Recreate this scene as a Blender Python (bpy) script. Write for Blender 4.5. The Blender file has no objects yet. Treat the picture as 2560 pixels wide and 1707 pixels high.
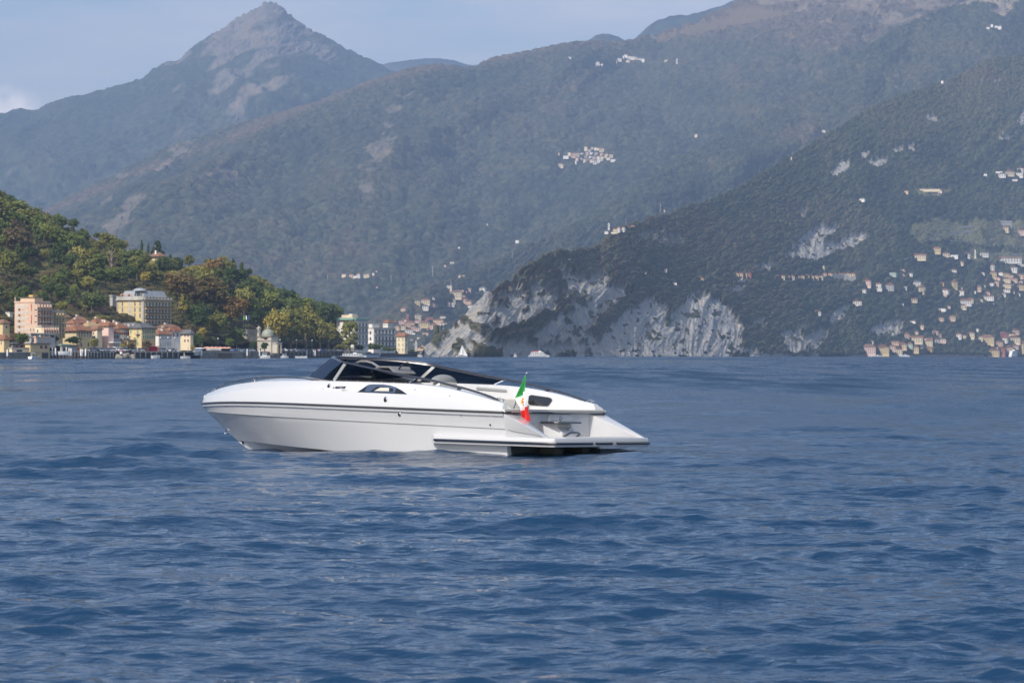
import bpy, bmesh, math, random
import numpy as np
from mathutils import Matrix, Vector

random.seed(7)
RNG = np.random.default_rng(11)
SC = bpy.context.scene
COL = SC.collection
R = math.radians

# ------------------------------------------------------------------ camera
F = 6000.0                      # focal length in photograph pixels (2560 wide)
CAM_H = 1.80                    # eye height above the lake, metres
ROLL = 0.0027


def hor(px):
    return 886.5 - (px - 1280.0) * ROLL


def W(px, py, Y):
    """world point seen at photo pixel (px, py) at depth Y metres"""
    return np.array([(px - 1280.0) / F * Y, Y, CAM_H + (hor(px) - py) / F * Y])


cam_d = bpy.data.cameras.new("camera")
cam = bpy.data.objects.new("camera", cam_d)
COL.objects.link(cam)
cam_d.sensor_width = 36.0
cam_d.lens = 36.0 * F / 2560.0
cam_d.clip_start = 0.5
cam_d.clip_end = 60000.0
cam.location = (0, 0, CAM_H)
pitch = math.atan((886.5 - 853.5) / F)
cam.rotation_euler = (Matrix.Rotation(pitch, 3, 'X') @ Matrix.Rotation(math.pi / 2, 3, 'X')
                      @ Matrix.Rotation(math.atan(ROLL), 3, 'Z')).to_euler()
cam_d.dof.use_dof = True
cam_d.dof.focus_distance = 45.0
cam_d.dof.aperture_fstop = 6.3
SC.camera = cam

# ------------------------------------------------------------------ sky, sun, exposure
SUN_EL, SUN_AZ = 43.0, 213.0    # azimuth clockwise from +Y (into the picture): behind the camera, to the left
wd = bpy.data.worlds.new("World")
SC.world = wd
wd.use_nodes = True
nt = wd.node_tree
nt.nodes.clear()
out = nt.nodes.new("ShaderNodeOutputWorld")
bg = nt.nodes.new("ShaderNodeBackground")
sky = nt.nodes.new("ShaderNodeTexSky")
sky.sky_type = 'NISHITA'
sky.sun_disc = False
sky.sun_elevation = R(SUN_EL)
sky.sun_rotation = R(SUN_AZ)
sky.altitude = 200.0
sky.air_density = 1.0
sky.dust_density = 2.8
sky.ozone_density = 0.7
bg.inputs["Strength"].default_value = 0.12
# thin high cloud and one small cumulus low on the left, fixed in the sky by direction
tcw = nt.nodes.new("ShaderNodeTexCoord")
mpw = nt.nodes.new("ShaderNodeMapping"); mpw.inputs["Scale"].default_value = (5, 5, 26)
nt.links.new(tcw.outputs["Generated"], mpw.inputs[0])
nzw = nt.nodes.new("ShaderNodeTexNoise"); nzw.inputs["Scale"].default_value = 1.6; nzw.inputs["Detail"].default_value = 7; nzw.inputs["Roughness"].default_value = .6
nt.links.new(mpw.outputs[0], nzw.inputs["Vector"])


def sky_patch(d, r0, r1, stretch=(1, 1, 1)):
    """soft 1..0 mask round a direction of the sky"""
    sb = nt.nodes.new("ShaderNodeVectorMath"); sb.operation = 'SUBTRACT'; sb.inputs[1].default_value = d
    nt.links.new(tcw.outputs["Generated"], sb.inputs[0])
    ml = nt.nodes.new("ShaderNodeVectorMath"); ml.operation = 'MULTIPLY'; ml.inputs[1].default_value = stretch
    nt.links.new(sb.outputs[0], ml.inputs[0])
    ln = nt.nodes.new("ShaderNodeVectorMath"); ln.operation = 'LENGTH'
    nt.links.new(ml.outputs[0], ln.inputs[0])
    mr = nt.nodes.new("ShaderNodeMapRange"); mr.interpolation_type = 'SMOOTHSTEP'
    mr.inputs["From Min"].default_value = r0; mr.inputs["From Max"].default_value = r1; mr.inputs["To Min"].default_value = 1; mr.inputs["To Max"].default_value = 0
    nt.links.new(ln.outputs["Value"], mr.inputs["Value"])
    return mr.outputs[0]


def sdir(px, py):
    v = Vector(((px - 1280) / F, 1, (hor(px) - py) / F)).normalized()
    return tuple(v)


def sky_cloud(src, mask, n_lo, n_hi, col, amount, noise):
    mr = nt.nodes.new("ShaderNodeMapRange"); mr.inputs["From Min"].default_value = n_lo; mr.inputs["From Max"].default_value = n_hi
    nt.links.new(noise, mr.inputs["Value"])
    mu = nt.nodes.new("ShaderNodeMath"); mu.operation = 'MULTIPLY'
    nt.links.new(mr.outputs[0], mu.inputs[0]); nt.links.new(mask, mu.inputs[1])
    m2 = nt.nodes.new("ShaderNodeMath"); m2.operation = 'MULTIPLY'; m2.inputs[1].default_value = amount
    nt.links.new(mu.outputs[0], m2.inputs[0])
    mx = nt.nodes.new("ShaderNodeMix"); mx.data_type = 'RGBA'
    nt.links.new(m2.outputs[0], mx.inputs["Factor"]); nt.links.new(src, mx.inputs["A"]); mx.inputs["B"].default_value = (*col, 1)
    return mx.outputs["Result"]


nz2 = nt.nodes.new("ShaderNodeTexNoise"); nz2.inputs["Scale"].default_value = 70; nz2.inputs["Detail"].default_value = 6; nz2.inputs["Roughness"].default_value = .55
nt.links.new(tcw.outputs["Generated"], nz2.inputs["Vector"])
cl = sky_cloud(sky.outputs[0], sky_patch(sdir(1600, 10), .02, .11, (1, 1, 5.5)), .33, .58, (6.2, 6.0, 6.2), .75, nzw.outputs[0])
cl = sky_cloud(cl, sky_patch(sdir(700, 120), .10, .40, (1, 1, 3.5)), .30, .70, (5.9, 5.6, 5.4), .85, nzw.outputs[0])
cl = sky_cloud(cl, sky_patch(sdir(22, 276), .004, .0150, (1, 1, 1.3)), .28, .50, (10.5, 9.3, 8.6), .95, nz2.outputs[0])
nt.links.new(cl, bg.inputs[0])
nt.links.new(bg.outputs[0], out.inputs[0])
sl = bpy.data.lights.new("sun", 'SUN')
sl.energy = 3.5
sl.angle = R(0.53)
sl.color = (1.0, 0.94, 0.85)
sun = bpy.data.objects.new("sun", sl)
COL.objects.link(sun)
S_DIR = Vector((math.sin(R(SUN_AZ)) * math.cos(R(SUN_EL)), math.cos(R(SUN_AZ)) * math.cos(R(SUN_EL)), math.sin(R(SUN_EL))))
sun.rotation_euler = (-S_DIR).to_track_quat('-Z', 'Y').to_euler()
sun.location = (-60, -80, 90)
SC.view_settings.view_transform = 'Standard'
SC.view_settings.look = 'None'
SC.view_settings.gamma = 1.0
SC.view_settings.exposure = 0.55
SC.render.engine = 'CYCLES'
SC.cycles.use_denoising = True
try:
    SC.cycles.denoiser = 'OPENIMAGEDENOISE'
    SC.cycles.denoising_prefilter = 'ACCURATE'
except Exception:
    pass
SC.cycles.use_adaptive_sampling = True
SC.cycles.adaptive_threshold = 0.004
SC.cycles.max_bounces = 8
SC.cycles.diffuse_bounces = 3
SC.cycles.glossy_bounces = 4
SC.cycles.transmission_bounces = 6
SC.cycles.transparent_max_bounces = 12
SC.cycles.volume_bounces = 0
SC.cycles.caustics_reflective = True
SC.cycles.blur_glossy = 0.0
SC.cycles.caustics_refractive = False
SC.cycles.sample_clamp_indirect = 2.5


# ------------------------------------------------------------------ helpers
def tag(o, label=None, cat=None, group=None, kind=None):
    if label: o["label"] = label
    if cat: o["category"] = cat
    if group: o["group"] = group
    if kind: o["kind"] = kind
    return o


def empty(name, loc=(0, 0, 0), rot=(0, 0, 0)):
    o = bpy.data.objects.new(name, None)
    o.empty_display_size = 0.5
    o.location = loc
    o.rotation_euler = rot
    COL.objects.link(o)
    return o


def link_mesh(name, me, parent=None):
    o = bpy.data.objects.new(name, me)
    COL.objects.link(o)
    if parent is not None:
        o.parent = parent
    return o


def np_mesh(name, verts, faces, mat, parent=None, smooth=True, attrs=None, fmat=None):
    """faces: (n,3) or (n,4) int array"""
    me = bpy.data.meshes.new(name)
    verts = np.asarray(verts, dtype=np.float32)
    faces = np.asarray(faces, dtype=np.int32)
    n, k = faces.shape
    me.vertices.add(len(verts))
    me.vertices.foreach_set("co", verts.ravel())
    me.loops.add(n * k)
    me.loops.foreach_set("vertex_index", faces.ravel())
    me.polygons.add(n)
    me.polygons.foreach_set("loop_start", np.arange(0, n * k, k, dtype=np.int32))
    me.polygons.foreach_set("use_smooth", np.full(n, smooth, dtype=bool))
    for m in (mat if isinstance(mat, (list, tuple)) else [mat]):
        me.materials.append(m)
    if fmat is not None:
        me.polygons.foreach_set("material_index", np.asarray(fmat, dtype=np.int32))
    for nm, a in (attrs or {}).items():
        a = np.asarray(a, dtype=np.float32)
        if a.ndim == 1:
            at = me.attributes.new(nm, 'FLOAT', 'POINT')
            at.data.foreach_set("value", a)
        else:
            at = me.attributes.new(nm, 'FLOAT_COLOR', 'POINT')
            c4 = np.ones((len(a), 4), dtype=np.float32)
            c4[:, :3] = a
            at.data.foreach_set("color", c4.ravel())
    me.update(calc_edges=True)
    return link_mesh(name, me, parent)


class MB:
    """collects boxes, tubes, prisms, grids ... and links them as one mesh object"""

    def __init__(self):
        self.v, self.f = [], []

    def add(self, vs, fs):
        b = len(self.v)
        self.v += [tuple(float(c) for c in p) for p in vs]
        self.f += [tuple(i + b for i in q) for q in fs]
        return self

    def box(self, cx, cy, cz, sx, sy, sz, rz=0.0):
        c, s = math.cos(rz), math.sin(rz)
        vs = []
        for dz in (-.5, .5):
            for dx, dy in ((-.5, -.5), (.5, -.5), (.5, .5), (-.5, .5)):
                x, y = dx * sx, dy * sy
                vs.append((cx + x * c - y * s, cy + x * s + y * c, cz + dz * sz))
        return self.add(vs, [(0, 3, 2, 1), (4, 5, 6, 7), (0, 1, 5, 4), (1, 2, 6, 5), (2, 3, 7, 6), (3, 0, 4, 7)])

    def bar(self, p, q, w, h=None, up=(0, 0, 1)):
        h = h or w
        p, q = Vector(p), Vector(q)
        d = (q - p).normalized()
        u = Vector(up)
        s = d.cross(u)
        if s.length < 1e-4:
            s = d.cross(Vector((1, 0, 0)))
        s.normalize()
        t = s.cross(d)
        vs = []
        for e in (p, q):
            for a, b in ((-1, -1), (1, -1), (1, 1), (-1, 1)):
                vs.append(e + s * (a * w / 2) + t * (b * h / 2))
        return self.add(vs, [(0, 1, 2, 3), (7, 6, 5, 4), (0, 4, 5, 1), (1, 5, 6, 2), (2, 6, 7, 3), (3, 7, 4, 0)])

    def tube(self, pts, r, n=8, closed=False, flat=None):
        pts = [Vector(p) for p in pts]
        m = len(pts)
        rs = r if isinstance(r, (list, tuple)) else [r] * m
        vs, fs = [], []
        prev = None
        for i, p in enumerate(pts):
            a = pts[i - 1] if (i > 0 or closed) else pts[0]
            b = pts[(i + 1) % m] if (i < m - 1 or closed) else pts[-1]
            d = (b - a)
            d = d.normalized() if d.length > 1e-9 else Vector((0, 0, 1))
            if prev is None:
                u = d.orthogonal().normalized() if abs(d.z) > .95 else d.cross(Vector((0, 0, 1))).normalized()
            else:
                u = (prev - d * prev.dot(d))
                u = u.normalized() if u.length > 1e-6 else d.orthogonal().normalized()
            prev = u
            w = d.cross(u)
            for k in range(n):
                an = 2 * math.pi * k / n
                vs.append(p + u * (math.cos(an) * rs[i]) + w * (math.sin(an) * rs[i] * (flat or 1.0)))
        for i in range(m if closed else m - 1):
            j = (i + 1) % m
            for k in range(n):
                k2 = (k + 1) % n
                fs.append((i * n + k, i * n + k2, j * n + k2, j * n + k))
        if not closed:
            fs.append(tuple(range(n - 1, -1, -1)))
            fs.append(tuple((m - 1) * n + k for k in range(n)))
        return self.add(vs, fs)

    def prism(self, pts, vec):
        """closed outline (3d points) extruded by vec"""
        n = len(pts)
        vec = Vector(vec)
        vs = [Vector(p) for p in pts] + [Vector(p) + vec for p in pts]
        fs = [tuple(range(n - 1, -1, -1)), tuple(range(n, 2 * n))]
        fs += [(i, (i + 1) % n, n + (i + 1) % n, n + i) for i in range(n)]
        return self.add(vs, fs)

    def grid(self, rows, close_u=False):
        nu = len(rows[0])
        vs = [p for r_ in rows for p in r_]
        fs = []
        for i in range(len(rows) - 1):
            for k in range(nu if close_u else nu - 1):
                k2 = (k + 1) % nu
                fs.append((i * nu + k, i * nu + k2, (i + 1) * nu + k2, (i + 1) * nu + k))
        return self.add(vs, fs)

    def lathe(self, prof, n=16, c=(0, 0, 0), ax='z'):
        """prof: (radius, height)"""
        rows = []
        for r_, h in prof:
            row = []
            for k in range(n):
                a = 2 * math.pi * k / n
                x, y = r_ * math.cos(a), r_ * math.sin(a)
                p = (x, y, h) if ax == 'z' else ((x, h, y) if ax == 'y' else (h, x, y))
                row.append((p[0] + c[0], p[1] + c[1], p[2] + c[2]))
            rows.append(row)
        return self.grid(rows, True)

    def build(self, name, mat, parent=None, smooth=False, bevel=0.0, fixn=True, angle=35, merge=0.0):
        me = bpy.data.meshes.new(name)
        me.from_pydata(self.v, [], self.f)
        me.materials.append(mat)
        bm = bmesh.new()
        bm.from_mesh(me)
        if merge:
            bmesh.ops.remove_doubles(bm, verts=bm.verts, dist=merge)
        if fixn:
            bmesh.ops.recalc_face_normals(bm, faces=bm.faces)
        if bevel:
            es = [e for e in bm.edges if len(e.link_faces) == 2 and e.calc_face_angle(0) > R(30)]
            bmesh.ops.bevel(bm, geom=es, offset=bevel, segments=2, profile=.6, affect='EDGES', clamp_overlap=True)
        if smooth:
            for f_ in bm.faces: f_.smooth = True
            for e in bm.edges:
                if len(e.link_faces) == 2 and e.calc_face_angle(0) > R(angle): e.smooth = False
        bm.to_mesh(me)
        bm.free()
        return link_mesh(name, me, parent)


def copy_tree(o, parent=None):
    c = o.copy()
    COL.objects.link(c)
    if parent is not None: c.parent = parent
    for ch in o.children:
        copy_tree(ch, c)
    return c


# ------------------------------------------------------------------ materials
MATS = {}


def mat(name, col, rough=.6, metal=0.0, spec=.5, var=0.0, vscale=1.0, bump=0.0, bscale=5.0, coat=0.0, col2=None, streak=0.0):
    """Principled surface with procedural colour variation (noise) and fine relief"""
    if name in MATS: return MATS[name]
    m = bpy.data.materials.new(name)
    m.use_nodes = True
    n = m.node_tree
    b = n.nodes["Principled BSDF"]
    b.inputs["Roughness"].default_value = rough
    b.inputs["Metallic"].default_value = metal
    b.inputs["Specular IOR Level"].default_value = spec
    b.inputs["Coat Weight"].default_value = coat
    b.inputs["Coat Roughness"].default_value = .05
    b.inputs["Base Color"].default_value = (*col, 1)
    tc = n.nodes.new("ShaderNodeTexCoord")
    if var or col2:
        tx = n.nodes.new("ShaderNodeTexNoise")
        tx.inputs["Scale"].default_value = vscale
        tx.inputs["Detail"].default_value = 6
        mp = n.nodes.new("ShaderNodeMapping")
        if streak: mp.inputs["Scale"].default_value = (1, 1, streak)
        n.links.new(tc.outputs["Object"], mp.inputs[0])
        n.links.new(mp.outputs[0], tx.inputs["Vector"])
        rp = n.nodes.new("ShaderNodeValToRGB")
        rp.color_ramp.elements[0].position = .3
        rp.color_ramp.elements[1].position = .7
        c2 = col2 or tuple(c * (1 + var) for c in col)
        c1 = col if col2 else tuple(c * (1 - var) for c in col)
        rp.color_ramp.elements[0].color = (*c1, 1)
        rp.color_ramp.elements[1].color = (*[min(c, 1) for c in c2], 1)
        n.links.new(tx.outputs[0], rp.inputs[0])
        n.links.new(rp.outputs[0], b.inputs["Base Color"])
    if bump:
        t2 = n.nodes.new("ShaderNodeTexNoise")
        t2.inputs["Scale"].default_value = bscale
        t2.inputs["Detail"].default_value = 5
        n.links.new(tc.outputs["Object"], t2.inputs["Vector"])
        bp = n.nodes.new("ShaderNodeBump")
        bp.inputs["Strength"].default_value = bump
        bp.inputs["Distance"].default_value = .02
        n.links.new(t2.outputs[0], bp.inputs["Height"])
        n.links.new(bp.outputs[0], b.inputs["Normal"])
    MATS[name] = m
    return m


# ------------------------------------------------------------------ numpy noise
_T = RNG.random((1024, 1024)).astype(np.float32)
_TC, _TS = np.cos(_T * 2 * np.pi), np.sin(_T * 2 * np.pi)


def _ix(ix, iy, seed):
    return (ix + seed * 157) & 1023, (iy + seed * 311) & 1023


def _hash(ix, iy, seed):
    return _T[_ix(ix, iy, seed)]


def vnoise(x, y, seed=0):
    """gradient noise, about -1..1"""
    x = np.asarray(x, dtype=np.float32)
    y = np.asarray(y, dtype=np.float32)
    x0, y0 = np.floor(x), np.floor(y)
    fx, fy = x - x0, y - y0
    ix, iy = x0.astype(np.int32), y0.astype(np.int32)
    ux, uy = fx * fx * fx * (fx * (fx * 6 - 15) + 10), fy * fy * fy * (fy * (fy * 6 - 15) + 10)

    def g(dx, dy):
        k = _ix(ix + dx, iy + dy, seed)
        return _TC[k] * (fx - dx) + _TS[k] * (fy - dy)
    a, b, c, d = g(0, 0), g(1, 0), g(0, 1), g(1, 1)
    return 1.5 * ((a * (1 - ux) + b * ux) * (1 - uy) + (c * (1 - ux) + d * ux) * uy)


def fbm(x, y, oct=5, seed=0, gain=.5, ridge=False):
    s, a, t = 0, 1.0, 0.0
    for i in range(oct):
        n = vnoise(x * 2 ** i, y * 2 ** i, seed + 17 * i)
        if ridge: n = 1 - 2 * np.abs(n)
        s = s + a * n
        t += a
        a *= gain
    return s / t


def domes(x, y, seed=0):
    """jittered tree crowns: dome height 0..1 and a random number per crown"""
    x = np.asarray(x, dtype=np.float32)
    y = np.asarray(y, dtype=np.float32)
    x0, y0 = np.floor(x).astype(np.int32), np.floor(y).astype(np.int32)
    best = np.full(x.shape, 9.0, dtype=np.float32)
    rid = np.zeros(x.shape, dtype=np.float32)
    for dx in (-1, 0, 1):
        for dy in (-1, 0, 1):
            cx, cy = x0 + dx, y0 + dy
            r_ = _hash(cx, cy, seed + 9)
            d = ((x - (cx + .15 + .7 * _hash(cx, cy, seed))) ** 2 + (y - (cy + .15 + .7 * _hash(cx, cy, seed + 5))) ** 2) / (.55 + .75 * r_)
            m = d < best
            best[m] = d[m]
            rid[m] = r_[m]
    return np.sqrt(np.clip(1 - best / .75, 0, 1)), rid


def in_poly(px, py, poly):
    inside = np.zeros(px.shape, dtype=bool)
    n = len(poly)
    j = n - 1
    for i in range(n):
        xi, yi = poly[i]
        xj, yj = poly[j]
        if yi != yj:
            c = ((yi > py) != (yj > py)) & (px < (xj - xi) * (py - yi) / (yj - yi) + xi)
            inside ^= c
        j = i
    return inside


def lerp_curve(pts, x):
    a = np.array(sorted(pts))
    return np.interp(x, a[:, 0], a[:, 1])


def srgb(r, g, b):
    f = lambda c: (c / 255 / 12.92) if c <= 10 else ((c / 255 + .055) / 1.055) ** 2.4
    return (f(r), f(g), f(b))
# ------------------------------------------------------------------ mountains (one real slope each, from shoreline up to the ridge and down behind)
def mountain_mat(name, cols, rock, bump_scale, bump_dist, grass=(.16, .12, .07), lo=.5, zs=.45):
    m = bpy.data.materials.new(name)
    m.use_nodes = True
    n = m.node_tree
    L = n.links.new
    b = n.nodes["Principled BSDF"]
    b.inputs["Roughness"].default_value = .9
    b.inputs["Specular IOR Level"].default_value = .15
    def N(t): return n.nodes.new(t)
    tint = N("ShaderNodeAttribute"); tint.attribute_name = "tint"
    rk = N("ShaderNodeAttribute"); rk.attribute_name = "rock"
    gr = N("ShaderNodeAttribute"); gr.attribute_name = "meadow"
    tc = N("ShaderNodeTexCoord")
    rp = N("ShaderNodeValToRGB")
    els = rp.color_ramp.elements
    els[0].position, els[0].color = 0.0, (*cols[0], 1)
    els[1].position, els[1].color = 1.0, (*cols[-1], 1)
    for i in range(1, len(cols) - 1):
        e = els.new(i / (len(cols) - 1)); e.color = (*cols[i], 1)
    L(tint.outputs["Fac"], rp.inputs[0])
    # leaf scale speckle
    nz = N("ShaderNodeTexNoise"); nz.inputs["Scale"].default_value = bump_scale; nz.inputs["Detail"].default_value = 4
    L(tc.outputs["Object"], nz.inputs["Vector"])
    mr = N("ShaderNodeMapRange"); mr.inputs["From Min"].default_value = .3; mr.inputs["From Max"].default_value = .7
    mr.inputs["To Min"].default_value = .35; mr.inputs["To Max"].default_value = 1.7
    L(nz.outputs[0], mr.inputs["Value"])
    mx = N("ShaderNodeMix"); mx.data_type = 'RGBA'; mx.blend_type = 'MULTIPLY'; mx.inputs["Factor"].default_value = 1
    L(rp.outputs[0], mx.inputs["A"]); L(mr.outputs[0], mx.inputs["B"])
    # meadow
    mg = N("ShaderNodeMix"); mg.data_type = 'RGBA'
    L(gr.outputs["Fac"], mg.inputs["Factor"]); L(mx.outputs["Result"], mg.inputs["A"]); mg.inputs["B"].default_value = (*grass, 1)
    # rock, with vertical weathering streaks
    mp = N("ShaderNodeMapping"); mp.inputs["Scale"].default_value = (1, 1, zs)
    L(tc.outputs["Object"], mp.inputs[0])
    n2 = N("ShaderNodeTexNoise"); n2.inputs["Scale"].default_value = bump_scale * .35; n2.inputs["Detail"].default_value = 8; n2.inputs["Roughness"].default_value = .65
    L(mp.outputs[0], n2.inputs["Vector"])
    r2 = N("ShaderNodeValToRGB"); e = r2.color_ramp.elements
    e[0].position, e[0].color = .28, (*[c * lo for c in rock], 1)
    e[1].position, e[1].color = .72, (*[min(1, c * 1.25) for c in rock], 1)
    x = e.new(.5); x.color = (*rock, 1)
    x = e.new(.6); x.color = (rock[0] * 1.25, rock[1] * 1.1, rock[2] * .85, 1)
    L(n2.outputs[0], r2.inputs[0])
    m2 = N("ShaderNodeMix"); m2.data_type = 'RGBA'
    L(rk.outputs["Fac"], m2.inputs["Factor"]); L(mg.outputs["Result"], m2.inputs["A"]); L(r2.outputs[0], m2.inputs["B"])
    L(m2.outputs["Result"], b.inputs["Base Color"])
    bp = N("ShaderNodeBump"); bp.inputs["Strength"].default_value = 1; bp.inputs["Distance"].default_value = bump_dist
    ad = N("ShaderNodeMath"); ad.operation = 'ADD'
    L(nz.outputs[0], ad.inputs[0]); L(n2.outputs[0], ad.inputs[1])
    L(ad.outputs[0], bp.inputs["Height"]); L(bp.outputs[0], b.inputs["Normal"])
    return m


TERR = {}


def massif(name, material, px0, px1, nu, nv, base, ridge, baseY, ridgeY, mids=(), relief=0.0, rel_len=800.0, slant=.9,
           crown=0.0, crown_h=0.0, jag=0.0, rocks=(), rock_h=0.0, meadows=(), tint_f=None, back=2500.0, rockblur=14.0, auto_rock=None, seed=1,
           rock_thresh=.3):
    """base/ridge: photo curves px->py (base None = water level); baseY/ridgeY: px->depth; mids: (v, pxpy curve or None, depth curve)"""
    px = np.linspace(px0, px1, nu)
    rows = []
    if base is None:
        zb = np.full(nu, -1.5)
        Yb = lerp_curve(baseY, px)
    else:
        Yb = lerp_curve(baseY, px)
        zb = CAM_H + (hor(px) - lerp_curve(base, px)) / F * Yb
    Yr = lerp_curve(ridgeY, px)
    pr = lerp_curve(ridge, px)
    zr = CAM_H + (hor(px) - pr) / F * Yr
    zr = np.maximum(zr, zb + 2)
    v = np.linspace(0, 1, nv)[:, None]
    prof = v ** 1.08
    Yg = Yb + (Yr - Yb) * v
    kw = max(3, int(nu * .07)) | 1
    ker = np.hanning(kw + 2)[1:-1]
    pad = np.pad(zr, kw // 2, mode='edge')
    zs = np.convolve(pad, ker / ker.sum(), mode='valid')
    Zg = zb + (np.maximum(zs, zb + 1) - zb) * prof + (zr - np.maximum(zs, zb + 1)) * v ** 5
    PX = np.broadcast_to(px, Yg.shape)
    Xg = (PX - 1280) / F * Yg
    env = np.sin(np.pi * np.clip(v, 0, 1)) ** .6 * np.ones_like(Yg)
    # spurs and gullies running down the slope
    bend = 1 + .5 * vnoise(Xg / (rel_len * 2.2), Zg / (rel_len * 1.6), seed + 51)
    cx = (Xg - slant * bend * Zg) / rel_len
    cy = Zg / (rel_len * 1.7)
    wx = cx + .55 * vnoise(cx * .9 + 5, cy * 2 + 3, seed + 50)
    rel = .62 * fbm(wx, cy, 3, seed, .45, True) + .55 * fbm(Xg / rel_len * 1.3, Zg / rel_len * 1.5, 5, seed + 8, .55)
    dn = relief * rel * env
    Yg = Yg - dn
    Zg = Zg + dn * .25 * np.clip(env, 0, 1)
    Zg += jag * fbm(Xg / 60., Zg / 60., 4, seed + 3) * np.clip(v * 6, 0, 1)
    Xg = (PX - 1280) / F * Yg
    # arc length down the slope, for tree crowns of even size
    dS = np.sqrt(np.diff(Yg, axis=0) ** 2 + np.diff(Zg, axis=0) ** 2)
    S = np.vstack([np.zeros((1, nu)), np.cumsum(dS, axis=0)])
    PY = hor(PX) - (Zg - CAM_H) * F / Yg
    # bare rock where the photograph shows cliffs
    wob = rockblur
    qx = PX + wob * fbm(Xg / 70, Zg / 45, 5, seed + 21, .7) * 1.5
    qy = PY + wob * fbm(Xg / 70 + 9, Zg / 45, 5, seed + 22, .7) * 1.5
    rock = np.zeros_like(Yg)
    for poly, st in rocks:
        rock = np.maximum(rock, in_poly(qx, qy, poly) * st)
    if auto_rock is not None:
        rock = np.maximum(rock, auto_rock(PX, PY, Xg, Zg))
    spots = .6 * fbm(Xg / 22, Zg / 16, 3, seed + 31) + .6 * fbm(Xg / 8.5, Zg / 7, 3, seed + 32)
    rock_raw = rock
    rock = np.where(spots > rock_thresh, 0, rock)
    mead = np.zeros_like(Yg)
    for poly, st in meadows:
        mead = np.maximum(mead, in_poly(qx, qy, poly) * st)
    # normals of the smooth slope
    P = np.stack([Xg, Yg, Zg], -1)
    du = np.gradient(P, axis=1)
    dv = np.gradient(P, axis=0)
    nn = np.cross(du, dv)
    nn /= np.linalg.norm(nn, axis=-1, keepdims=True) + 1e-9
    nn = np.where(nn[..., 1:2] > 0, -nn, nn)
    tint = np.clip(.46 + .75 * fbm(Xg / 230, Zg / 140, 5, seed + 41, .6) + .55 * fbm((Xg - slant * Zg) / 800, Zg / 700, 3, seed + 42), 0, 1)
    if crown > 0:
        d1, r1 = domes(Xg / crown, S / crown, seed + 61)
        d2, r2 = domes(Xg / (crown * .45) + 3, S / (crown * .45), seed + 62)
        open_ = np.clip(1 - rock * 1.0, 0, 1) * (1 - .8 * mead) * (1 - .72 * np.clip(rock_raw, 0, 1))
        h = crown_h * (d1 * (.55 + .6 * r1) + .3 * d2)
        P = P + nn * (h * open_)[..., None] * .55
        P[..., 2] += h * open_ * .55
        tint = np.clip(.62 * tint + .42 * (r1 - .1) + .22 * (r2 - .5), 0, 1)
    if tint_f is not None:
        tint = tint_f(PX, PY, Xg, Zg, tint)
    if rock_h > 0:
        a = (Xg - .45 * Zg) / 24 + .6 * vnoise(Xg / 60, Zg / 60, seed + 70)
        rh = fbm(a, Zg / 70, 5, seed + 71, .55, True)
        P = P + nn * (rock * rh * rock_h)[..., None]
    # behind the ridge
    nb = 14
    bk = []
    for i in range(1, nb + 1):
        t = i / nb
        q = P[-1].copy()
        q[:, 1] += back * t
        q[:, 0] = (px - 1280) / F * q[:, 1]
        q[:, 2] = P[-1][:, 2] * (1 - t) ** 1.3 * (1 - .02 * i) - 2.5 * t + 8 * vnoise(q[:, 0] / 90, q[:, 1] / 90, seed + 5) * (1 - t) - 6 * (1 - t)
        bk.append(q)
    A = np.concatenate([P, np.stack(bk)], 0)
    nr = A.shape[0]
    ext = lambda a, val=0.0: np.concatenate([a, np.full((nb, nu), val)], 0)
    idx = np.arange(nr * nu).reshape(nr, nu)
    f = np.stack([idx[:-1, :-1], idx[:-1, 1:], idx[1:, 1:], idx[1:, :-1]], -1).reshape(-1, 4)
    o = np_mesh(name, A.reshape(-1, 3), f, material, attrs={
        "tint": ext(np.clip(tint, 0, 1), .4).ravel(), "rock": ext(np.clip(rock, 0, 1)).ravel(), "meadow": ext(mead).ravel()})
    tag(o, kind="structure")
    # lookup used to stand houses and poles on the slope
    TERR[name] = (px, P, hor(PX) - (P[..., 2] - CAM_H) * F / P[..., 1])
    return o


def on_slope(name, px, py):
    """point of the slope seen at photo pixel (px, py)"""
    pxs, P, PY = TERR[name]
    i = int(np.clip(np.searchsorted(pxs, px), 1, len(pxs) - 1))
    col = PY[:, i]
    k = int(np.argmin(np.abs(col - py)))
    return P[k, i]


GREENS = [(.012, .020, .012), (.028, .038, .021), (.050, .058, .030), (.080, .076, .038), (.074, .054, .040), (.105, .078, .050)]
FARGREEN = [(.009, .014, .013), (.020, .029, .020), (.036, .044, .027), (.053, .056, .034), (.066, .058, .037), (.095, .073, .050)]

# far ridges
massif("far_hills", mountain_mat("far_hill", FARGREEN, (.27, .23, .20), .02, 8), 860, 2100, 500, 90,
       None, [(860, 185), (880, 168), (940, 166), (975, 158), (1011, 153), (1030, 151), (1060, 146), (1100, 148), (1134, 152), (1180, 164), (1203, 161), (1228, 152), (1245, 152),
              (1260, 160), (1400, 140), (1430, 113), (1460, 103), (1490, 88), (1505, 82), (1520, 84), (1545, 90), (1565, 103), (1572, 102), (1590, 92), (1619, 63), (1640, 50),
              (1672, 38), (1700, 36), (1716, 36), (1750, 26), (1800, 12), (1850, -10), (2100, -60)],
       [(0, 10500), (2560, 9500)], [(0, 15000), (1400, 14500), (1450, 11800), (2560, 11800)], relief=260, rel_len=1100, jag=9, seed=4, back=2200)

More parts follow.
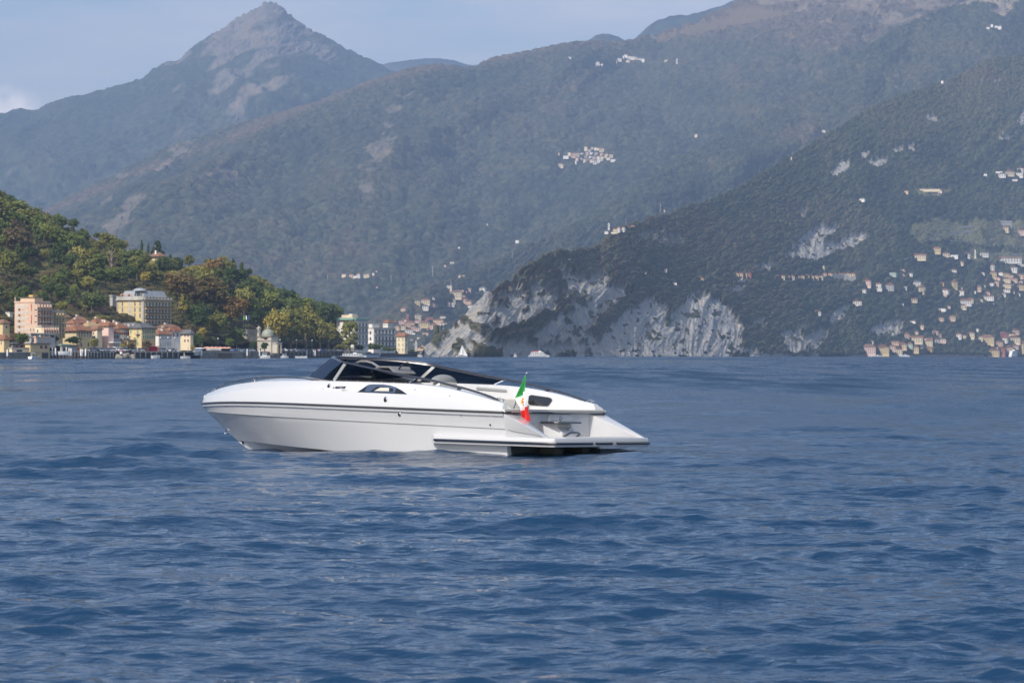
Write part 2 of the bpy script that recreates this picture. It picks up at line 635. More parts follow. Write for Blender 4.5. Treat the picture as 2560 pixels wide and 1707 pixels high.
# pyramid peak
def rk_peak(PX, PY, X, Z):
    n = fbm(X / 190 - Z / 420, Z / 150, 5, 77)
    top = np.clip((420 - PY) / 330, 0, 1)
    g = np.exp(-((PX - 640) / 230) ** 2)
    return .7 * np.clip((n * 1.1 + .95 * top * g + .25 * np.exp(-((PX - 540 - .5 * (PY - 120)) / 60) ** 2) * (PY < 150) - .54) * 5, 0, 1)


massif("peak_mountain", mountain_mat("peak_slope", [(.012, .019, .014), (.022, .034, .019), (.034, .046, .024), (.046, .052, .030), (.056, .050, .034), (.08, .062, .044)], (.20, .175, .155), .03, 9, lo=.35), -260, 1320, 720, 340,
       None, [(-260, 330), (-100, 315), (0, 297), (35, 289), (50, 285), (75, 290), (95, 287), (115, 275), (150, 258), (200, 253), (240, 240), (300, 224), (350, 209), (380, 185), (420, 164),
              (442, 163), (470, 136), (510, 108), (560, 76), (600, 50), (640, 30), (655, 18), (664, 12), (678, 14), (690, 18), (705, 30), (722, 46), (755, 74), (780, 84), (820, 105),
              (870, 135), (900, 148), (940, 166), (1000, 195), (1060, 230), (1200, 300), (1320, 380)],
       [(-260, 7600), (1320, 7600)], [(-260, 11000), (600, 11800), (1320, 11500)], relief=420, rel_len=620, slant=-.35, jag=10, auto_rock=rk_peak, rock_h=26, seed=9,
       rock_thresh=.34, crown=26, crown_h=12)


def rk_mid(PX, PY, X, Z):
    n = fbm(X / 120 - Z / 260, Z / 60, 5, 91)
    a = np.exp(-((PX - (985 - .42 * (PY - 300))) / 46) ** 2) * (PY > 225) * (PY < 520) * .55
    b_ = np.exp(-((PX - (400 - .75 * (PY - 430))) / 90) ** 2) * (PY > 300) * (PY < 640) * .50
    c = np.exp(-((PX - 540) / 60) ** 2) * np.exp(-((PY - 450) / 30) ** 2) * .62
    d_ = np.exp(-((PX - 930) / 90) ** 2) * np.exp(-((PY - 245) / 26) ** 2) * .45
    e = np.clip((PX - 1650) / 300, 0, 1) * np.clip((75 - PY + (PX - 1900) * .1) / 60, 0, 1) * .62
    return np.clip((n * .95 + np.maximum.reduce([a, b_, c, d_, e]) - .56) * 5, 0, .42)


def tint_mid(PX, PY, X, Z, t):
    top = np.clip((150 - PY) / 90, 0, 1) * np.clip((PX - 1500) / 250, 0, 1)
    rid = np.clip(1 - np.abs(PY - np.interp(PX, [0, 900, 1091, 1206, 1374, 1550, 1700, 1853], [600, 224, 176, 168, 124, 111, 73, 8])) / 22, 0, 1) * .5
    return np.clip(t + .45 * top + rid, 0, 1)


massif("middle_mountain", mountain_mat("middle_slope", FARGREEN, (.27, .225, .19), .06, 6, grass=(.15, .11, .065)), -260, 2720, 1150, 480,
       None, [(-260, 720), (-100, 650), (60, 570), (191, 501), (306, 444), (380, 400), (459, 367), (520, 348), (574, 333), (650, 308), (727, 291), (800, 268), (900, 226), (960, 205), (1015, 186),
              (1060, 177), (1091, 175), (1150, 177), (1190, 182), (1204, 168), (1240, 157), (1283, 145), (1330, 137), (1374, 124), (1405, 118), (1436, 113), (1500, 113), (1550, 111), (1590, 105),
              (1627, 96), (1660, 86), (1685, 77), (1740, 58), (1800, 34), (1853, 6), (1920, -40), (2100, -120), (2720, -260)],
       [(-260, 4600), (1000, 4900), (2720, 6500)], [(-260, 7400), (1000, 8300), (1800, 9000), (2720, 9600)], relief=470, rel_len=820, slant=.8, jag=7, auto_rock=rk_mid, rock_h=16,
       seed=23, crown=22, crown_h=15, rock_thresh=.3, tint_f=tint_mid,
       meadows=[([(1620, 100), (1700, 78), (1800, 45), (1853, 15), (1990, 30), (1900, 60), (1760, 90), (1640, 108)], .75)])


def rk_spur(PX, PY, X, Z):
    n = fbm(X / 90 - Z / 200, Z / 50, 5, 191)
    a = np.clip((60 - PY) / 40, 0, 1) * .5
    b_ = np.exp(-((PX - 1010) / 130) ** 2) * np.exp(-((PY - 660) / 50) ** 2) * .40
    return np.clip((n * .95 + np.maximum(a, b_) - .52) * 6, 0, .8)


massif("spur_hills", mountain_mat("spur_slope", FARGREEN, (.28, .24, .20), .08, 5), 780, 2720, 1050, 400,
       None, [(780, 910), (880, 868), (930, 840), (970, 800), (1010, 762), (1060, 735), (1100, 722), (1180, 690), (1250, 660), (1330, 622), (1400, 590), (1480, 548), (1560, 500), (1640, 442),
              (1700, 406), (1800, 352), (1891, 306), (1970, 260), (2044, 214), (2110, 165), (2160, 126), (2236, 77), (2320, 40), (2400, 8), (2480, -30), (2560, -60), (2720, -110)],
       [(780, 4300), (1060, 4100), (1500, 5000), (2720, 6200)], [(780, 4700), (1000, 4800), (1400, 5600), (2000, 7000), (2720, 8000)], relief=290, rel_len=560, slant=1.1, jag=5, auto_rock=rk_spur,
       rock_h=10, seed=37, crown=17, crown_h=12, rock_thresh=.3)

CLIFFS = [
    ([(1046, 880), (1130, 874), (1300, 872), (1500, 872), (1850, 876), (1890, 894), (1046, 895)], .95),
    ([(1130, 855), (1160, 835), (1205, 800), (1235, 775), (1262, 770), (1290, 775), (1312, 762), (1300, 800), (1270, 825), (1240, 840), (1180, 862)], .95),
    ([(1060, 885), (1085, 850), (1105, 835), (1140, 800), (1165, 770), (1180, 775), (1150, 830), (1130, 862), (1120, 886)], .9),
    ([(1110, 888), (1150, 862), (1200, 856), (1250, 868), (1300, 862), (1330, 870), (1370, 885), (1380, 892), (1110, 893)], .85),
    ([(1330, 850), (1345, 835), (1375, 815), (1395, 800), (1430, 790), (1450, 765), (1480, 750), (1510, 725), (1530, 718), (1560, 735), (1575, 722), (1560, 750), (1520, 775), (1490, 795), (1440, 820),
      (1420, 850), (1390, 860), (1350, 868)], .95),
    ([(1485, 890), (1497, 865), (1510, 838), (1530, 812), (1545, 803), (1560, 790), (1580, 782), (1605, 765), (1620, 758), (1650, 765), (1665, 775), (1660, 795), (1690, 780), (1702, 770), (1725, 750), (1745, 742),
      (1765, 752), (1795, 752), (1810, 775), (1830, 805), (1848, 815), (1842, 840), (1846, 880), (1820, 892), (1485, 892)], 1.0),
    ([(1405, 712), (1420, 680), (1437, 695), (1430, 720), (1412, 735)], .9), ([(1495, 705), (1515, 690), (1530, 700), (1515, 715)], .7),
    ([(1955, 650), (1975, 625), (2005, 590), (2050, 570), (2085, 563), (2095, 575), (2060, 590), (2050, 605), (2090, 600), (2140, 585), (2162, 592), (2155, 610), (2120, 622), (2080, 630), (2060, 645), (2020, 655), (1990, 652)], .95),
    ([(1880, 680), (1905, 665), (1945, 655), (1935, 672), (1910, 690), (1890, 690)], .85), ([(2185, 592), (2210, 588), (2212, 600), (2190, 600)], .8),
    ([(2068, 435), (2082, 415), (2100, 402), (2130, 405), (2120, 420), (2085, 445)], .95), ([(2150, 380), (2172, 375), (2165, 395), (2150, 398)], .85),
    ([(2160, 410), (2190, 400), (2215, 395), (2215, 412), (2180, 418)], .9), ([(2222, 370), (2250, 366), (2255, 380), (2225, 380)], .85), ([(2262, 360), (2280, 362), (2282, 376), (2264, 374)], .8),
    ([(2305, 295), (2338, 290), (2335, 305), (2310, 305)], .7), ([(2535, 300), (2560, 272), (2580, 290), (2560, 310), (2545, 310)], .9), ([(2500, 340), (2535, 330), (2530, 340), (2505, 345)], .85),
    ([(2445, 190), (2455, 190), (2452, 205)], .6), ([(2480, 195), (2500, 195), (2495, 212), (2482, 210)], .6),
    ([(1815, 730), (1845, 712), (1868, 715), (1850, 730), (1825, 742)], .85), ([(2070, 800), (2080, 782), (2105, 770), (2117, 775), (2110, 795), (2090, 812), (2072, 808)], .95),
    ([(2172, 832), (2182, 815), (2215, 812), (2245, 800), (2252, 815), (2240, 835), (2200, 842), (2180, 838)], .95),
    ([(1950, 852), (1960, 832), (1985, 825), (2000, 845), (2040, 825), (2065, 822), (2058, 848), (2040, 872), (2000, 876), (1960, 870)], .75),
    ([(1955, 880), (1985, 862), (2010, 870), (2020, 886), (1955, 888)], .9), ([(1850, 885), (1880, 870), (1882, 888), (1850, 888)], .9),
    ([(1570, 640), (1590, 600), (1610, 585), (1640, 585), (1700, 595), (1695, 615), (1640, 620), (1600, 612)], .35),
    ([(1380, 680), (1400, 665), (1410, 670), (1392, 700)], .5),
    ([(1990, 530), (2010, 520), (2022, 528), (2010, 545), (1996, 545)], .5),
]
CLIFFS = [([(sum(p[0] for p in q) / len(q) + (x - sum(p[0] for p in q) / len(q)) * 1.04, sum(p[1] for p in q) / len(q) + (y - sum(p[1] for p in q) / len(q)) * 1.05) for x, y in q], s_) for q, s_ in CLIFFS]
TERRACES = [([(2275, 560), (2330, 545), (2400, 560), (2450, 545), (2560, 555), (2560, 620), (2450, 615), (2380, 600), (2300, 610), (2270, 590)], .55),
            ([(2285, 480), (2330, 465), (2365, 470), (2375, 480), (2330, 492), (2290, 490)], .6),
            ([(2390, 630), (2450, 620), (2560, 640), (2560, 660), (2440, 660)], .5)]


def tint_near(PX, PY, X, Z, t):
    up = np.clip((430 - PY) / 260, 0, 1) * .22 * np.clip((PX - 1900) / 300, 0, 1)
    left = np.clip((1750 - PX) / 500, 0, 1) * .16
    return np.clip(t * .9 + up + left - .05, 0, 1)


def rk_near(PX, PY, X, Z):
    n = fbm(X / 34 - Z / 60, Z / 30, 4, 291)
    a = .60 * np.clip((1660 - PX) / 200, 0, 1) * np.clip((PY - 650) / 60, 0, 1)
    b_ = .30 * np.clip((2120 - PX) / 80, 0, 1) * np.clip((PY - 760) / 60, 0, 1)
    shore = 1.2 * np.clip((PY - (hor(PX) - 1)) / 2, 0, 1) * 0
    return np.clip((n * .9 + np.maximum(a, b_) + shore - .52) * 6, 0, .85)


massif("near_mountain", mountain_mat("near_slope", GREENS, (.35, .34, .325), .22, 2.5, grass=(.20, .19, .10)), 1046, 2720, 1250, 720,
       None, [(1046, 892), (1055, 886), (1063, 882), (1071, 868), (1093, 846), (1130, 822), (1152, 796), (1170, 775), (1189, 757), (1212, 742), (1238, 731), (1282, 716), (1305, 700), (1325, 684), (1355, 664),
              (1390, 648), (1440, 640), (1500, 632), (1520, 606), (1540, 590), (1575, 576), (1612, 563), (1683, 545), (1700, 532), (1760, 515), (1815, 494), (1870, 462), (1930, 425), (1990, 388), (2044, 356),
              (2100, 322), (2159, 283), (2215, 258), (2274, 233), (2340, 212), (2408, 185), (2440, 165), (2465, 152), (2500, 145), (2560, 136), (2640, 115), (2720, 90)],
       [(1046, 1700), (1200, 1760), (1500, 2500), (1800, 3200), (2100, 3900), (2560, 4700), (2720, 5000)],
       [(1046, 1740), (1100, 1830), (1200, 2050), (1400, 2700), (1700, 3800), (2044, 5000), (2400, 5900), (2720, 6500)], relief=58, rel_len=300, slant=.9, jag=3.0, rocks=CLIFFS, rock_h=4.5,
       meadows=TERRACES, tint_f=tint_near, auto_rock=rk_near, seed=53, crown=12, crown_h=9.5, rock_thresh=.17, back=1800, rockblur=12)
# ------------------------------------------------------------------ lake
def water_mat():
    m = bpy.data.materials.new("lake_water")
    m.use_nodes = True
    n = m.node_tree
    L = n.links.new
    b = n.nodes["Principled BSDF"]
    b.inputs["Base Color"].default_value = (.006, .028, .069, 1)
    b.inputs["Roughness"].default_value = .04
    b.inputs["IOR"].default_value = 1.40
    b.inputs["Specular IOR Level"].default_value = .5
    g = n.nodes.new("ShaderNodeNewGeometry")
    mp = n.nodes.new("ShaderNodeMapping")
    mp.inputs["Rotation"].default_value = (0, 0, R(18))
    mp.inputs["Scale"].default_value = (.55, 1, 1)
    L(g.outputs["Position"], mp.inputs[0])
    hs = None
    for sc, w, det in ((1.3, .075, 3), (3.6, .052, 4), (11.0, .015, 3)):
        t = n.nodes.new("ShaderNodeTexNoise")
        t.inputs["Scale"].default_value = sc
        t.inputs["Detail"].default_value = det
        t.inputs["Distortion"].default_value = .4
        L(mp.outputs[0], t.inputs["Vector"])
        k = n.nodes.new("ShaderNodeMath"); k.operation = 'MULTIPLY'; k.inputs[1].default_value = w
        L(t.outputs[0], k.inputs[0])
        if hs is None: hs = k
        else:
            a = n.nodes.new("ShaderNodeMath"); a.operation = 'ADD'
            L(hs.outputs[0], a.inputs[0]); L(k.outputs[0], a.inputs[1]); hs = a
    rg_ = n.nodes.new("ShaderNodeAttribute"); rg_.attribute_name = "chop"
    L(rg_.outputs["Fac"], b.inputs["Roughness"])
    bp = n.nodes.new("ShaderNodeBump")
    bp.inputs["Strength"].default_value = 1.0
    bp.inputs["Distance"].default_value = 1.0
    L(hs.outputs[0], bp.inputs["Height"])
    L(bp.outputs[0], b.inputs["Normal"])
    return m


def wave_height(X, Y, dx, dy):
    rg = np.random.default_rng(5)
    Z = np.zeros_like(X)
    gust = 1 + .45 * fbm(X / 22, Y / 60, 3, 3)
    N = 110
    for i in range(N):
        lam = .16 * (6.0 / .16) ** (i / (N - 1.0))
        th = R(84) + rg.normal(0, .30 if lam > .8 else .55)
        k = 2 * math.pi / lam
        kx, ky = k * math.cos(th), k * math.sin(th)
        amp = .0031 * lam ** .80 * (1 if lam < 2.6 else (2.6 / lam) ** 1.6)
        ph = rg.uniform(0, 2 * math.pi)
        # drop waves the local grid cannot carry
        sx = np.clip(2.2 - dx * abs(kx) * 2.2 / math.pi, 0, 1)
        sy = np.clip(2.2 - dy * abs(ky) * 2.2 / math.pi, 0, 1)
        Z += amp * sx * sy * np.sin(kx * X + ky * Y + ph + .5 * np.sin(.13 * k * X + i))
    # a slow swell left by passing boats
    for lam, th, a, ph in ((3.1, R(84), .016, .3), (4.4, R(97), .019, 2.1), (2.2, R(72), .010, 4.0), (5.6, R(88), .017, 5.2)):
        k = 2 * math.pi / lam
        kx, ky = k * math.cos(th), k * math.sin(th)
        sy = np.clip(2.2 - dy * abs(ky) * 2.2 / math.pi, 0, 1)
        Z += a * sy * np.sin(kx * X + ky * Y + ph + 1.6 * vnoise(X / 7, Y / 9, 40 + int(lam))) * np.clip(.5 + 1.2 * vnoise(X / 5.5 + lam, Y / 14, 44), 0, 1.4)
    Z = Z * gust
    return Z + .35 * Z * np.abs(Z) / .06


def make_lake():
    nu = 1150
    ys = np.concatenate([np.geomspace(5400, 1800, 46) , np.linspace(1790, 905, 760), np.linspace(904, 888.6, 60)])
    Yd = CAM_H * F / (ys - 886.5)
    Yd = np.concatenate([Yd, [6500, 9000, 14000]])
    px = np.concatenate([np.linspace(-7000, -170, 46), np.linspace(-160, 2720, nu), np.linspace(2740, 9500, 46)])
    nu = len(px)
    PX, YY = np.meshgrid(px, Yd)
    X = (PX - 1280) / F * YY
    dy = np.abs(np.gradient(YY, axis=0))
    dx = YY * np.gradient(px)[None, :] / F
    Z = wave_height(X, YY, dx, dy)
    Z *= np.clip(1.4 - YY / 700, 0, 1)
    # the moving boat's own wave: a trough at the bow, a low hump along the quarter
    c_, s_ = math.cos(R(42)), math.sin(R(42))
    lx = (X + 6.37) * c_ - (YY - 49.32) * s_
    ly = (X + 6.37) * s_ + (YY - 49.32) * c_
    # ruffled wash beside and behind the hull
    Z *= 1 + .25 * np.exp(-((lx - 6.0) / 7) ** 2 - ((ly + 4.5) / 5) ** 2) + .45 * np.exp(-((lx - 18) / 7) ** 2 - ((ly - 2) / 3.5) ** 2)
    along = np.interp(lx, [-3, 0.2, 2.0, 4.0, 6.5, 9.0, 12, 16], [0, -.10, -.17, -.06, .03, .065, .05, 0])
    Z += along * np.exp(-(np.clip(np.abs(ly) - .9, 0, None) / 2.0) ** 2)
    V = np.stack([X, YY, Z], -1).reshape(-1, 3)
    n = len(Yd)
    idx = np.arange(n * nu).reshape(n, nu)
    f = np.stack([idx[:-1, :-1], idx[:-1, 1:], idx[1:, 1:], idx[1:, :-1]], -1).reshape(-1, 4)
    # far out beyond the picture the lake is a plain sheet
    m = water_mat()
    # ripples too fine for the sheet's own shape act as roughness
    far = np.clip((YY - 25) / 160, 0, 1) ** .6
    gust = 1.1 * fbm(X / 7, YY / 42, 6, 13, .75) + .6 * fbm(X / 60, YY / 500, 3, 14)
    chop = .05 + .29 * far * np.clip(1 + 2.4 * gust, .08, 2.8)
    o = np_mesh("lake_water", V, f, m, attrs={"chop": chop.ravel()})
    tag(o, kind="structure")
    return o


make_lake()
# ------------------------------------------------------------------ the motor boat (local x aft from the stem, y to starboard, z up from the water)
GEL = mat("gelcoat_white", (.455, .462, .48), .12, spec=.5, coat=.5)
GELIN = mat("gelcoat_cream", (.52, .50, .45), .3)
STEEL = mat("polished_steel", (.62, .62, .63), .12, metal=1.0)
DSTEEL = mat("dark_steel", (.028, .032, .045), .13, coat=.3)
RUBBER = mat("black_rubber", (.018, .018, .020), .35)
BLACKG = mat("black_gloss", (.010, .011, .014), .08, coat=.5)
GREYPIPE = mat("grey_piping", (.20, .21, .22), .5)
GREYUPH = mat("grey_upholstery", (.17, .18, .19), .75, var=.15, vscale=9, bump=.3, bscale=60)
WHITEUPH = mat("white_upholstery", (.74, .70, .62), .6, var=.06, vscale=4, bump=.25, bscale=40)
WOODB = mat("brown_veneer", (.16, .065, .03), .35, var=.35, vscale=6, streak=.2)
DRIVESHADE = mat("drive_and_stern_shade", (.032, .042, .040), .5)  # dark colour of the drive legs, also the painted shade below the platform
GREYP = mat("grey_interior", (.16, .16, .165), .45)
DTRIM = mat("trim_steel", (.20, .20, .21), .25, metal=1.0)


def glass_mat(name, tint, mixv=.0, rough=.02):
    m = bpy.data.materials.new(name)
    m.use_nodes = True
    n = m.node_tree
    n.nodes.clear()
    o = n.nodes.new("ShaderNodeOutputMaterial")
    tr = n.nodes.new("ShaderNodeBsdfTransparent"); tr.inputs[0].default_value = (*tint, 1)
    gl = n.nodes.new("ShaderNodeBsdfGlossy"); gl.inputs[0].default_value = (.16, .18, .22, 1); gl.inputs["Roughness"].default_value = rough
    lw = n.nodes.new("ShaderNodeFresnel"); lw.inputs[0].default_value = 1.28
    mx = n.nodes.new("ShaderNodeMixShader")
    n.links.new(lw.outputs[0], mx.inputs[0]); n.links.new(tr.outputs[0], mx.inputs[1]); n.links.new(gl.outputs[0], mx.inputs[2])
    n.links.new(mx.outputs[0], o.inputs[0])
    return m


TINTGLASS = glass_mat("tinted_glass", (.105, .125, .15))

BL = 9.6
BPSI, BHEEL = R(42), R(-1.17)
boat = empty("motor_boat", (-6.37, 49.32, 0.09), (BHEEL, 0, -BPSI))
tag(boat, "sleek white open motor boat with dark tinted windscreen, drifting in the foreground", "motor boat")
I = lambda x, t: float(np.interp(x, [a for a, b in t], [b for a, b in t]))


def smooth_tab(tab):
    xs = np.linspace(tab[0][0], tab[-1][0], 240)
    ys = np.interp(xs, [a for a, b in tab], [b for a, b in tab])
    k = 17
    ker = np.hanning(k + 2)[1:-1]; ker /= ker.sum()
    pad = np.concatenate([2 * ys[0] - ys[k // 2:0:-1], ys, 2 * ys[-1] - ys[-2:-k // 2 - 1:-1]])
    ys2 = np.convolve(pad, ker, mode='valid')
    return lambda x: float(np.interp(x, xs, ys2))


def hb(x):
    u = min(max(x / 6.4, 0), 1)
    return 1.45 * (1 - (1 - u) ** 2.2) ** .8 - .05 * max(0, (x - 6) / 3.6)


z_rail = smooth_tab([(0, .688), (.6, .705), (1.14, .722), (1.83, .738), (2.9, .746), (3.74, .744), (4.5, .738), (6.1, .72), (7.7, .699), (8.7, .687), (9.6, .677), (10, .672)])
z_crease = smooth_tab([(0, .79), (.7, .845), (1.53, .92), (2.42, .995), (3.0, 1.012), (3.55, 1.018), (4.84, 1.006), (6, .985), (7.2, .962), (7.7, .946), (8.33, .892), (9.42, .783), (9.6, .765), (10, .73)])
z_sheer = smooth_tab([(0, .862), (.4, .92), (.93, 1.005), (1.76, 1.096), (2.62, 1.15), (3.55, 1.172), (4.53, 1.185), (5.9, 1.178), (7.16, 1.157), (7.6, 1.137), (8.05, 1.098), (8.72, .995), (9.3, .876), (9.6, .815), (10, .74)])
off_sheer = lambda x: I(x, [(0, .05), (.5, .16), (2, .20), (4.5, .185), (6, .18), (8, .13), (9.6, .11)])
ys_ = lambda x: max(hb(x) - off_sheer(x), 0.0)
yc_ = lambda x: max(hb(x) - I(x, [(0, .02), (1, .05), (9.6, .05)]), 0.0)
crown_h = lambda x: I(x, [(0, .01), (.6, .02), (1.4, .04), (2.2, .075), (3.0, .10), (5.0, .11)])


def side_y(x, z):
    """port topside surface above the rub rail (positive half breadth)"""
    zr, zc, zs = z_rail(x), z_crease(x), z_sheer(x)
    if z < zc: return hb(x) + (yc_(x) - hb(x)) * (z - zr) / (zc - zr)
    return yc_(x) + (ys_(x) - yc_(x)) * (z - zc) / max(zs - zc, 1e-3)


# --- hull below the rub rail
stem_tab = [(-.5, 3.2), (-.45, 2.7), (-.34, 2.0), (-.191, 1.39), (-.044, 1.11), (.10, .86), (.239, .63), (.44, .31), (.55, .16), (.646, .03), (.70, 0.0)]
stem_x = lambda z: I(z, stem_tab)
ts = np.concatenate([np.linspace(0, .12, 10)[:-1], np.linspace(.12, 1, 44)])
z3 = lambda x: .545 - .0168 * x
z4t = smooth_tab([(1.1, -.04), (1.6, -.045), (2.3, -.055), (3.12, -.075), (4.78, -.12), (7, -.17), (9.7, -.19)])
y4 = lambda x: 1.24 * (1 - (1 - min(max((x - 1.1) / 6.5, 0), 1)) ** 2.05)
y3 = lambda x: max(hb(max(x - .12, 0)) * .945 - .02, 0)


def level(xs, yf, zf):
    return [(xs + (BL - xs) * t, yf(xs + (BL - xs) * t), zf(xs + (BL - xs) * t)) for t in ts]


def lv_mix(a, b, k, conc):
    out = []
    for (x0, y0, z0), (x1, y1, z1) in zip(a, b):
        z = z0 + (z1 - z0) * k
        w = k + conc * math.sin(math.pi * k)
        out.append((x0 + (x1 - x0) * k, y0 + (y1 - y0) * w, z))
    return out


H0 = level(0.0, hb, lambda x: z_rail(x) - .012)
H1 = level(.02, lambda x: max(hb(x) - .012, 0), lambda x: z_rail(x) - .062)
H2 = level(.04, lambda x: max(hb(x) - .045, 0), lambda x: z_rail(x) - .085)
H3 = level(.16, y3, z3)
H4 = level(1.10, y4, z4t)
H5 = level(1.13, lambda x: max(y4(x) - .07, 0), lambda x: z4t(x) - .004)
H6 = level(1.13, lambda x: 0.0, lambda x: I(x, [(1.13, -.055), (1.39, -.191), (2.0, -.34), (2.7, -.45), (4, -.5), (9.6, -.46)]))
rows = [H0, H1, H2, lv_mix(H2, H3, .5, .03), H3]
rows += [lv_mix(H3, H4, k, .045) for k in (.2, .4, .6, .8)] + [H4, H5]
rows += [lv_mix(H5, H6, k, -.02) for k in (.33, .66)] + [H6]
mb = MB()
for sgn in (-1, 1):
    mb.grid([[(x, sgn * y, z) for x, y, z in r_] for r_ in rows])
tr = [r_[-1] for r_ in rows]
n0 = len(tr)
mb.add([(x, -y, z) for x, y, z in tr] + [(x, y, z) for x, y, z in tr], [(i, i + 1, n0 + i + 1, n0 + i) for i in range(n0 - 1)])
hull = mb.build("hull", GEL, boat, smooth=True, angle=14, merge=.0015)

# knuckle line and spray rails
mb = MB()
for sgn in (-1, 1):
    pts = [(x, sgn * (y3(x) + .004), z3(x)) for x in np.linspace(.35, BL, 60)]
    pts += [(BL + .85 * k, sgn * (1.338 - .02 * k), z3(BL) - .105 * k) for k in (.25, .5, .75, 1)] if True else []
    mb.tube(pts, .007, 5)
mb.build("hull_stripe", GREYPIPE, boat)
# --- rub rail: black with a bright insert
def rail_pts(sgn, off=0.0, dz=0.0, x1=BL):
    xs = np.concatenate([np.linspace(0.0, .5, 9), np.linspace(.6, x1, 40)])
    return [(x - (.018 if x < .01 else 0), sgn * max(hb(x) + off, 0), z_rail(x) + dz) for x in xs]


mb = MB()
loop = rail_pts(-1, .006)[::-1] + rail_pts(1, .006)[1:]
loop += [(BL + .035, 1.3, .677), (BL + .045, .9, .677), (BL + .045, -.9, .677), (BL + .035, -1.3, .677)]
mb.tube(loop, .018, 8, closed=True)
rr = mb.build("rub_rail", RUBBER, boat, smooth=True)
mb = MB()
loop2 = rail_pts(-1, .020, .005)[::-1] + rail_pts(1, .020, .005)[1:]
mb.tube(loop2, .006, 5)
mb.tube([(BL + .072, -1.25, .683), (BL + .072, 1.25, .683)], .006, 5)
mb.build("rail_insert", STEEL, rr, smooth=True)

# --- deck moulding: topsides above the rail, foredeck, coamings
sx = np.concatenate([np.linspace(0.0, .3, 6)[:-1], np.linspace(.3, 4.9, 34)])


def half(x):
    zr, zc, zs = z_rail(x), z_crease(x), z_sheer(x)
    xb = x
    return [(xb, hb(x), zr + .012), (xb + .012 * (x < .2), max(hb(x) - .004, 0), zr + .045), (xb + .03 * (x < .2), yc_(x), zc), (xb + .03 * (x < .2), max(yc_(x) - .006, 0), zc + .014),
            (xb + .06 * (x < .2), ys_(x) + .012, zs - .018), (xb + .06 * (x < .2), max(ys_(x) - .012, 0), zs + .0)]


mb = MB()
rows = []
for x in sx:
    h = half(x)
    yb = max(ys_(x) - .012, 0)
    zs = z_sheer(x)
    c = crown_h(x)
    left = [(a, -b, cz) for a, b, cz in h]
    mid = [(h[-1][0], -yb + 2 * yb * k / 12.0, zs + c * (1 - (1 - 2 * k / 12.0) ** 2) ** .8) for k in range(1, 12)]
    right = [(a, b, cz) for a, b, cz in reversed(h)]
    rows.append(left + mid + right)
mb.grid(rows)
# bow plate
mb.add(rows[0], [tuple(range(len(rows[0])))])
# side coamings
cx = np.linspace(4.9, 9.62, 46)
in_y = lambda x: I(x, [(4.9, 1.05), (7, 1.08), (9.2, 1.13), (9.62, 1.17)])
for sgn in (-1, 1):
    rows2 = []
    for x in cx:
        h = half(min(x, 9.6))
        zs = z_sheer(x)
        yi = in_y(x)
        e = max(0, (x - 9.45) / .17)            # the coaming rakes down at the transom
        pts = [(x, y, z) for _, y, z in h] + [(x, yi + .03, zs + .004), (x, yi, zs - .018), (x, yi - .05, .72 + .0 * e), (x, yi - .07, .69)]
        pts = [(x - .10 * ((z - .68) / .14) * (x > 9.6), y, z) for x, y, z in pts]
        rows2.append([(a, sgn * b, c_) for a, b, c_ in pts])
    mb.grid(rows2)
    end = rows2[-1]
    mb.add(end, [tuple(range(len(end)))])
deck = mb.build("deck", GEL, boat, smooth=True, angle=16, merge=.0015)

# aft sun deck / engine hatch and cockpit liner
mb = MB()
mb.grid([[(x, y, .715 + .012 * (1 - (y / 1.1) ** 2)) for y in np.linspace(-1.12, 1.12, 9)] for x in np.linspace(8.05, 9.58, 6)])
mb.box(9.60, 0, .705, .07, 2.76, .05)
mb.grid([[(x, y, .36) for y in (-1.06, 1.06)] for x in (4.9, 8.05)])
mb.add([(8.05, -1.1, .36), (8.05, 1.1, .36), (8.05, 1.1, .72), (8.05, -1.1, .72)], [(0, 1, 2, 3)])
for sgn in (-1, 1):
    mb.add([(4.9, sgn * 1.0, .36), (8.05, sgn * 1.05, .36), (8.05, sgn * 1.05, .73), (4.9, sgn * 1.0, .73)], [(0, 1, 2, 3)])
mb.add([(4.9, -1.0, .36), (4.9, 1.0, .36), (4.9, 1.0, 1.2), (4.9, -1.0, 1.2)], [(0, 1, 2, 3)])
mb.build("cockpit_liner", GELIN, boat, smooth=True)
# dark panel and slot in the coaming lining (both sides)
for sgn in (1, -1):
    mb = MB()
    q = lambda x, z: (x, sgn * (in_y(x) - .018 - .05 * (z_sheer(x) - .018 - z) / max(z_sheer(x) - .74, .05) - .006), z)
    mb.add([q(8.07, .985), q(8.50, .945), q(8.57, .925), q(8.585, .90), q(8.52, .80), q(8.47, .785), q(8.07, .80), q(8.02, .83), q(8.02, .96)], [tuple(range(9))])
    mb.build("locker_panel", BLACKG, boat)
    mb = MB()
    mb.add([q(6.70, 1.115), q(7.46, 1.075), q(7.46, 1.035), q(6.70, 1.07)], [(0, 1, 2, 3)])
    mb.build("coaming_slot", GREYPIPE, boat)

# --- windscreen
U0f = lambda t: (3.45 + 1.28 * t * t, 1.10 * t)              # foot on the deck
U1f = lambda t: (4.15 + 1.215 * t * t, 1.205 * t)            # top frame
zf0 = lambda x, y: z_sheer(x) + crown_h(min(x, 4.9)) * (1 - min(abs(y) / max(ys_(x), .1), 1) ** 2) ** .8 + .004
zt1 = smooth_tab([(4.0, 1.655), (4.4, 1.64), (4.8, 1.612), (5.2, 1.566), (5.54, 1.512), (6.4, 1.388), (7.27, 1.272), (7.8, 1.205), (8.16, 1.135), (8.45, 1.092), (8.8, 1.02), (9.2, .925), (9.32, .872), (9.5, .82)])
yt1 = lambda x: I(x, [(5.36, 1.205), (6.2, 1.225), (7.2, 1.215), (8.2, 1.20), (9.3, 1.185)])
tt = np.linspace(-1, 1, 37)
foot = [(*U0f(t), zf0(*U0f(t))) for t in tt]
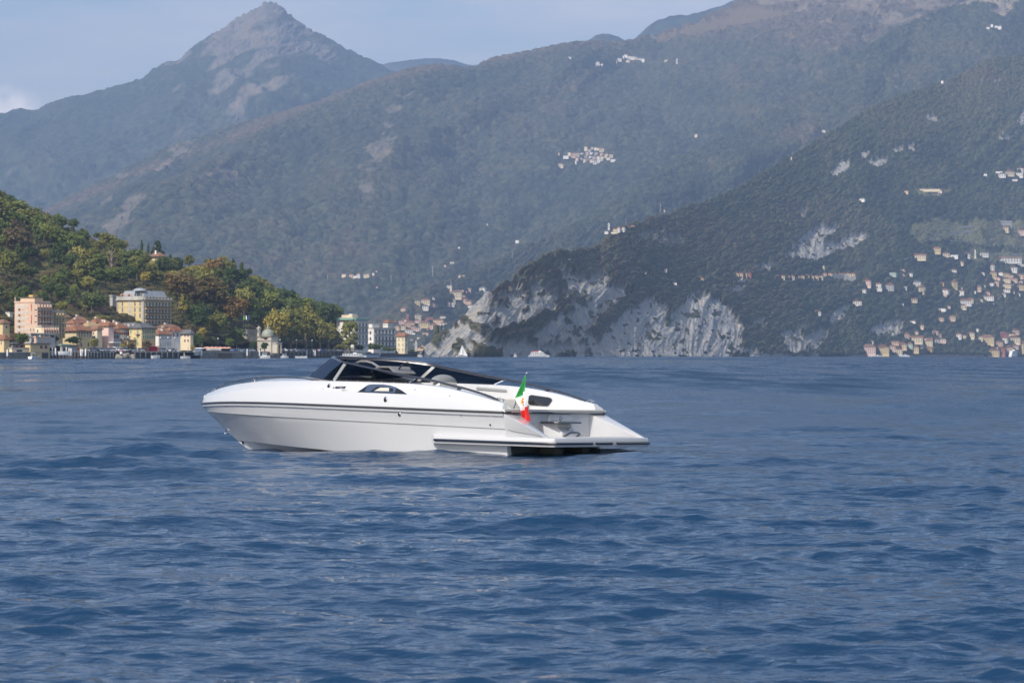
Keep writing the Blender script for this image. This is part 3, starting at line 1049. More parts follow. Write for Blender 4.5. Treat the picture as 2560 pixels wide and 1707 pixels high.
top = [(*U1f(t), zt1(U1f(t)[0])) for t in tt]
sidesx = np.linspace(0, 1, 14)[1:]


def side_strip(sgn):
    f_, t_ = [], []
    for k in sidesx:
        xb = 4.73 + (7.07 - 4.73) * k
        f_.append((xb, sgn * I(xb, [(4.73, 1.10), (5.8, 1.155), (7.07, 1.15)]), z_sheer(xb) + .008))
        xt = 5.365 + (7.28 - 5.365) * k
        t_.append((xt, sgn * yt1(xt), zt1(xt)))
    return f_, t_


lf, lt = side_strip(-1)
rf, rt = side_strip(1)


def pane(fs, tops):
    mb = MB()
    rows = []
    for k in (0, .25, .5, .75, 1):
        rows.append([tuple(np.array(a) * (1 - k) + np.array(b) * k + np.array([0, 0, .012 * math.sin(math.pi * k)])) for a, b in zip(fs, tops)])
    mb.grid(rows)
    return mb


ic = 19
pane(foot[:ic], top[:ic]).build("windscreen_pane", TINTGLASS, boat, smooth=True)
pane(foot[ic - 1:], top[ic - 1:]).build("windscreen_pane", TINTGLASS, boat, smooth=True)
pane([foot[0]] + lf, [top[0]] + lt).build("side_window", TINTGLASS, boat, smooth=True)
pane([foot[-1]] + rf, [top[-1]] + rt).build("side_window", TINTGLASS, boat, smooth=True)
wf = MB()
tail = [(x, yt1(x), zt1(x)) for x in np.linspace(7.28, 9.24, 18)[1:]] + [(9.28, 1.185, .895), (9.31, 1.185, .86)]
port_tail = [(x, -y, z) for x, y, z in tail]
full = port_tail[::-1] + lt[::-1] + top + rt + tail
wf.tube(full, .021, 8)
frame = wf.build("windscreen_frame", DSTEEL, boat, smooth=True)
mb = MB()
mb.tube([(x, y * .985, z - .024) for x, y, z in lt[::-1] + top + rt], .011, 6)
mb.build("frame_trim", DTRIM, frame, smooth=True)
mb = MB()
mb.tube([(x, y, z) for x, y, z in lf[::-1] + foot + rf], .013, 6)
mb.build("screen_base", RUBBER, boat, smooth=True)
for x in np.linspace(4.8, 7.0, 8):
    MB().box(x, -(I(x, [(4.73, 1.10), (5.8, 1.155), (7.07, 1.15)]) + .014), z_sheer(x) + .010, .022, .01, .022).build("screen_fixing", STEEL, boat)
for sgn in (-1, 1):          # pillars
    a, b = (5.06, sgn * 1.122, z_sheer(5.06) + .01), (5.44, sgn * 1.205, zt1(5.44) - .02)
    MB().bar(a, b, .065, .02, up=(0, 1, 0)).build("windscreen_pillar", mat("pillar_silver", (.60, .60, .58), .3, metal=.6), boat, bevel=.004)
    a, b = (7.07, sgn * 1.15, z_sheer(7.07) + .01), (7.29, sgn * 1.213, zt1(7.29) - .01)
    MB().bar(a, b, .022, .02, up=(0, 1, 0)).build("window_end_strip", STEEL, boat)
    MB().bar((8.32, sgn * 1.20, z_sheer(8.32)), (8.42, sgn * 1.20, zt1(8.42)), .05, .02, up=(0, 1, 0)).build("rail_stanchion", DSTEEL, boat)
a, b = (3.46, .10, zf0(3.46, .1)), (4.16, .10, zt1(4.16) - .02)
MB().bar(a, b, .045, .02, up=(0, 1, 0)).build("windscreen_pillar", BLACKG, boat)

# --- bow rails
for sgn in (-1, 1):
    mb = MB()
    pts = [(.62, .155, .975), (.70, .20, 1.03), (.95, .32, 1.075), (1.46, .495, 1.135), (1.95, .65, 1.185), (2.45, .782, 1.222), (2.95, .90, 1.240), (3.4, .977, 1.245), (3.8, 1.03, 1.240), (4.2, 1.088, 1.228), (4.66, 1.14, 1.192)]
    mb.tube([(x, sgn * y, z) for x, y, z in pts], .014, 7)
    br = mb.build("bow_rail", DSTEEL, boat, smooth=True)
    mb = MB()
    mb.tube([(2.50, sgn * .80, z_sheer(2.5) + .02), (2.44, sgn * .785, 1.222)], [.022, .012], 7)
    mb.tube([(2.50, sgn * .80, z_sheer(2.5)), (2.50, sgn * .80, z_sheer(2.5) + .035)], .03, 8)
    mb.build("rail_stanchion", STEEL, br, smooth=True)


def cleat(x, y, z, dx, dz):
    mb = MB()
    mb.tube([(x - .11, y, z + .045 - dz), (x, y, z + .055), (x + .11, y, z + .045 + dz)], [.008, .012, .008], 6)
    for k in (-.04, .04):
        mb.tube([(x + k, y, z - .01 + k * dx), (x + k, y, z + .05 + k * dx)], .011, 6)
    mb.build("cleat", STEEL, boat, smooth=True)


cleat(9.40, -1.21, .858, -.17, -.018)
cleat(9.40, 1.21, .858, -.17, -.018)
cleat(.34, 0.0, .935, .12, .012)

# --- hull window on the port topside
def side_pt(x, z, o=.004):
    return (x, -(side_y(x, z) + o), z)


hw = empty("hull_window"); hw.parent = boat
mb = MB()
xs = np.linspace(5.98, 7.25, 34)
topz = lambda x: min(I(x, [(5.98, .985), (6.16, 1.122), (6.3, 1.134), (6.55, 1.132), (6.72, 1.118), (6.90, 1.085), (7.08, 1.03), (7.25, .962)]), z_sheer(x) - .03)
botz = lambda x: .984 - .018 * (x - 5.98)
mb.grid([[side_pt(x, botz(x) + (max(topz(x), botz(x) + .001) - botz(x)) * k) for x in xs] for k in (0, .34, .67, 1)])
mb.build("window_surround", BLACKG, hw, smooth=True)
CHROME = mat("chrome", (.42, .43, .45), .10, metal=1.0)
mb = MB()
x2 = np.linspace(6.16, 6.93, 20)
mb.grid([[side_pt(x, botz(x) + .012 + (topz(x) - .006 - botz(x) - .012) * k, .007) for x in x2] for k in (0, .5, 1)])
mb.build("window_bezel", CHROME, hw, smooth=True)
mb = MB()
x3 = np.linspace(6.30, 6.88, 14)
sk = lambda x, k: x + .12 * k * (1 if x < 6.5 else -.3)
mb.grid([[side_pt(sk(x, k), 1.005 + .09 * k * I(x, [(6.3, 1), (6.7, .9), (6.88, .6)]), .010) for x in x3] for k in (0, .5, 1)])
mb.build("window_pane", BLACKG, hw, smooth=True)
mb = MB()
mb.grid([[side_pt(sk(x, k) + .06, 1.012 + .062 * k, .013) for x in np.linspace(6.34, 6.72, 8)] for k in (0, .5, 1)])
mb.build("window_reflector", mat("chart_panel", (.45, .43, .38), .3), hw, smooth=True)


def vent(x, z, rx, rz, name="side_light"):
    y = side_y(x, z) if z > z_rail(x) else I(z, [(z3(x), y3(x)), (z_rail(x) - .085, hb(x) - .045)])
    e = empty(name); e.parent = boat
    mb = MB()
    mb.lathe([(0, -.016), (rx * .55, -.016), (rx * .7, -.012), (rx, -.004), (rx * 1.02, .004)], 18, (x, -y, z), 'y')
    mb.v = [(a, b, z + (c - z) * rz / rx) for a, b, c in mb.v]
    mb.build("light_rim", CHROME, e, smooth=True)
    mb = MB()
    mb.lathe([(0, -.020), (rx * .62, -.018)], 14, (x, -y, z), 'y')
    mb.v = [(a, b, z + (c - z) * rz / rx) for a, b, c in mb.v]
    mb.build("light_lens", BLACKG, e, smooth=True)


vent(5.13, 1.078, .052, .052)
vent(6.73, .850, .050, .062)
vent(7.06, .600, .036, .040, "hull_drain")
vent(8.58, .60, .013, .013, "hull_drain")
vent(9.25, .45, .022, .022, "hull_drain")
for x, z in ((7.40, 1.045), (8.28, .945), (5.0, 1.03)):
    mb = MB(); y = side_y(x, z)
    mb.lathe([(0, -.008), (.012, -.006), (.014, .002)], 10, (x, -y, z), 'y')
    mb.build("snap_fixing", STEEL, boat)

# --- lettering on the topside
def lettering(txt, x, z, size, shear=0.0, sx=1.0):
    cu = bpy.data.curves.new("lettering", 'FONT')
    cu.body = txt
    cu.size = size
    cu.shear = shear
    cu.extrude = .001
    cu.offset = .0035 * (size > .03)
    tmp = bpy.data.objects.new("lettering", cu)
    COL.objects.link(tmp)
    dg = bpy.context.evaluated_depsgraph_get()
    me = bpy.data.meshes.new_from_object(tmp.evaluated_get(dg))
    bpy.data.objects.remove(tmp)
    me.transform(Matrix.Scale(sx, 4, (1, 0, 0)))
    for v in me.vertices:
        lx, lz = x + v.co.x, z + v.co.y
        v.co = Vector(side_pt(lx, lz, .005 + v.co.z))
    me.materials.clear()
    me.materials.append(BLACKG)
    return link_mesh("lettering", me, boat)


lettering("A", 5.255, 1.050, .036, .2, 1.2)
lettering("MASTER", 5.305, 1.045, .056, .25, 1.45)
mb = MB()
mb.add([side_pt(5.385, 1.018, .006), side_pt(5.395, 1.055, .006), side_pt(5.42, 1.105, .006), side_pt(5.41, 1.06, .006)], [(0, 1, 2, 3)])
mb.add([side_pt(5.49, 1.013, .006), side_pt(5.60, 1.020, .006), side_pt(5.74, 1.008, .006), side_pt(5.60, 1.012, .006)], [(0, 1, 2, 3)])
mb.build("lettering_flash", BLACKG, boat)
lettering("T T", 5.565, .990, .022, 0, 1.2)

# --- stern: wings, bathing platform, steps
for sgn in (-1, 1):
    mb = MB()
    A, B, A0, B0 = (BL, 1.375, .655), (BL, .97, .65), (BL - .02, 1.285, .21), (BL, .97, .21)
    T, T2, T0 = (10.62, 1.325, .245), (10.60, 1.26, .245), (10.62, 1.29, .20)
    vs = [A, B, A0, B0, T, T2, T0]
    mb.add([(x, sgn * y, z) for x, y, z in vs], [(0, 1, 5, 4), (0, 4, 6, 2), (1, 3, 6, 5), (0, 2, 3, 1), (2, 6, 3), (4, 5, 6)])
    mb.build("stern_wing", GEL, boat, bevel=.012, smooth=True, angle=50)
pl = [(7.82, -1.16), (7.84, -1.34), (7.95, -1.405), (10.2, -1.40), (10.66, -1.325), (10.72, -1.28), (10.74, -.6), (10.74, .6), (10.72, 1.28), (10.66, 1.325), (10.2, 1.40), (7.95, 1.405), (7.84, 1.34), (7.82, 1.16)]
mb = MB()
mb.prism([(x, y, .095) for x, y in pl], (0, 0, .158))
plat = mb.build("bathing_platform", GEL, boat, bevel=.025, smooth=True, angle=50)
mb = MB()
mb.tube([(7.98, -1.418, .158), (10.2, -1.412, .158), (10.66, -1.338, .158), (10.735, -1.28, .158), (10.752, -.32, .158)], .023, 8)
mb.tube([(7.98, 1.418, .158), (10.2, 1.412, .158), (10.66, 1.338, .158), (10.735, 1.28, .158), (10.752, .35, .158)], .023, 8)
mb.tube([(10.752, -.22, .158), (10.752, .22, .158)], .023, 8)
fd = mb.build("platform_fender", RUBBER, plat, smooth=True)
mb = MB()
mb.tube([(7.98, -1.444, .166), (10.2, -1.438, .166), (10.66, -1.364, .166), (10.755, -1.29, .166), (10.778, -.36, .166)], .006, 5)
mb.tube([(10.755, 1.29, .166), (10.778, .38, .166)], .006, 5)
mb.tube([(10.778, -.20, .166), (10.778, .20, .166)], .006, 5)
mb.build("fender_insert", STEEL, plat, smooth=True)
TEAK = mat("platform_grey_mat", (.42, .42, .41), .7, var=.12, vscale=14, streak=.1)
MB().box(10.45, 0, .256, .40, 1.9, .010).build("platform_tread", TEAK, plat)
# step block
mb = MB()
prof = [(BL - .02, .25), (10.15, .25), (10.13, .34), (10.02, .42), (10.0, .49), (BL - .02, .49)]
mb.prism([(x, -.42, z) for x, z in prof], (0, .40, 0))
mb.build("step_block", GEL, boat, bevel=.012, smooth=True, angle=50)
MB().box(BL + .02, .10, .565, .05, .62, .15).build("transom_hatch", GEL, boat, bevel=.012)
mb = MB()
mb.prism([(BL + .05, -.45, .492), (10.10, -.60, .492), (10.17, -.55, .492), (10.17, .06, .492), (10.10, .10, .492), (BL + .05, .06, .492)], (0, 0, .03))
mb.build("step_plate", DTRIM, boat, bevel=.006)
mb = MB()
mb.tube([(10.2, -.46, .258), (10.28, -.45, .30), (10.30, -.38, .335), (10.30, -.18, .335), (10.28, -.11, .31), (10.2, -.10, .262)], .020, 7)
mb.build("boarding_ladder", DTRIM, boat, smooth=True)
for (x, y, z, r_) in ((BL + .05, .10, .575, .045), (10.09, -.16, .375, .042)):
    mb = MB(); mb.lathe([(0, .012), (r_ * .5, .010), (r_ * .7, .014), (r_, .006), (r_, -.004)], 16, (x, y, z), 'x')
    mb.build("filler_cap", CHROME, boat, smooth=True)
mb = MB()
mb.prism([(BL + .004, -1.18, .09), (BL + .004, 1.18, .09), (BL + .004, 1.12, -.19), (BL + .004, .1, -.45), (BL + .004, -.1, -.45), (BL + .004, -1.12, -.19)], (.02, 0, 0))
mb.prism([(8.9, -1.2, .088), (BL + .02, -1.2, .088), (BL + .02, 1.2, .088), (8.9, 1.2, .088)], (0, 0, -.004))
mb.build("stern_shade_panel", DRIVESHADE, boat)  # dark green sheets added as painted shade under the bathing platform
for y in (-.36, .36):
    mb = MB()
    mb.prism([(9.62, y - .10, .06), (10.02, y - .08, .06), (9.98, y - .05, -.6), (9.70, y - .07, -.6)], (0, .18, 0))
    mb.box(9.9, y, -.25, .55, .12, .05)
    mb.build("stern_drive", DRIVESHADE, boat, bevel=.02)
mb = MB(); mb.tube([(.76, 0, .165), (.70, 0, .12), (.74, 0, .08), (.86, 0, .10)], .014, 6)
mb.build("bow_eye", STEEL, boat)

# --- inside the screen
mb = MB()
mb.prism([(4.62, y, z) for y, z in ((-1.02, 1.08), (1.02, 1.08), (.98, 1.24), (.2, 1.30), (-.98, 1.24))], (.42, 0, 0))
mb.build("dashboard", BLACKG, boat, bevel=.02)
mb = MB()
prof = [(4.55, 1.26), (4.62, 1.41), (4.80, 1.49), (5.12, 1.49), (5.31, 1.36), (5.27, 1.34), (5.10, 1.455), (4.83, 1.455), (4.68, 1.40), (4.62, 1.26)]
mb.prism([(x, .28, z) for x, z in prof], (0, .55, 0))
mb.build("instrument_hood", GREYP, boat, bevel=.012)
mb = MB()
mb.prism([(4.72, .30, 1.26), (5.22, .30, 1.26), (5.22, .30, 1.36), (5.08, .30, 1.45), (4.84, .30, 1.45), (4.70, .30, 1.38)], (0, .5, 0))
mb.build("instrument_panel", BLACKG, boat)
for k in range(5):
    mb = MB(); mb.lathe([(0, -.008), (.022, -.008), (.026, .004)], 10, (4.80 + .09 * k, .295, 1.36 + .025 * math.sin(k * 2.1)), 'y')
    mb.build("gauge", CHROME, boat)
arc = [(3.98, 1.47), (4.10, 1.555), (4.29, 1.60), (4.45, 1.60), (4.62, 1.57), (4.78, 1.50), (4.92, 1.40)]
mb = MB(); mb.tube([(x, .32, z - .02) for x, z in arc], .022, 7)
mb.build("dash_arch", GREYP, boat, smooth=True)
mb = MB()
mb.tube([(5.20 + .06 * math.cos(a), .62 + .17 * math.sin(a), 1.40 + .16 * math.cos(a)) for a in np.linspace(0, 2 * math.pi, 22)[:-1]], .016, 6, closed=True)
mb.tube([(5.02, .62, 1.34), (5.20, .62, 1.40)], .03, 6)
mb.bar((5.17, .46, 1.40), (5.17, .78, 1.40), .03, .012)
mb.build("steering_wheel", RUBBER, boat, smooth=True)
mb = MB(); mb.prism([(4.96, -.93, 1.18), (5.86, -.93, 1.18), (5.82, -.93, 1.25), (5.0, -.93, 1.25)], (0, .05, 0))
mb.build("side_panel", WOODB, boat)
mb = MB(); mb.prism([(4.90, -.94, 1.25), (5.84, -.94, 1.25), (5.90, -.94, 1.285), (5.3, -.94, 1.295), (4.98, -.94, 1.27)], (0, .06, 0))
mb.build("side_shelf", WHITEUPH, boat)


def seat(x, y, w, zt, headrest=True):
    e = empty("helm_seat"); e.parent = boat
    mb = MB(); mb.box(x - .25, y, .74, .5, w, .16)
    mb.build("seat_cushion", WHITEUPH, e, bevel=.05, smooth=True, angle=80)
    mb = MB()
    rows = []
    for k in np.linspace(0, 1, 7):
        z = .72 + (zt - .72) * k
        xo = x + .10 + .14 * k
        rows.append([(xo - .06, y - w / 2 * (1 - .25 * k ** 3), z), (xo - .10, y, z), (xo - .06, y + w / 2 * (1 - .25 * k ** 3), z), (xo + .10, y + w / 2 * (1 - .3 * k ** 3), z), (xo + .12, y, z), (xo + .10, y - w / 2 * (1 - .3 * k ** 3), z)])
    mb.grid(rows, True)
    mb.add(rows[-1], [tuple(range(6))])
    mb.build("seat_back", WHITEUPH, e, smooth=True, angle=60)
    if headrest:
        mb = MB()
        rows = []
        for k in np.linspace(0, 1, 8):
            a = k * math.pi / 2
            s_, c_ = math.sin(a), math.cos(a)
            rows.append([(x + .20 + .15 * c_ * math.cos(b), y + .33 * c_ * math.sin(b), zt - .01 + .155 * s_) for b in np.linspace(0, 2 * math.pi, 21)[:-1]])
        mb.grid(rows, True)
        mb.build("headrest", GREYUPH, e, smooth=True, angle=80)


seat(6.42, .22, .62, 1.195)
seat(5.20, -.42, .5, 1.20, False)
mb = MB(); mb.lathe([(0, -.02), (.14, -.02), (.155, 0), (.14, .03), (0, .035)], 20, (5.5, -.62, 1.22), 'y')
mb.build("speaker_pod", RUBBER, boat, smooth=True)
mb = MB(); mb.box(7.75, 0, .66, .5, 1.9, .14); mb.box(8.0, 0, .80, .14, 1.9, .24)
mb.build("aft_bench", WHITEUPH, boat, bevel=.04, smooth=True, angle=80)

# ------------------------------------------------------------------ ensign on its staff
bM = Matrix.Translation((-6.37, 49.32, .09)) @ Matrix.Rotation(-BPSI, 4, 'Z') @ Matrix.Rotation(BHEEL, 4, 'X')
flag = empty("flag")
flag.matrix_world = bM @ Matrix.Translation((9.47, -.96, .735))
tag(flag, "limp green, white and red ensign on a slanting staff at the motor boat's stern", "flag")
mb = MB(); mb.tube([(0, 0, 0), (.285, 0, .635)], .012, 7)
mb.lathe([(0, .655), (.016, .645), (.018, .635), (.012, .625)], 8, (.29, 0, 0))
mb.build("flagstaff", STEEL, flag, smooth=True)
FL = bpy.data.materials.new("flag_cloth"); FL.use_nodes = True
n = FL.node_tree; b = n.nodes["Principled BSDF"]; b.inputs["Roughness"].default_value = .8
at = n.nodes.new("ShaderNodeAttribute"); at.attribute_name = "cloth_colour"
n.links.new(at.outputs["Color"], b.inputs["Base Color"])
wv = n.nodes.new("ShaderNodeTexNoise"); wv.inputs["Scale"].default_value = 90
bp_ = n.nodes.new("ShaderNodeBump"); bp_.inputs["Strength"].default_value = .25; bp_.inputs["Distance"].default_value = .004
n.links.new(wv.outputs[0], bp_.inputs["Height"]); n.links.new(bp_.outputs[0], b.inputs["Normal"])
nu, nv = 72, 40                       # u along the fly (green, white, red), v down the hoist
keyL = [(0, (.265, .60)), (.30, (.075, .21)), (.42, (.12, .12)), (.56, (.215, .03)), (.75, (.225, -.08)), (1.0, (.225, -.15))]    # lower edge, then leech, in x,z
keyR = [(0, (.285, .60)), (.30, (.295, .34)), (.42, (.305, .27)), (.56, (.32, .13)), (.75, (.335, -.02)), (1.0, (.375, -.205))]
V, C = [], []
for i in range(nu + 1):
    u = i / nu
    lx, lz = I(u, [(k, p[0]) for k, p in keyL]), I(u, [(k, p[1]) for k, p in keyL])
    rx, rz = I(u, [(k, p[0]) for k, p in keyR]), I(u, [(k, p[1]) for k, p in keyR])
    for j in range(nv + 1):
        v = j / nv
        x, z = lx + (rx - lx) * v, lz + (rz - lz) * v
        y = -.012 - .045 * math.sin(v * 7.5 + u * 3.0) * min(1, u * 3) - .02 * math.sin(v * 15 + 1.0) * u
        V.append((x, y, z))
        col = (.015, .23, .045) if u < .345 else ((.74, .74, .76) if u < .66 else (.60, .02, .018))
        # emblem in the white field: a crowned shield quartered red, white and blue in a rope border
        if .375 < u < .635 and .15 < v < .85:
            a, c = (u - .505) / .125, (v - .5) / .34
            rr_ = math.sqrt(a * a + c * c)
            if .84 < rr_ < 1.0: col = (.55, .33, .06)
            elif rr_ <= .84:
                q_ = (a > 0) + 2 * (c > 0)
                col = ((.55, .05, .04), (.10, .17, .45), (.72, .70, .68), (.55, .06, .05))[q_]
                if abs(a) < .07 or abs(c) < .07: col = (.74, .72, .66)
                elif abs(abs(a) - .42) < .11 and abs(abs(c) - .40) < .12: col = (.70, .55, .25)
            elif a < -.75 and abs(c) < .5: col = (.60, .30, .05)
        C.append(col)
fs = [[i * (nv + 1) + j, i * (nv + 1) + j + 1, (i + 1) * (nv + 1) + j + 1, (i + 1) * (nv + 1) + j] for i in range(nu) for j in range(nv)]
np_mesh("flag_cloth", np.array(V), np.array(fs), FL, flag, attrs={"cloth_colour": np.array(C)})
# ------------------------------------------------------------------ things on shore: helpers
ORD = "first second third fourth fifth sixth seventh eighth ninth tenth eleventh twelfth thirteenth fourteenth fifteenth sixteenth seventeenth eighteenth nineteenth twentieth".split()
NUMW = "zero one two three four five six seven eight nine ten eleven twelve thirteen fourteen fifteen sixteen seventeen eighteen nineteen twenty".split()
PENDING = []          # (object, phrase, px, py) labelled together at the end


def pend(o, phrase, cat, group, px, py=0.0):
    o["category"] = cat
    if group: o["group"] = group
    PENDING.append((o, phrase, px, py))


def finish_labels():
    by = {}
    for it in PENDING: by.setdefault(it[1], []).append(it)
    for ph, its in by.items():
        its.sort(key=lambda t: (t[2], t[3]))
        n = len(its)
        for k, it in enumerate(its):
            if n == 1: lb = ph
            elif k == 0: lb = f"{ph}, leftmost of {NUMW[n] if n <= 20 else n}"
            elif k == n - 1: lb = f"{ph}, rightmost of {NUMW[n] if n <= 20 else n}"
            elif k < 20: lb = f"{ph}, {ORD[k]} from left"
            else: lb = f"{ph}, {ORD[n - 1 - k] if n - 1 - k < 20 else str(n - k) + 'th'} from right"
            it[0]["label"] = lb


def stucco(name, col): return mat(name, col, .85, spec=.2, var=.10, vscale=.35, streak=.4)


SY = stucco("stucco_yellow", (.54, .43, .24)); SCR = stucco("stucco_cream", (.63, .53, .37)); SPK = stucco("stucco_pink", (.54, .39, .30))
SWH = stucco("stucco_white", (.70, .66, .60)); SGR = stucco("stucco_grey", (.38, .37, .36)); SPE = stucco("stucco_peach", (.60, .43, .29))
SRD = stucco("stucco_red", (.38, .14, .11)); SOC = stucco("stucco_ochre", (.55, .35, .13)); SGN = stucco("stucco_green", (.42, .52, .42)); SPW = stucco("stucco_palepink", (.66, .48, .42))
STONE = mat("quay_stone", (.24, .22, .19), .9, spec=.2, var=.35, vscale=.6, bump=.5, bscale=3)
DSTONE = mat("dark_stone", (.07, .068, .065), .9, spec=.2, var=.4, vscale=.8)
TILE = mat("clay_tiles", (.21, .105, .066), .85, spec=.2, var=.30, vscale=.5, streak=2)
TILE2 = mat("old_clay_tiles", (.20, .115, .078), .85, spec=.2, var=.30, vscale=.6)
SLATE = mat("grey_slate", (.105, .105, .11), .7, spec=.3, var=.25, vscale=.5)
ZINC = mat("zinc_roof", (.27, .29, .32), .5, spec=.4, var=.15, vscale=.6)
GLASSD = mat("window_glass", (.030, .034, .040), .12, spec=.6)
FRAMEW = mat("window_frame_white", (.55, .53, .49), .6)
SHG = mat("shutter_green", (.10, .20, .06), .7); SHB = mat("shutter_brown", (.13, .06, .035), .7); SHP = mat("shutter_pale", (.42, .40, .37), .7); SHR = mat("arched_door_red", (.17, .045, .035), .7)
AWN = mat("awning_green", (.20, .34, .27), .8); AWO = mat("awning_orange", (.62, .22, .10), .8); AWR = mat("awning_crimson", (.42, .02, .05), .8); WHITEP = mat("white_paint", (.78, .77, .75), .45)
CONC = mat("concrete", (.36, .345, .32), .9, spec=.2, var=.2, vscale=.4, streak=.3)
PAVE = mat("promenade_paving", (.22, .21, .20), .9, var=.2, vscale=.5)

QY = lambda px: float(np.interp(px, [-60, 0, 220, 440, 640, 840, 960, 1045, 1060], [765, 780, 840, 910, 1010, 1190, 1480, 1750, 1760]))
TH = math.atan2(.80, .60)          # lake front runs away to the right
_wm = {}


def win_mesh(w, h, kind):
    k = (round(w, 2), round(h, 2), kind)
    if k in _wm: return _wm[k]
    mb = MB()
    t = .12
    arch = kind == 'arch'
    def outline(w, h):
        if not arch: return [(-w / 2, 0, 0), (w / 2, 0, 0), (w / 2, 0, h), (-w / 2, 0, h)]
        r_ = w / 2
        return [(-r_, 0, 0), (r_, 0, 0)] + [(r_ * math.cos(a), 0, h - r_ + r_ * math.sin(a)) for a in np.linspace(0, math.pi, 9)]
    mb.prism(outline(w + .3, h + .15), (0, -.06, 0))
    nf = len(mb.f)
    mb.prism([(x, y - .065, z + .07) for x, y, z in outline(w, h)], (0, -.03, 0))
    if kind in ('dark', 'pale') and h > .9:
        mb.box(0, -.10, h * .5, .08, .02, h * .9)
    tmp = mb.build("window", FRAMEW)
    me = tmp.data
    me.materials.append({'dark': GLASSD, 'arch': SHR, 'green': SHG, 'brown': SHB, 'pale': SHP, 'glass': GLASSD}[kind])
    for i, p in enumerate(me.polygons):
        if i >= nf and len(p.vertices) and min(me.vertices[v].co.y for v in p.vertices) < -.07 and not (kind in ('dark', 'pale') and h > .9 and i >= nf + 6): p.material_index = 1
    bpy.data.objects.remove(tmp)
    _wm[k] = me
    return me


class Bld:
    """one building standing on its near corner: local x runs along the lake face, local y along the landward side face"""

    def __init__(s, name, label, cat, pl, pc, pr, py_e, py_b, Y, wall, theta=TH, base_drop=1.0, group=None, cut=None):
        k = Y / F
        s.k = k
        s.Y = Y
        s.wl = (pc - pl) * k / math.sin(theta)
        s.wr = (pr - pc) * k / math.cos(theta)
        s.zb = CAM_H + (hor(pc) - py_b) * k
        s.h = (py_b - py_e) * k
        p = W(pc, py_b, Y)
        s.o = empty(name, p, (0, 0, theta))
        tag(s.o, label, cat, group)
        s.pc = pc
        mb = MB()
        mb.box(s.wr / 2, s.wl / 2, (s.h - base_drop) / 2, s.wr, s.wl, s.h + base_drop)
        s.wall = mb.build("wall", wall, s.o)
        s.theta = theta

    def z(s, py): return CAM_H + (hor(s.pc) - py) * s.k - s.zb

    def hip(s, py_r, m, over=.5, ridge=.35, inset=None):
        h, r = s.h, s.z(py_r)
        x0, x1, y0, y1 = -over, s.wr + over, -over, s.wl + over
        w, d = x1 - x0, y1 - y0
        mb = MB()
        if w > d:
            a = d / 2 * (1 - ridge) + .01
            rg = [(x0 + a, (y0 + y1) / 2, r), (x1 - a, (y0 + y1) / 2, r)]
            fs = [(0, 1, 5, 4), (1, 2, 5), (2, 3, 4, 5), (3, 0, 4)]
        else:
            a = w / 2 * (1 - ridge) + .01
            rg = [((x0 + x1) / 2, y0 + a, r), ((x0 + x1) / 2, y1 - a, r)]
            fs = [(0, 1, 4), (1, 2, 5, 4), (2, 3, 5), (3, 0, 4, 5)]
        mb.add([(x0, y0, h + .12), (x1, y0, h + .12), (x1, y1, h + .12), (x0, y1, h + .12)] + rg, fs)
        mb.box((x0 + x1) / 2, (y0 + y1) / 2, h + .02, w - .1, d - .1, .24)
        s.roof = mb.build("roof", m, s.o)
        return s

    def flat(s, m=CONC, par=.5, over=.25):
        mb = MB()
        mb.box(s.wr / 2, s.wl / 2, s.h + par / 2 - .05, s.wr + 2 * over, s.wl + 2 * over, par)
        s.roof = mb.build("roof", m, s.o)
        return s

    def wins(s, face, us, pys, wpx, hpx, kind='dark', name="window"):
        """us: 0..1 along the face from its left end in the picture; pys: bottom of each row"""
        for u in us:
            for py in pys:
                w = wpx * s.k / (math.sin(s.theta) if face == 'L' else math.cos(s.theta))
                me = win_mesh(w, hpx * s.k, kind)
                o = link_mesh(name, me, s.o)
                if face == 'L':
                    o.location = (0, s.wl * (1 - u), s.z(py)); o.rotation_euler = (0, 0, -math.pi / 2)
                else:
                    o.location = (s.wr * u, 0, s.z(py))
        return s

    def box(s, name, face, u0, u1, py0, py1, m, depth=.3, out=0.0):
        """slab standing proud of a face: u range, bottom and top in picture rows"""
        mb = MB()
        z0, z1 = s.z(py0), s.z(py1)
        if face == 'L': mb.box(-out - depth / 2, s.wl * (1 - (u0 + u1) / 2), (z0 + z1) / 2, depth, s.wl * abs(u1 - u0), z1 - z0)
        else: mb.box(s.wr * (u0 + u1) / 2, -out - depth / 2, (z0 + z1) / 2, s.wr * abs(u1 - u0), depth, z1 - z0)
        return mb.build(name, m, s.o)

    def top(s, name, x0, x1, y0, y1, py0, py1, m):
        mb = MB()
        mb.box(s.wr * (x0 + x1) / 2, s.wl * (1 - (y0 + y1) / 2), (s.z(py0) + s.z(py1)) / 2, s.wr * (x1 - x0), s.wl * (y1 - y0), s.z(py1) - s.z(py0))
        return mb.build(name, m, s.o)

    def chimney(s, x, y, py0, py1, w=.8):
        mb = MB(); mb.box(s.wr * x, s.wl * (1 - y), (s.z(py0) + s.z(py1)) / 2, w, w, s.z(py1) - s.z(py0)); mb.box(s.wr * x, s.wl * (1 - y), s.z(py1) + .08, w + .25, w + .25, .16)
        mb.build("chimney", SWH, s.o)
        return s


C_ = lambda n, a=.12, b=.88: list(np.linspace(a, b, n))

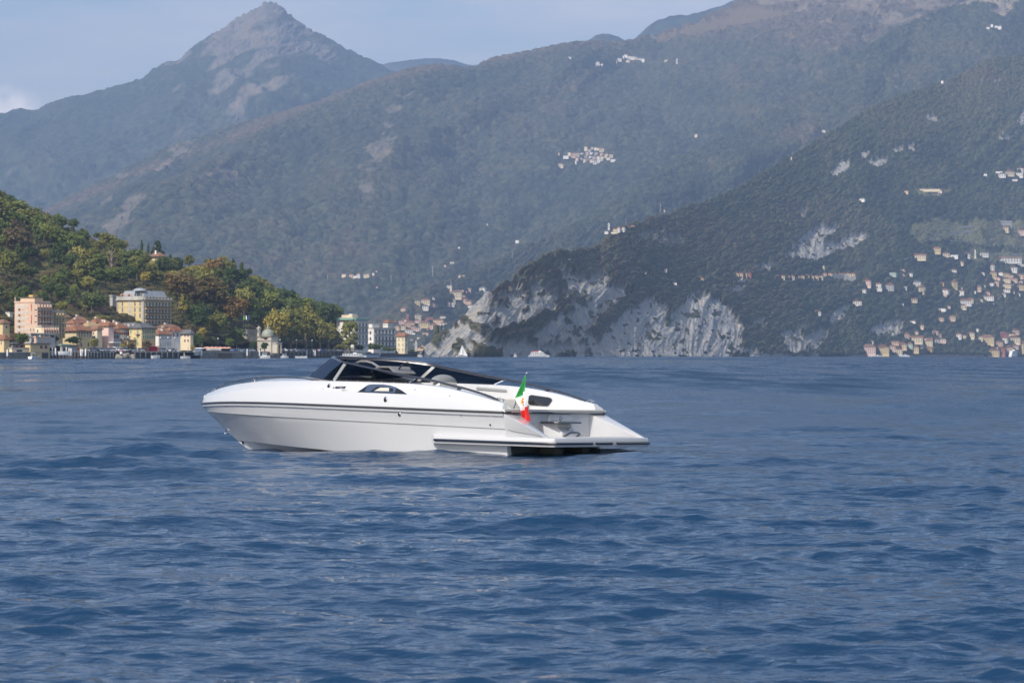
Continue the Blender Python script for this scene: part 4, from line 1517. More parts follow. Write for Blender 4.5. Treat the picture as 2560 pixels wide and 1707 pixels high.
# ------------------------------------------------------------------ wooded hill behind the town
SKYL = [(-260, 420), (-60, 452), (0, 476), (20, 493), (45, 505), (75, 515), (100, 527), (140, 531), (160, 537), (185, 546), (195, 562), (215, 567), (245, 576), (275, 583), (290, 597), (310, 602), (330, 622), (372, 630),
        (425, 640), (460, 637), (475, 648), (500, 668), (520, 650), (550, 632), (580, 648), (610, 664), (653, 697), (684, 717), (703, 715), (742, 738), (785, 750), (830, 756), (842, 780), (850, 850)]
hillr = [(a, min(b + (52 if a < 500 else 44), 872)) for a, b in SKYL]
massif("wooded_hill", mountain_mat("hill_ground", [(.022, .030, .012), (.040, .048, .016), (.060, .062, .020), (.085, .070, .028), (.10, .065, .03)], (.30, .25, .18), .5, 1.2, grass=(.13, .115, .055)),
       -260, 852, 460, 260, [(-260, 886), (0, 884), (440, 881.5), (640, 881), (840, 879)], hillr, [(-260, 760), (0, 822), (220, 880), (440, 950), (640, 1050), (852, 1230)],
       [(-260, 1150), (0, 1180), (300, 1180), (500, 1200), (700, 1240), (852, 1300)], relief=7, rel_len=60, slant=.5, jag=1.2, seed=71, crown=5.5, crown_h=3.2, back=500,
       meadows=[([(30, 690), (60, 672), (110, 680), (125, 700), (90, 712), (40, 705)], .9), ([(-20, 680), (20, 668), (30, 690), (-20, 700)], .7)])

# the town's ground and promenade
mb = MB()
pxs = np.linspace(-60, 1045, 60)
zq = lambda px: CAM_H + (hor(px) - np.interp(px, [-60, 0, 110, 220, 440, 640, 840, 1045], [889.5, 889, 886.5, 886, 884.5, 883.5, 881.5, 881])) / F * QY(px)
rows = []
for dy in (0, 25, 60, 110):
    rows.append([tuple(W(px, 0, QY(px) + dy) * np.array([1, 1, 0]) + np.array([0, 0, zq(px) + dy * .006])) for px in pxs])
mb.grid(rows)
tag(mb.build("promenade", PAVE), kind="structure")


def quay_wall(px0, px1, m, label, n=10, top=0.0, arches=0):
    e = empty("quay_wall", W(px0, hor(px0), QY(px0)) * np.array([1, 1, 0]))
    tag(e, label, "quay wall")
    q = [np.array([*(W(p, 0, QY(p))[:2]), zq(p) + top]) for p in np.linspace(px0, px1, n)]
    o = np.array(e.location)
    mb = MB()
    r0 = [tuple(p - o - np.array([0, 0, p[2] + 1.2])) for p in q]; r1 = [tuple(p - o) for p in q]
    r2 = [tuple(p - o + np.array([.5, 3.0, 0])) for p in q]
    mb.grid([r0, r1, r2])
    mb.build("wall_face", m, e)
    mb = MB(); mb.tube([tuple(p - o + np.array([-.05, -.15, .06])) for p in q], .16, 5)
    mb.build("coping", CONC, e)
    for k in range(arches):
        t = (k + .5) / arches
        i = t * (n - 1); a = int(i); f_ = i - a
        p = q[a] * (1 - f_) + q[min(a + 1, n - 1)] * f_ - o
        mb = MB(); mb.box(p[0] - .02, p[1] - .12, p[2] - 1.1, .55, .5, 1.9)
        mb.build("pier", DSTONE if m is STONE else CONC, e)


quay_wall(-60, 75, STONE, "rough grey stone quay wall below the cream garden wall")
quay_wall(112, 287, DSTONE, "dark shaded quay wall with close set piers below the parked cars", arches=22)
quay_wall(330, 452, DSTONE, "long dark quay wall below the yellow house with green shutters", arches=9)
quay_wall(500, 600, STONE, "low brown quay wall beside the beach club")
quay_wall(600, 700, STONE, "grey quay wall in front of the domed chapel", arches=5)
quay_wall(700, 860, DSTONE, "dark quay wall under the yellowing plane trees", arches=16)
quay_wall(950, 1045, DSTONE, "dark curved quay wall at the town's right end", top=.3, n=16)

# ------------------------------------------------------------------ town buildings
def off(px, d): return QY(px) + d


b = Bld("house", "yellow lakeside house with low red roof at the picture's left edge", "house", -22, 10, 21, 856, 886, off(10, 14), SY).hip(843, TILE).wins('L', [.75], [868], 3, 6, 'brown')
b = Bld("house", "tall yellow house with small arched window beside the pink hotel", "house", -12, 7, 20, 815, 862, off(10, 34), SY).hip(805, TILE2).wins('L', [.35], [826], 2.4, 6, 'brown').wins('R', [.5], [828], 3, 6, 'dark')
b = Bld("house", "small white house with grey roof up behind the yellow houses", "house", -8, 6, 14, 798, 812, off(10, 110), SWH).hip(790, SLATE).wins('L', [.35, .75], [808], 3, 6, 'dark')
b = Bld("house", "narrow white house left of the pink hotel roofline", "house", 14, 24, 30, 789, 812, off(10, 95), SWH).flat(SWH, .3)

# pink hotel
b = Bld("hotel", "tall salmon pink hotel with rows of balconies and vertical red lettering", "hotel", 27, 86.5, 117, 762, 862, off(60, 38), SPK)
b.flat(SPK, .5, .15)
b.wins('L', [.16, .25, .385, .465], [777, 791.5, 806, 820.5, 835], 3.0, 7.5, 'pale').wins('L', [.64], [776, 790.5, 805, 819, 834], 3.6, 6.2, 'pale').wins('L', [.80, .965], [834], 2.2, 5.5, 'dark')
for py in (778, 792, 807, 821, 836): b.box("balcony", 'L', .20, .29, py, py - 1.0, CONC, .9)
for i, py in enumerate((780.5, 795, 809, 823)):
    b.box("floor_band", 'L', .12, .50, py, py - 1.2, SPE, .12)
for i, py in enumerate((767, 782.5, 797.5, 812)):
    b.box("balcony_front", 'R', .02, 1.0, py, py - 2.2, CONC, .5, 1.1)
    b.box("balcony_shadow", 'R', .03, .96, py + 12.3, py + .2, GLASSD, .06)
    for u in C_(6, .03, .97): b.box("balcony_partition", 'R', u - .018, u + .018, py + 12.5, py, SPK, 1.3)
b.top("penthouse", .05, .6, .25, .95, 762, 750, SPE); b.top("penthouse_roof", 0, .65, .18, .98, 750, 748.5, SLATE); b.top("lift_tower", .2, .5, .55, .75, 748.5, 743, SOC)
b.top("parapet", 0, .05, .0, .03, 762, 748, SPK)
b.box("annex", 'R', .0, .55, 841, 820, SCR, 3.0)
for txt, u, py, n_ in (("HOTEL", .845, 766, 5), ("BAZZONI", .845, 792.5, 7)):
    for i, chh in enumerate(txt):
        cu = bpy.data.curves.new("sign_letter", 'FONT'); cu.body = chh; cu.size = 4.0 * b.k; cu.extrude = .05; cu.align_x = 'CENTER'; cu.offset = .03
        t_ = bpy.data.objects.new("sign_letter", cu); COL.objects.link(t_)
        me = bpy.data.meshes.new_from_object(t_.evaluated_get(bpy.context.evaluated_depsgraph_get())); bpy.data.objects.remove(t_)
        me.materials.clear(); me.materials.append(mat("sign_red", (.55, .10, .04), .6))
        o = link_mesh("sign_letter", me, b.o); o.location = (-.12, b.wl * (1 - u), b.z(py + 3.4 * (i + 1))); o.rotation_euler = (R(90), 0, -R(90))

b = Bld("apartment_block", "cream balcony block with yellow partitions joined to the pink hotel", "building", 112, 118, 149, 785, 864, off(60, 46), SCR)
b.flat(CONC, .6)
for i, py in enumerate((788, 801, 815, 828, 840)):
    b.box("balcony_front", 'R', .0, 1.0, py, py - 1.6, CONC if i else SGR, .4, 1.1)
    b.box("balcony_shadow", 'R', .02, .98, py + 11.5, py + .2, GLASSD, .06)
    for u in C_(6, .04, .96): b.box("balcony_partition", 'R', u - .035, u + .035, py + 11.5, py, SY, 1.3)
b = Bld("balcony_wing", "low pinkish balcony wing below the pink hotel", "building", 88, 104, 136, 823, 842, off(60, 27), SCR).flat(CONC, .5)
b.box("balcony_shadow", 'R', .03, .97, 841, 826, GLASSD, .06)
for u in C_(7, .04, .96): b.box("balcony_partition", 'R', u - .02, u + .02, 841, 825, SPK, 1.0)
b.wins('L', [.3], [837], 3, 6, 'dark')
b = Bld("terrace_building", "grey open terrace block with dark openings under the pink hotel", "building", 66, 77, 126, 842, 868, off(60, 22), SGR).flat(CONC, .5)
b.wins('R', [.14, .40], [850, 861], 9, 6, 'glass').wins('R', [.62, .86], [850], 8, 6, 'glass')
b = Bld("veranda", "pink framed glass veranda above the boathouse", "veranda", 84, 90, 117, 849, 864, off(60, 15), SPK).flat(SPK, .4).wins('R', C_(6, .12, .88), [862.5], 3.2, 10, 'pale')
b = Bld("boathouse", "yellow boathouse with two arched dark red windows over its dark boat entrance", "boathouse", 60, 76, 114, 866, 902, off(60, 4), SY).flat(SLATE, .3, .4)
b.wins('R', [.56, .80], [878], 5.4, 8.5, 'arch').box("boat_entrance", 'R', .60, .93, 902, 888.5, GLASSD, .08); b.box("string_course", 'R', 0, 1, 886.5, 885.3, CONC, .25)
b = Bld("garden_wall", "low cream garden wall with a dark square opening by the water", "wall", 22, 30, 78, 877, 891, off(40, 4), SCR).flat(CONC, .3).wins('R', [.30], [888], 11, 6.5, 'glass')
b = Bld("garden_pavilion", "small stone garden pavilion with an arched opening near the round tree", "pavilion", 26, 32, 47, 866, 878, off(40, 12), STONE).hip(862, SLATE).wins('R', [.5], [877], 7, 7.5, 'arch')

b = Bld("house", "large cream house with broad orange tiled roof behind the ferry landing", "house", 149, 191, 223, 833, 882, off(190, 26), SY).hip(815, TILE, .9)
b.wins('L', [.06, .46, .72], [841.5], 3.2, 7, 'pale').wins('L', [.46, .72], [850], 3.2, 5, 'pale').wins('R', C_(5, .17, .86), [841], 2.6, 5, 'brown').wins('R', C_(5, .17, .86), [847], 2.6, 3.2, 'brown').wins('R', [.3, .75], [872], 3, 9, 'brown')
b.chimney(.5, .55, 826, 817)
b = Bld("house", "cream house with a small balcony between orange roof and tall white house", "house", 216, 243, 253, 829, 874, off(240, 24), SCR).hip(820, TILE2).wins('L', [.6], [842], 3, 6, 'brown').box("balcony", 'L', .35, .85, 846.5, 845, SLATE, .9)
b = Bld("house", "tall blank white house with red roof in the town centre", "house", 247, 271, 282, 821, 868, off(260, 22), SPW).hip(808, TILE, .6).chimney(.5, .3, 814, 806).box("awning", 'R', 0, 1.3, 862, 860, WHITEP, 2.5)
b = Bld("shop_house", "low dark shopfront house with white awnings beside tall white house", "house", 272, 279, 297, 838, 876, off(285, 18), SGR).hip(829, TILE).wins('R', [.3, .65], [852], 5, 8, 'dark')
b = Bld("house", "grey house with arcaded top floor and long red roof", "house", 276, 297, 319, 827, 872, off(300, 30), SWH).hip(815, TILE, .8).wins('R', C_(5, .15, .88), [842], 2.8, 6, 'arch').wins('R', C_(3, .2, .8), [858], 3, 6, 'dark').chimney(.4, .2, 821, 811)
b = Bld("dormer_house", "slate roofed house with four pale arched dormers behind the yellow house", "house", 288, 338, 352, 824, 868, off(320, 44), SCR).hip(811, SLATE, .5)
for u in (.22, .44, .66, .92):
    o = link_mesh("dormer", win_mesh(5.2 * b.k, 5.8 * b.k, 'pale'), b.o); o.location = (-.4, b.wl * (1 - u), b.z(822)); o.rotation_euler = (0, 0, -math.pi / 2)
b = Bld("house", "yellow house with green shutters and grey slate roof on the lakefront", "house", 319, 354, 383, 825, 884, off(350, 12), SY).hip(812, SLATE, .7)
b.wins('L', [.14, .70], [838], 3.2, 8, 'green').wins('L', [.70], [851], 3.2, 7, 'green').wins('L', [.70], [868], 3.4, 8, 'green').box("balcony", 'L', .58, .86, 841, 839.6, SLATE, .9)
b.wins('R', C_(6, .12, .9), [838], 2.1, 8, 'green').wins('R', C_(6, .12, .9), [851], 2.1, 7, 'green')
b = Bld("restaurant", "low ochre restaurant with flat dark awning left of the yellow house", "restaurant", 300, 320, 338, 856, 884, off(320, 10), SOC).flat(SLATE, .3).wins('L', [.3, .7], [868], 4, 8, 'dark')
b = Bld("house", "white house with bright red roof and grey lake front", "house", 383, 397, 424, 841, 884, off(395, 14), SWH).hip(831, TILE, .6).wins('R', C_(5, .12, .9), [853], 2.2, 8, 'pale').wins('R', C_(5, .12, .9), [869], 2.2, 9, 'pale').chimney(.5, .4, 838, 828)
b = Bld("house", "brownish roofed house standing behind the white red roofed house", "house", 382, 408, 430, 833, 870, off(395, 34), SPE).hip(823, TILE2, .5).chimney(.6, .3, 830, 822)
b = Bld("house", "narrow white house with orange roof left of the cream villa", "house", 419, 426, 447, 831, 880, off(425, 24), SWH).hip(820, TILE, .6).wins('R', [.3, .7], [846], 3, 8, 'dark').box("awning", 'R', .1, 1, 832, 830, AWO, 1.2)
b = Bld("villa", "cream villa with dark grey roof standing back from the promenade", "villa", 445, 476, 482, 839, 874, off(460, 26), SCR).hip(828, SLATE, .7).wins('L', [.12, .52, .80], [846], 3.4, 6, 'brown').wins('L', [.52, .80], [859], 3.4, 6, 'brown')
b = Bld("house", "cream gabled house with red roof above the town, beside the balcony block", "house", 139, 166, 185, 776, 800, off(165, 120), SCR).hip(767, TILE, .6, .9).wins('R', [.5], [792], 5, 9, 'pale')
b = Bld("villa", "villa with double brown hipped roof above the red town roofs", "villa", 219, 236, 263, 788, 812, off(240, 110), SWH).hip(773, TILE2, 1.6).box("lower_roof", 'L', -.1, 1.1, 791, 788, TILE2, 2.5)
for i, (pl, pc, pr, pe, pb, pr_, dd, m, lb) in enumerate([
        (150, 160, 172, 800, 830, 791, 74, SY, "small yellow house with red roof just right of the balcony block"),
        (176, 195, 212, 806, 830, 795, 78, SPE, "house with faded brown roof in the middle of the old town"),
        (162, 184, 220, 815, 835, 803, 60, SPW, "house with wide red roof directly behind the orange roofed house"),
        (200, 222, 246, 822, 840, 811, 46, SCR, "house with sandy yellow roof in the middle of the old town"),
        (222, 240, 262, 812, 834, 801, 58, SPE, "house with red roof under the big yellow hotel's left corner"),
        (236, 262, 284, 818, 836, 808, 44, SWH, "house with steep red roof just behind tall white house"),
        (270, 288, 304, 818, 838, 809, 52, SPW, "small red roofed house below the yellow hotel"),
        (392, 412, 440, 822, 842, 815, 50, SWH, "pale house partly hidden behind the narrow white house")]):
    b = Bld("house", lb, "house", pl, pc, pr, pe, pb, off(pc, dd), m).hip(pr_, (TILE2, TILE2, TILE, mat("sandy_tiles", (.34, .25, .14), .85, var=.2, vscale=.5), TILE, TILE, TILE, TILE2)[i], .5).chimney(.35, .4, pe - 2, pr_ - 2).wins('L', [.3, .7], [pe + 9], 2.8, 5, 'dark')

# big yellow hotel
b = Bld("hotel", "big yellow hotel with grey mansard roof and dark balconied lake front", "hotel", 283, 360, 417, 755, 822, off(350, 92), SY)
b.box("cornice", 'L', -.01, 1.01, 755, 752, CONC, .8); b.box("cornice", 'R', -.005, 1.01, 755, 752, CONC, .8)
b.box("parapet", 'L', -.01, 1.01, 752, 745, CONC, .35); b.box("parapet", 'R', -.0, 1.01, 752, 747, SCR, .35)
b.box("corner_pilaster", 'L', .94, 1.0, 822, 755, CONC, .25); b.box("corner_pilaster", 'L', 0, .03, 822, 755, CONC, .25); b.box("string_course", 'L', 0.03, .94, 771.5, 770.6, SCR, .15)
b.wins('L', [.20, .665, .855], [769.5, 785, 800], 3.2, 11, 'dark').wins('L', [.465], [768.5, 784, 799, 815], 6.2, 10, 'pale')
mb = MB()
zt, zr_ = b.z(747), b.z(731)
x0, x1, y0, y1 = .6, b.wr - .6, .6, b.wl - .6
q = 1.6
mb.add([(x0, y0, zt - 1.2), (x1, y0, zt - 1.2), (x1, y1, zt - 1.2), (x0, y1, zt - 1.2), (x0 + q, y0 + q, zr_), (x1 - q, y0 + q, zr_), (x1 - q, y1 - q, zr_), (x0 + q, y1 - q, zr_)], [(0, 1, 5, 4), (1, 2, 6, 5), (2, 3, 7, 6), (3, 0, 4, 7), (4, 5, 6, 7)])
b.roof = mb.build("mansard_roof", ZINC, b.o)
mb = MB(); mb.lathe([(2.9, 0), (2.8, .3), (2.2, .8), (1.0, 1.15), (0, 1.25)], 16, (b.wr * .12, b.wl * .28, zr_ - .1)); mb.build("cupola", ZINC, b.o, smooth=True)
for u in (.18, .42, .66, .88):
    o = link_mesh("dormer", win_mesh(7 * b.k, 6 * b.k, 'dark'), b.o); o.location = (.3, b.wl * (1 - u), b.z(745)); o.rotation_euler = (0, 0, -math.pi / 2)
for u in (.18, .42):
    mb = MB(); mb.box(.0, b.wl * (1 - u), b.z(741), 1.0, 7 * b.k, .5); mb.build("dormer_awning", AWO, b.o)
for u in C_(8, .08, .92):
    mb = MB(); mb.box(b.wr * u, -.1, b.z(748.6), b.wr * .05, .55, .5); mb.build("baluster_opening", GLASSD, b.o)
for i, py in enumerate((771, 786.5, 801, 816)):
    b.box("balcony", 'R', .02, .98, py + .9, py, SLATE, 1.2)
    for k, u in enumerate(C_(8, .08, .92)):
        o = link_mesh("window", win_mesh(3.2 * b.k / .6, 10 * b.k, 'dark'), b.o); o.location = (b.wr * u, 0, b.z(py - .5))
        if i: b.box("awning", 'R', u - .045, u + .045, py - 9, py - 11, (SPE, SPE, SPW)[i - 1], .9)
b = Bld("hotel_annex", "narrow grey strip of a building at the yellow hotel's left side", "building", 273, 281, 290, 746, 812, off(350, 104), SGR).flat(CONC, .6)
b = Bld("villa", "yellow hilltop villa with brown roof among cypresses", "villa", 370, 396, 409, 646, 664, 1150, SY).hip(636, TILE2, 1.0).wins('L', C_(4), [650], 3, 3, 'pale').chimney(.3, .5, 640, 631)

# chapel with dome
b = Bld("chapel", "pale stone lakeside chapel with green dome and slim bell tower", "chapel", 640, 678, 694, 845, 886, off(660, 12), stucco("pale_stone", (.44, .41, .35)))
b.flat(STONE, .5, .35)
mb = MB(); rd = 16 * b.k
cx_, cy_ = b.wr * .35, b.wl * .42
mb.lathe([(rd * 1.05, b.h), (rd * 1.05, b.h + .8), (rd, b.h + .8)] + [(rd * math.cos(a), b.h + .8 + rd * .95 * math.sin(a)) for a in np.linspace(0, 1.45, 9)] + [(.5, b.h + .8 + rd * .97), (.5, b.h + 1.6 + rd), (.3, b.h + 2.0 + rd), (0, b.h + 3.0 + rd)], 22, (cx_, cy_, 0))
mb.build("dome", mat("copper_dome", (.24, .255, .21), .6, var=.15, vscale=.5), b.o, smooth=True)
mb = MB(); tx, ty = b.wr * .1, b.wl * .93; tw = 6.5 * b.k
mb.box(tx, ty, b.h + (845 - 824) * b.k / 2, tw, tw, (845 - 824) * b.k); mb.box(tx, ty, b.h + (845 - 824) * b.k + .1, tw + .5, tw + .5, .3)
mb.add([(tx - tw / 2, ty - tw / 2, b.h + 21 * b.k + .25), (tx + tw / 2, ty - tw / 2, b.h + 21 * b.k + .25), (tx + tw / 2, ty + tw / 2, b.h + 21 * b.k + .25), (tx - tw / 2, ty + tw / 2, b.h + 21 * b.k + .25), (tx, ty, b.h + 27.5 * b.k)], [(0, 1, 4), (1, 2, 4), (2, 3, 4), (3, 0, 4)])
mb.build("bell_tower", MATS["pale_stone"], b.o)
MB().box(tx - tw / 2 - .03, ty, b.h + 14 * b.k, .1, tw * .4, 6 * b.k).build("belfry_opening", GLASSD, b.o)
b.wins('L', [.62], [853], 9, 5.5, 'arch').box("cornice", 'L', -.02, 1.0, 855, 853.8, CONC, .35)
b.box("portico", 'R', .15, .85, 886, 862, MATS["pale_stone"], 2.4); b.box("doorway", 'R', .38, .62, 886, 866, GLASSD, .1, 2.42); b.box("cornice", 'R', .1, .9, 862, 859.5, CONC, 2.8)
for u in (.2, .34, .66, .8): b.box("column", 'R', u - .03, u + .03, 886, 862, SCR, .3, 2.45)
b = Bld("terrace_ruin", "grey stone garden terrace behind the chapel, below three flagpoles", "terrace", 604, 618, 640, 829, 852, off(620, 40), STONE).flat(STONE, .4)
b = Bld("villa", "white villa mostly hidden behind rust brown trees", "villa", 562, 596, 604, 766, 822, off(590, 105), SWH).flat(CONC, .5).wins('L', [.9], [780, 795, 810], 3, 7, 'dark').wins('R', [.5], [780, 795, 810], 3, 7, 'dark')

# right hand hotels
b = Bld("hotel", "white hotel with green awning round its top floor, behind a tall tree", "hotel", 838, 886, 918, 802, 876, 1260, SWH)
b.box("green_awning", 'L', -.02, 1.02, 802, 797, AWN, 1.2); b.box("green_awning", 'R', -.02, 1.02, 802, 797, AWN, 1.2)
b.top("penthouse", .02, .98, .02, .98, 802, 797, GLASSD); b.top("roof", .0, 1, 0, 1, 797, 795.5, CONC); b.top("roof_cabin", .1, .5, .2, .8, 795.5, 789, SCR); b.top("roof_cabin", .5, .8, .3, .5, 795.5, 786.5, SWH)
b.wins('L', [.16], [816, 830, 846], 4.5, 6.5, 'pale').wins('L', [.5, .8], [816, 830, 846, 860], 4, 6.5, 'dark')
for py in (812, 826, 842, 857):
    b.wins('R', C_(4, .15, .85), [py + 6], 3, 8, 'dark'); b.box("balcony", 'R', .05, .95, py + 7.6, py + 6.2, CONC, 1.2)
b = Bld("hotel", "grey white hotel with wrought balconies and orange roofed corner tower", "hotel", 918, 934, 985, 823, 880, 1400, SWH).flat(CONC, .6)
for py in (836, 852, 866):
    b.wins('R', C_(6, .1, .9), [py], 3.4, 9, 'dark')
    b.box("balcony", 'R', .05, .97, py + 1.6, py, SLATE if py > 840 else CONC, 1.2)
b.wins('L', [.5], [838, 853, 867], 4, 8, 'dark'); b.box("attic_band", 'R', 0, 1, 826.5, 824.5, CONC, .4)
b.top("attic_pavilion", .02, .34, .1, .7, 823, 812, SWH)
tb = b
mb = MB(); cx_, cy_ = b.wr * .78, b.wl * .35; hw_ = 7.2 * b.k / .6
za, zb_, zc_ = b.h + .3, b.z(808), b.z(798)
for dx in (-1, -.33, .33, 1):
    for dy in (-1, -.33, .33, 1):
        if abs(dx) == 1 or abs(dy) == 1: mb.box(cx_ + dx * hw_ * .92, cy_ + dy * hw_ * .6, (za + zb_) / 2, .45, .45, zb_ - za)
mb.box(cx_, cy_, za + .9, hw_ * 2, hw_ * 1.3, .5); mb.box(cx_, cy_, zb_ - .5, hw_ * 2, hw_ * 1.3, 1.0); mb.box(cx_, cy_, (za + zb_) / 2, hw_ * 1.3, hw_ * .8, zb_ - za)
mb.build("tower_arcade", SWH, b.o)
mb = MB(); e_ = 1.25
mb.add([(cx_ - hw_ * e_, cy_ - hw_ * .85, zb_ + .05), (cx_ + hw_ * e_, cy_ - hw_ * .85, zb_ + .05), (cx_ + hw_ * e_, cy_ + hw_ * .85, zb_ + .05), (cx_ - hw_ * e_, cy_ + hw_ * .85, zb_ + .05), (cx_, cy_, zc_)], [(0, 1, 4), (1, 2, 4), (2, 3, 4), (3, 0, 4), (0, 3, 2, 1)])
mb.build("tower_roof", TILE, b.o)
b = Bld("house", "cream house with orange roof and green shutters at the quay's right end", "house", 990, 1012, 1019, 842, 882, 1580, SCR).hip(832, TILE, .9).wins('L', [.32, .78], [854, 867, 879], 2.2, 7, 'green').wins('R', [.5], [854, 867], 2.4, 7, 'green')
# ------------------------------------------------------------------ trees: tapered trunk and limbs, crown of many small leaf faces
def leaf_mat(name, c0, c1, c2):
    m = bpy.data.materials.new(name)
    m.use_nodes = True
    n = m.node_tree
    b = n.nodes["Principled BSDF"]
    b.inputs["Roughness"].default_value = .75
    b.inputs["Specular IOR Level"].default_value = .2
    g = n.nodes.new("ShaderNodeNewGeometry")
    t = n.nodes.new("ShaderNodeTexNoise"); t.inputs["Scale"].default_value = .45; t.inputs["Detail"].default_value = 5; t.inputs["Roughness"].default_value = .7
    n.links.new(g.outputs["Position"], t.inputs["Vector"])
    oi = n.nodes.new("ShaderNodeObjectInfo")
    ad = n.nodes.new("ShaderNodeMath"); ad.operation = 'MULTIPLY_ADD'; ad.inputs[1].default_value = .35; ad.inputs[2].default_value = -.17
    n.links.new(oi.outputs["Random"], ad.inputs[0])
    a2 = n.nodes.new("ShaderNodeMath"); a2.operation = 'ADD'
    n.links.new(t.outputs[0], a2.inputs[0]); n.links.new(ad.outputs[0], a2.inputs[1])
    rp = n.nodes.new("ShaderNodeValToRGB"); e = rp.color_ramp.elements
    e[0].position, e[0].color = .3, (*c0, 1); e[1].position, e[1].color = .72, (*c2, 1)
    x = e.new(.5); x.color = (*c1, 1)
    n.links.new(a2.outputs[0], rp.inputs[0]); n.links.new(rp.outputs[0], b.inputs["Base Color"])
    tl = n.nodes.new("ShaderNodeBsdfTranslucent"); n.links.new(rp.outputs[0], tl.inputs[0])
    mx = n.nodes.new("ShaderNodeMixShader"); mx.inputs[0].default_value = .25
    n.links.new(b.outputs[0], mx.inputs[1]); n.links.new(tl.outputs[0], mx.inputs[2])
    n.links.new(mx.outputs[0], n.nodes["Material Output"].inputs[0])
    return m


LEAF = {
    "dark green": leaf_mat("leaf_dark", (0.038, 0.068, 0.026), (0.071, 0.108, 0.034), (0.129, 0.157, 0.048)),
    "green": leaf_mat("leaf_green", (0.078, 0.118, 0.029), (0.145, 0.183, 0.044), (0.236, 0.256, 0.060)),
    "olive green": leaf_mat("leaf_olive", (0.111, 0.130, 0.034), (0.203, 0.205, 0.053), (0.298, 0.266, 0.070)),
    "yellow green": leaf_mat("leaf_yellow", (0.162, 0.164, 0.036), (0.280, 0.240, 0.050), (0.434, 0.336, 0.066)),
    "rust brown": leaf_mat("leaf_rust", (0.098, 0.078, 0.029), (0.189, 0.129, 0.045), (0.288, 0.180, 0.062)),
    "dull brown": leaf_mat("leaf_dull", (0.083, 0.071, 0.040), (0.136, 0.109, 0.054), (0.197, 0.150, 0.077)),
}
BARK = mat("tree_bark", (.11, .085, .06), .9, var=.3, vscale=2, streak=.3)
_cr = {}


def crown_mesh(kind, colour, var):
    k = (kind, colour, var)
    if k in _cr: return _cr[k]
    rg = np.random.default_rng(hash((kind, var)) % 9999 if False else (len(kind) * 131 + var * 17 + ord(kind[0])))
    # clump centres in a unit crown: radius 1 about the origin, z -1..1
    if kind == 'round':
        nC, ns, sz, sx, sz2 = 46, 36, .100, 1.0, 1.0
    elif kind == 'broad':
        nC, ns, sz, sx, sz2 = 60, 34, .090, 1.0, .95
    elif kind == 'cone':
        nC, ns, sz, sx, sz2 = 40, 32, .10, 1.0, 1.0
    elif kind == 'column':
        nC, ns, sz, sx, sz2 = 30, 30, .12, 1.0, 1.0
    else:
        nC, ns, sz, sx, sz2 = 34, 32, .10, 1.0, .45
    cs, rs = [], []
    for i in range(nC):
        d = rg.normal(size=3); d /= np.linalg.norm(d)
        r_ = rg.uniform(.35, .80) if kind != 'column' else rg.uniform(.2, .7)
        p = d * r_
        if kind == 'cone':
            z = rg.uniform(-1, .9); w = (1 - (z + 1) / 2) * .85 + .05
            a = rg.uniform(0, 6.283); p = np.array([math.cos(a) * w * rg.uniform(.5, 1) , math.sin(a) * w * rg.uniform(.5, 1), z])
            rs.append(.10 + .20 * w)
        elif kind == 'column':
            z = rg.uniform(-1, .92); w = math.sqrt(max(1 - ((z + .25) / 1.25) ** 2, .02)) * .6
            a = rg.uniform(0, 6.283); p = np.array([math.cos(a) * w * .8, math.sin(a) * w * .8, z]); rs.append(.30)
        else:
            p = p * np.array([sx, sx, sz2]); rs.append(rg.uniform(.22, .38))
        cs.append(p)
    V, Fc = [], []
    n = 0
    for c, r_ in zip(cs, rs):
        d = rg.normal(size=(ns, 3)); d /= np.linalg.norm(d, axis=1)[:, None]
        d[:, 2] = np.where(d[:, 2] < -.3, -d[:, 2] * .6, d[:, 2])
        p = c + d * (r_ * rg.uniform(.75, 1.12, size=(ns, 1)))
        for q, nn in zip(p, d):
            m_ = nn + rg.normal(size=3) * .55; m_ /= np.linalg.norm(m_)
            u = np.cross(m_, rg.normal(size=3)); u /= np.linalg.norm(u); v = np.cross(m_, u)
            s1, s2 = sz * rg.uniform(.7, 1.4), sz * rg.uniform(.5, 1.0)
            V += [q - u * s1, q - v * s2 * .8, q + u * s1, q + v * s2]
            Fc.append((n, n + 1, n + 2, n + 3)); n += 4
    o = np_mesh("crown", np.array(V), np.array(Fc), LEAF[colour], smooth=False)
    me = o.data
    bpy.data.objects.remove(o)
    _cr[k] = me
    return me


_tk = {}


def trunk_mesh(kind):
    if kind in _tk: return _tk[kind]
    mb = MB()
    mb.tube([(0, 0, -.08), (.01, 0, .2), (0, .01, .45), (.0, 0, .75)], [.035, .026, .02, .008], 7)
    if kind not in ('column', 'cone'):
        for k in range(6):
            a = k * 1.05
            z = .28 + .05 * (k % 3)
            mb.tube([(0, 0, z), (.10 * math.cos(a), .10 * math.sin(a), z + .12), (.22 * math.cos(a), .22 * math.sin(a), z + .22)], [.016, .011, .004], 5)
    o = mb.build("trunk", BARK, smooth=True)
    _tk[kind] = o.data
    bpy.data.objects.remove(o)
    return _tk[kind]


NTREE = [0]


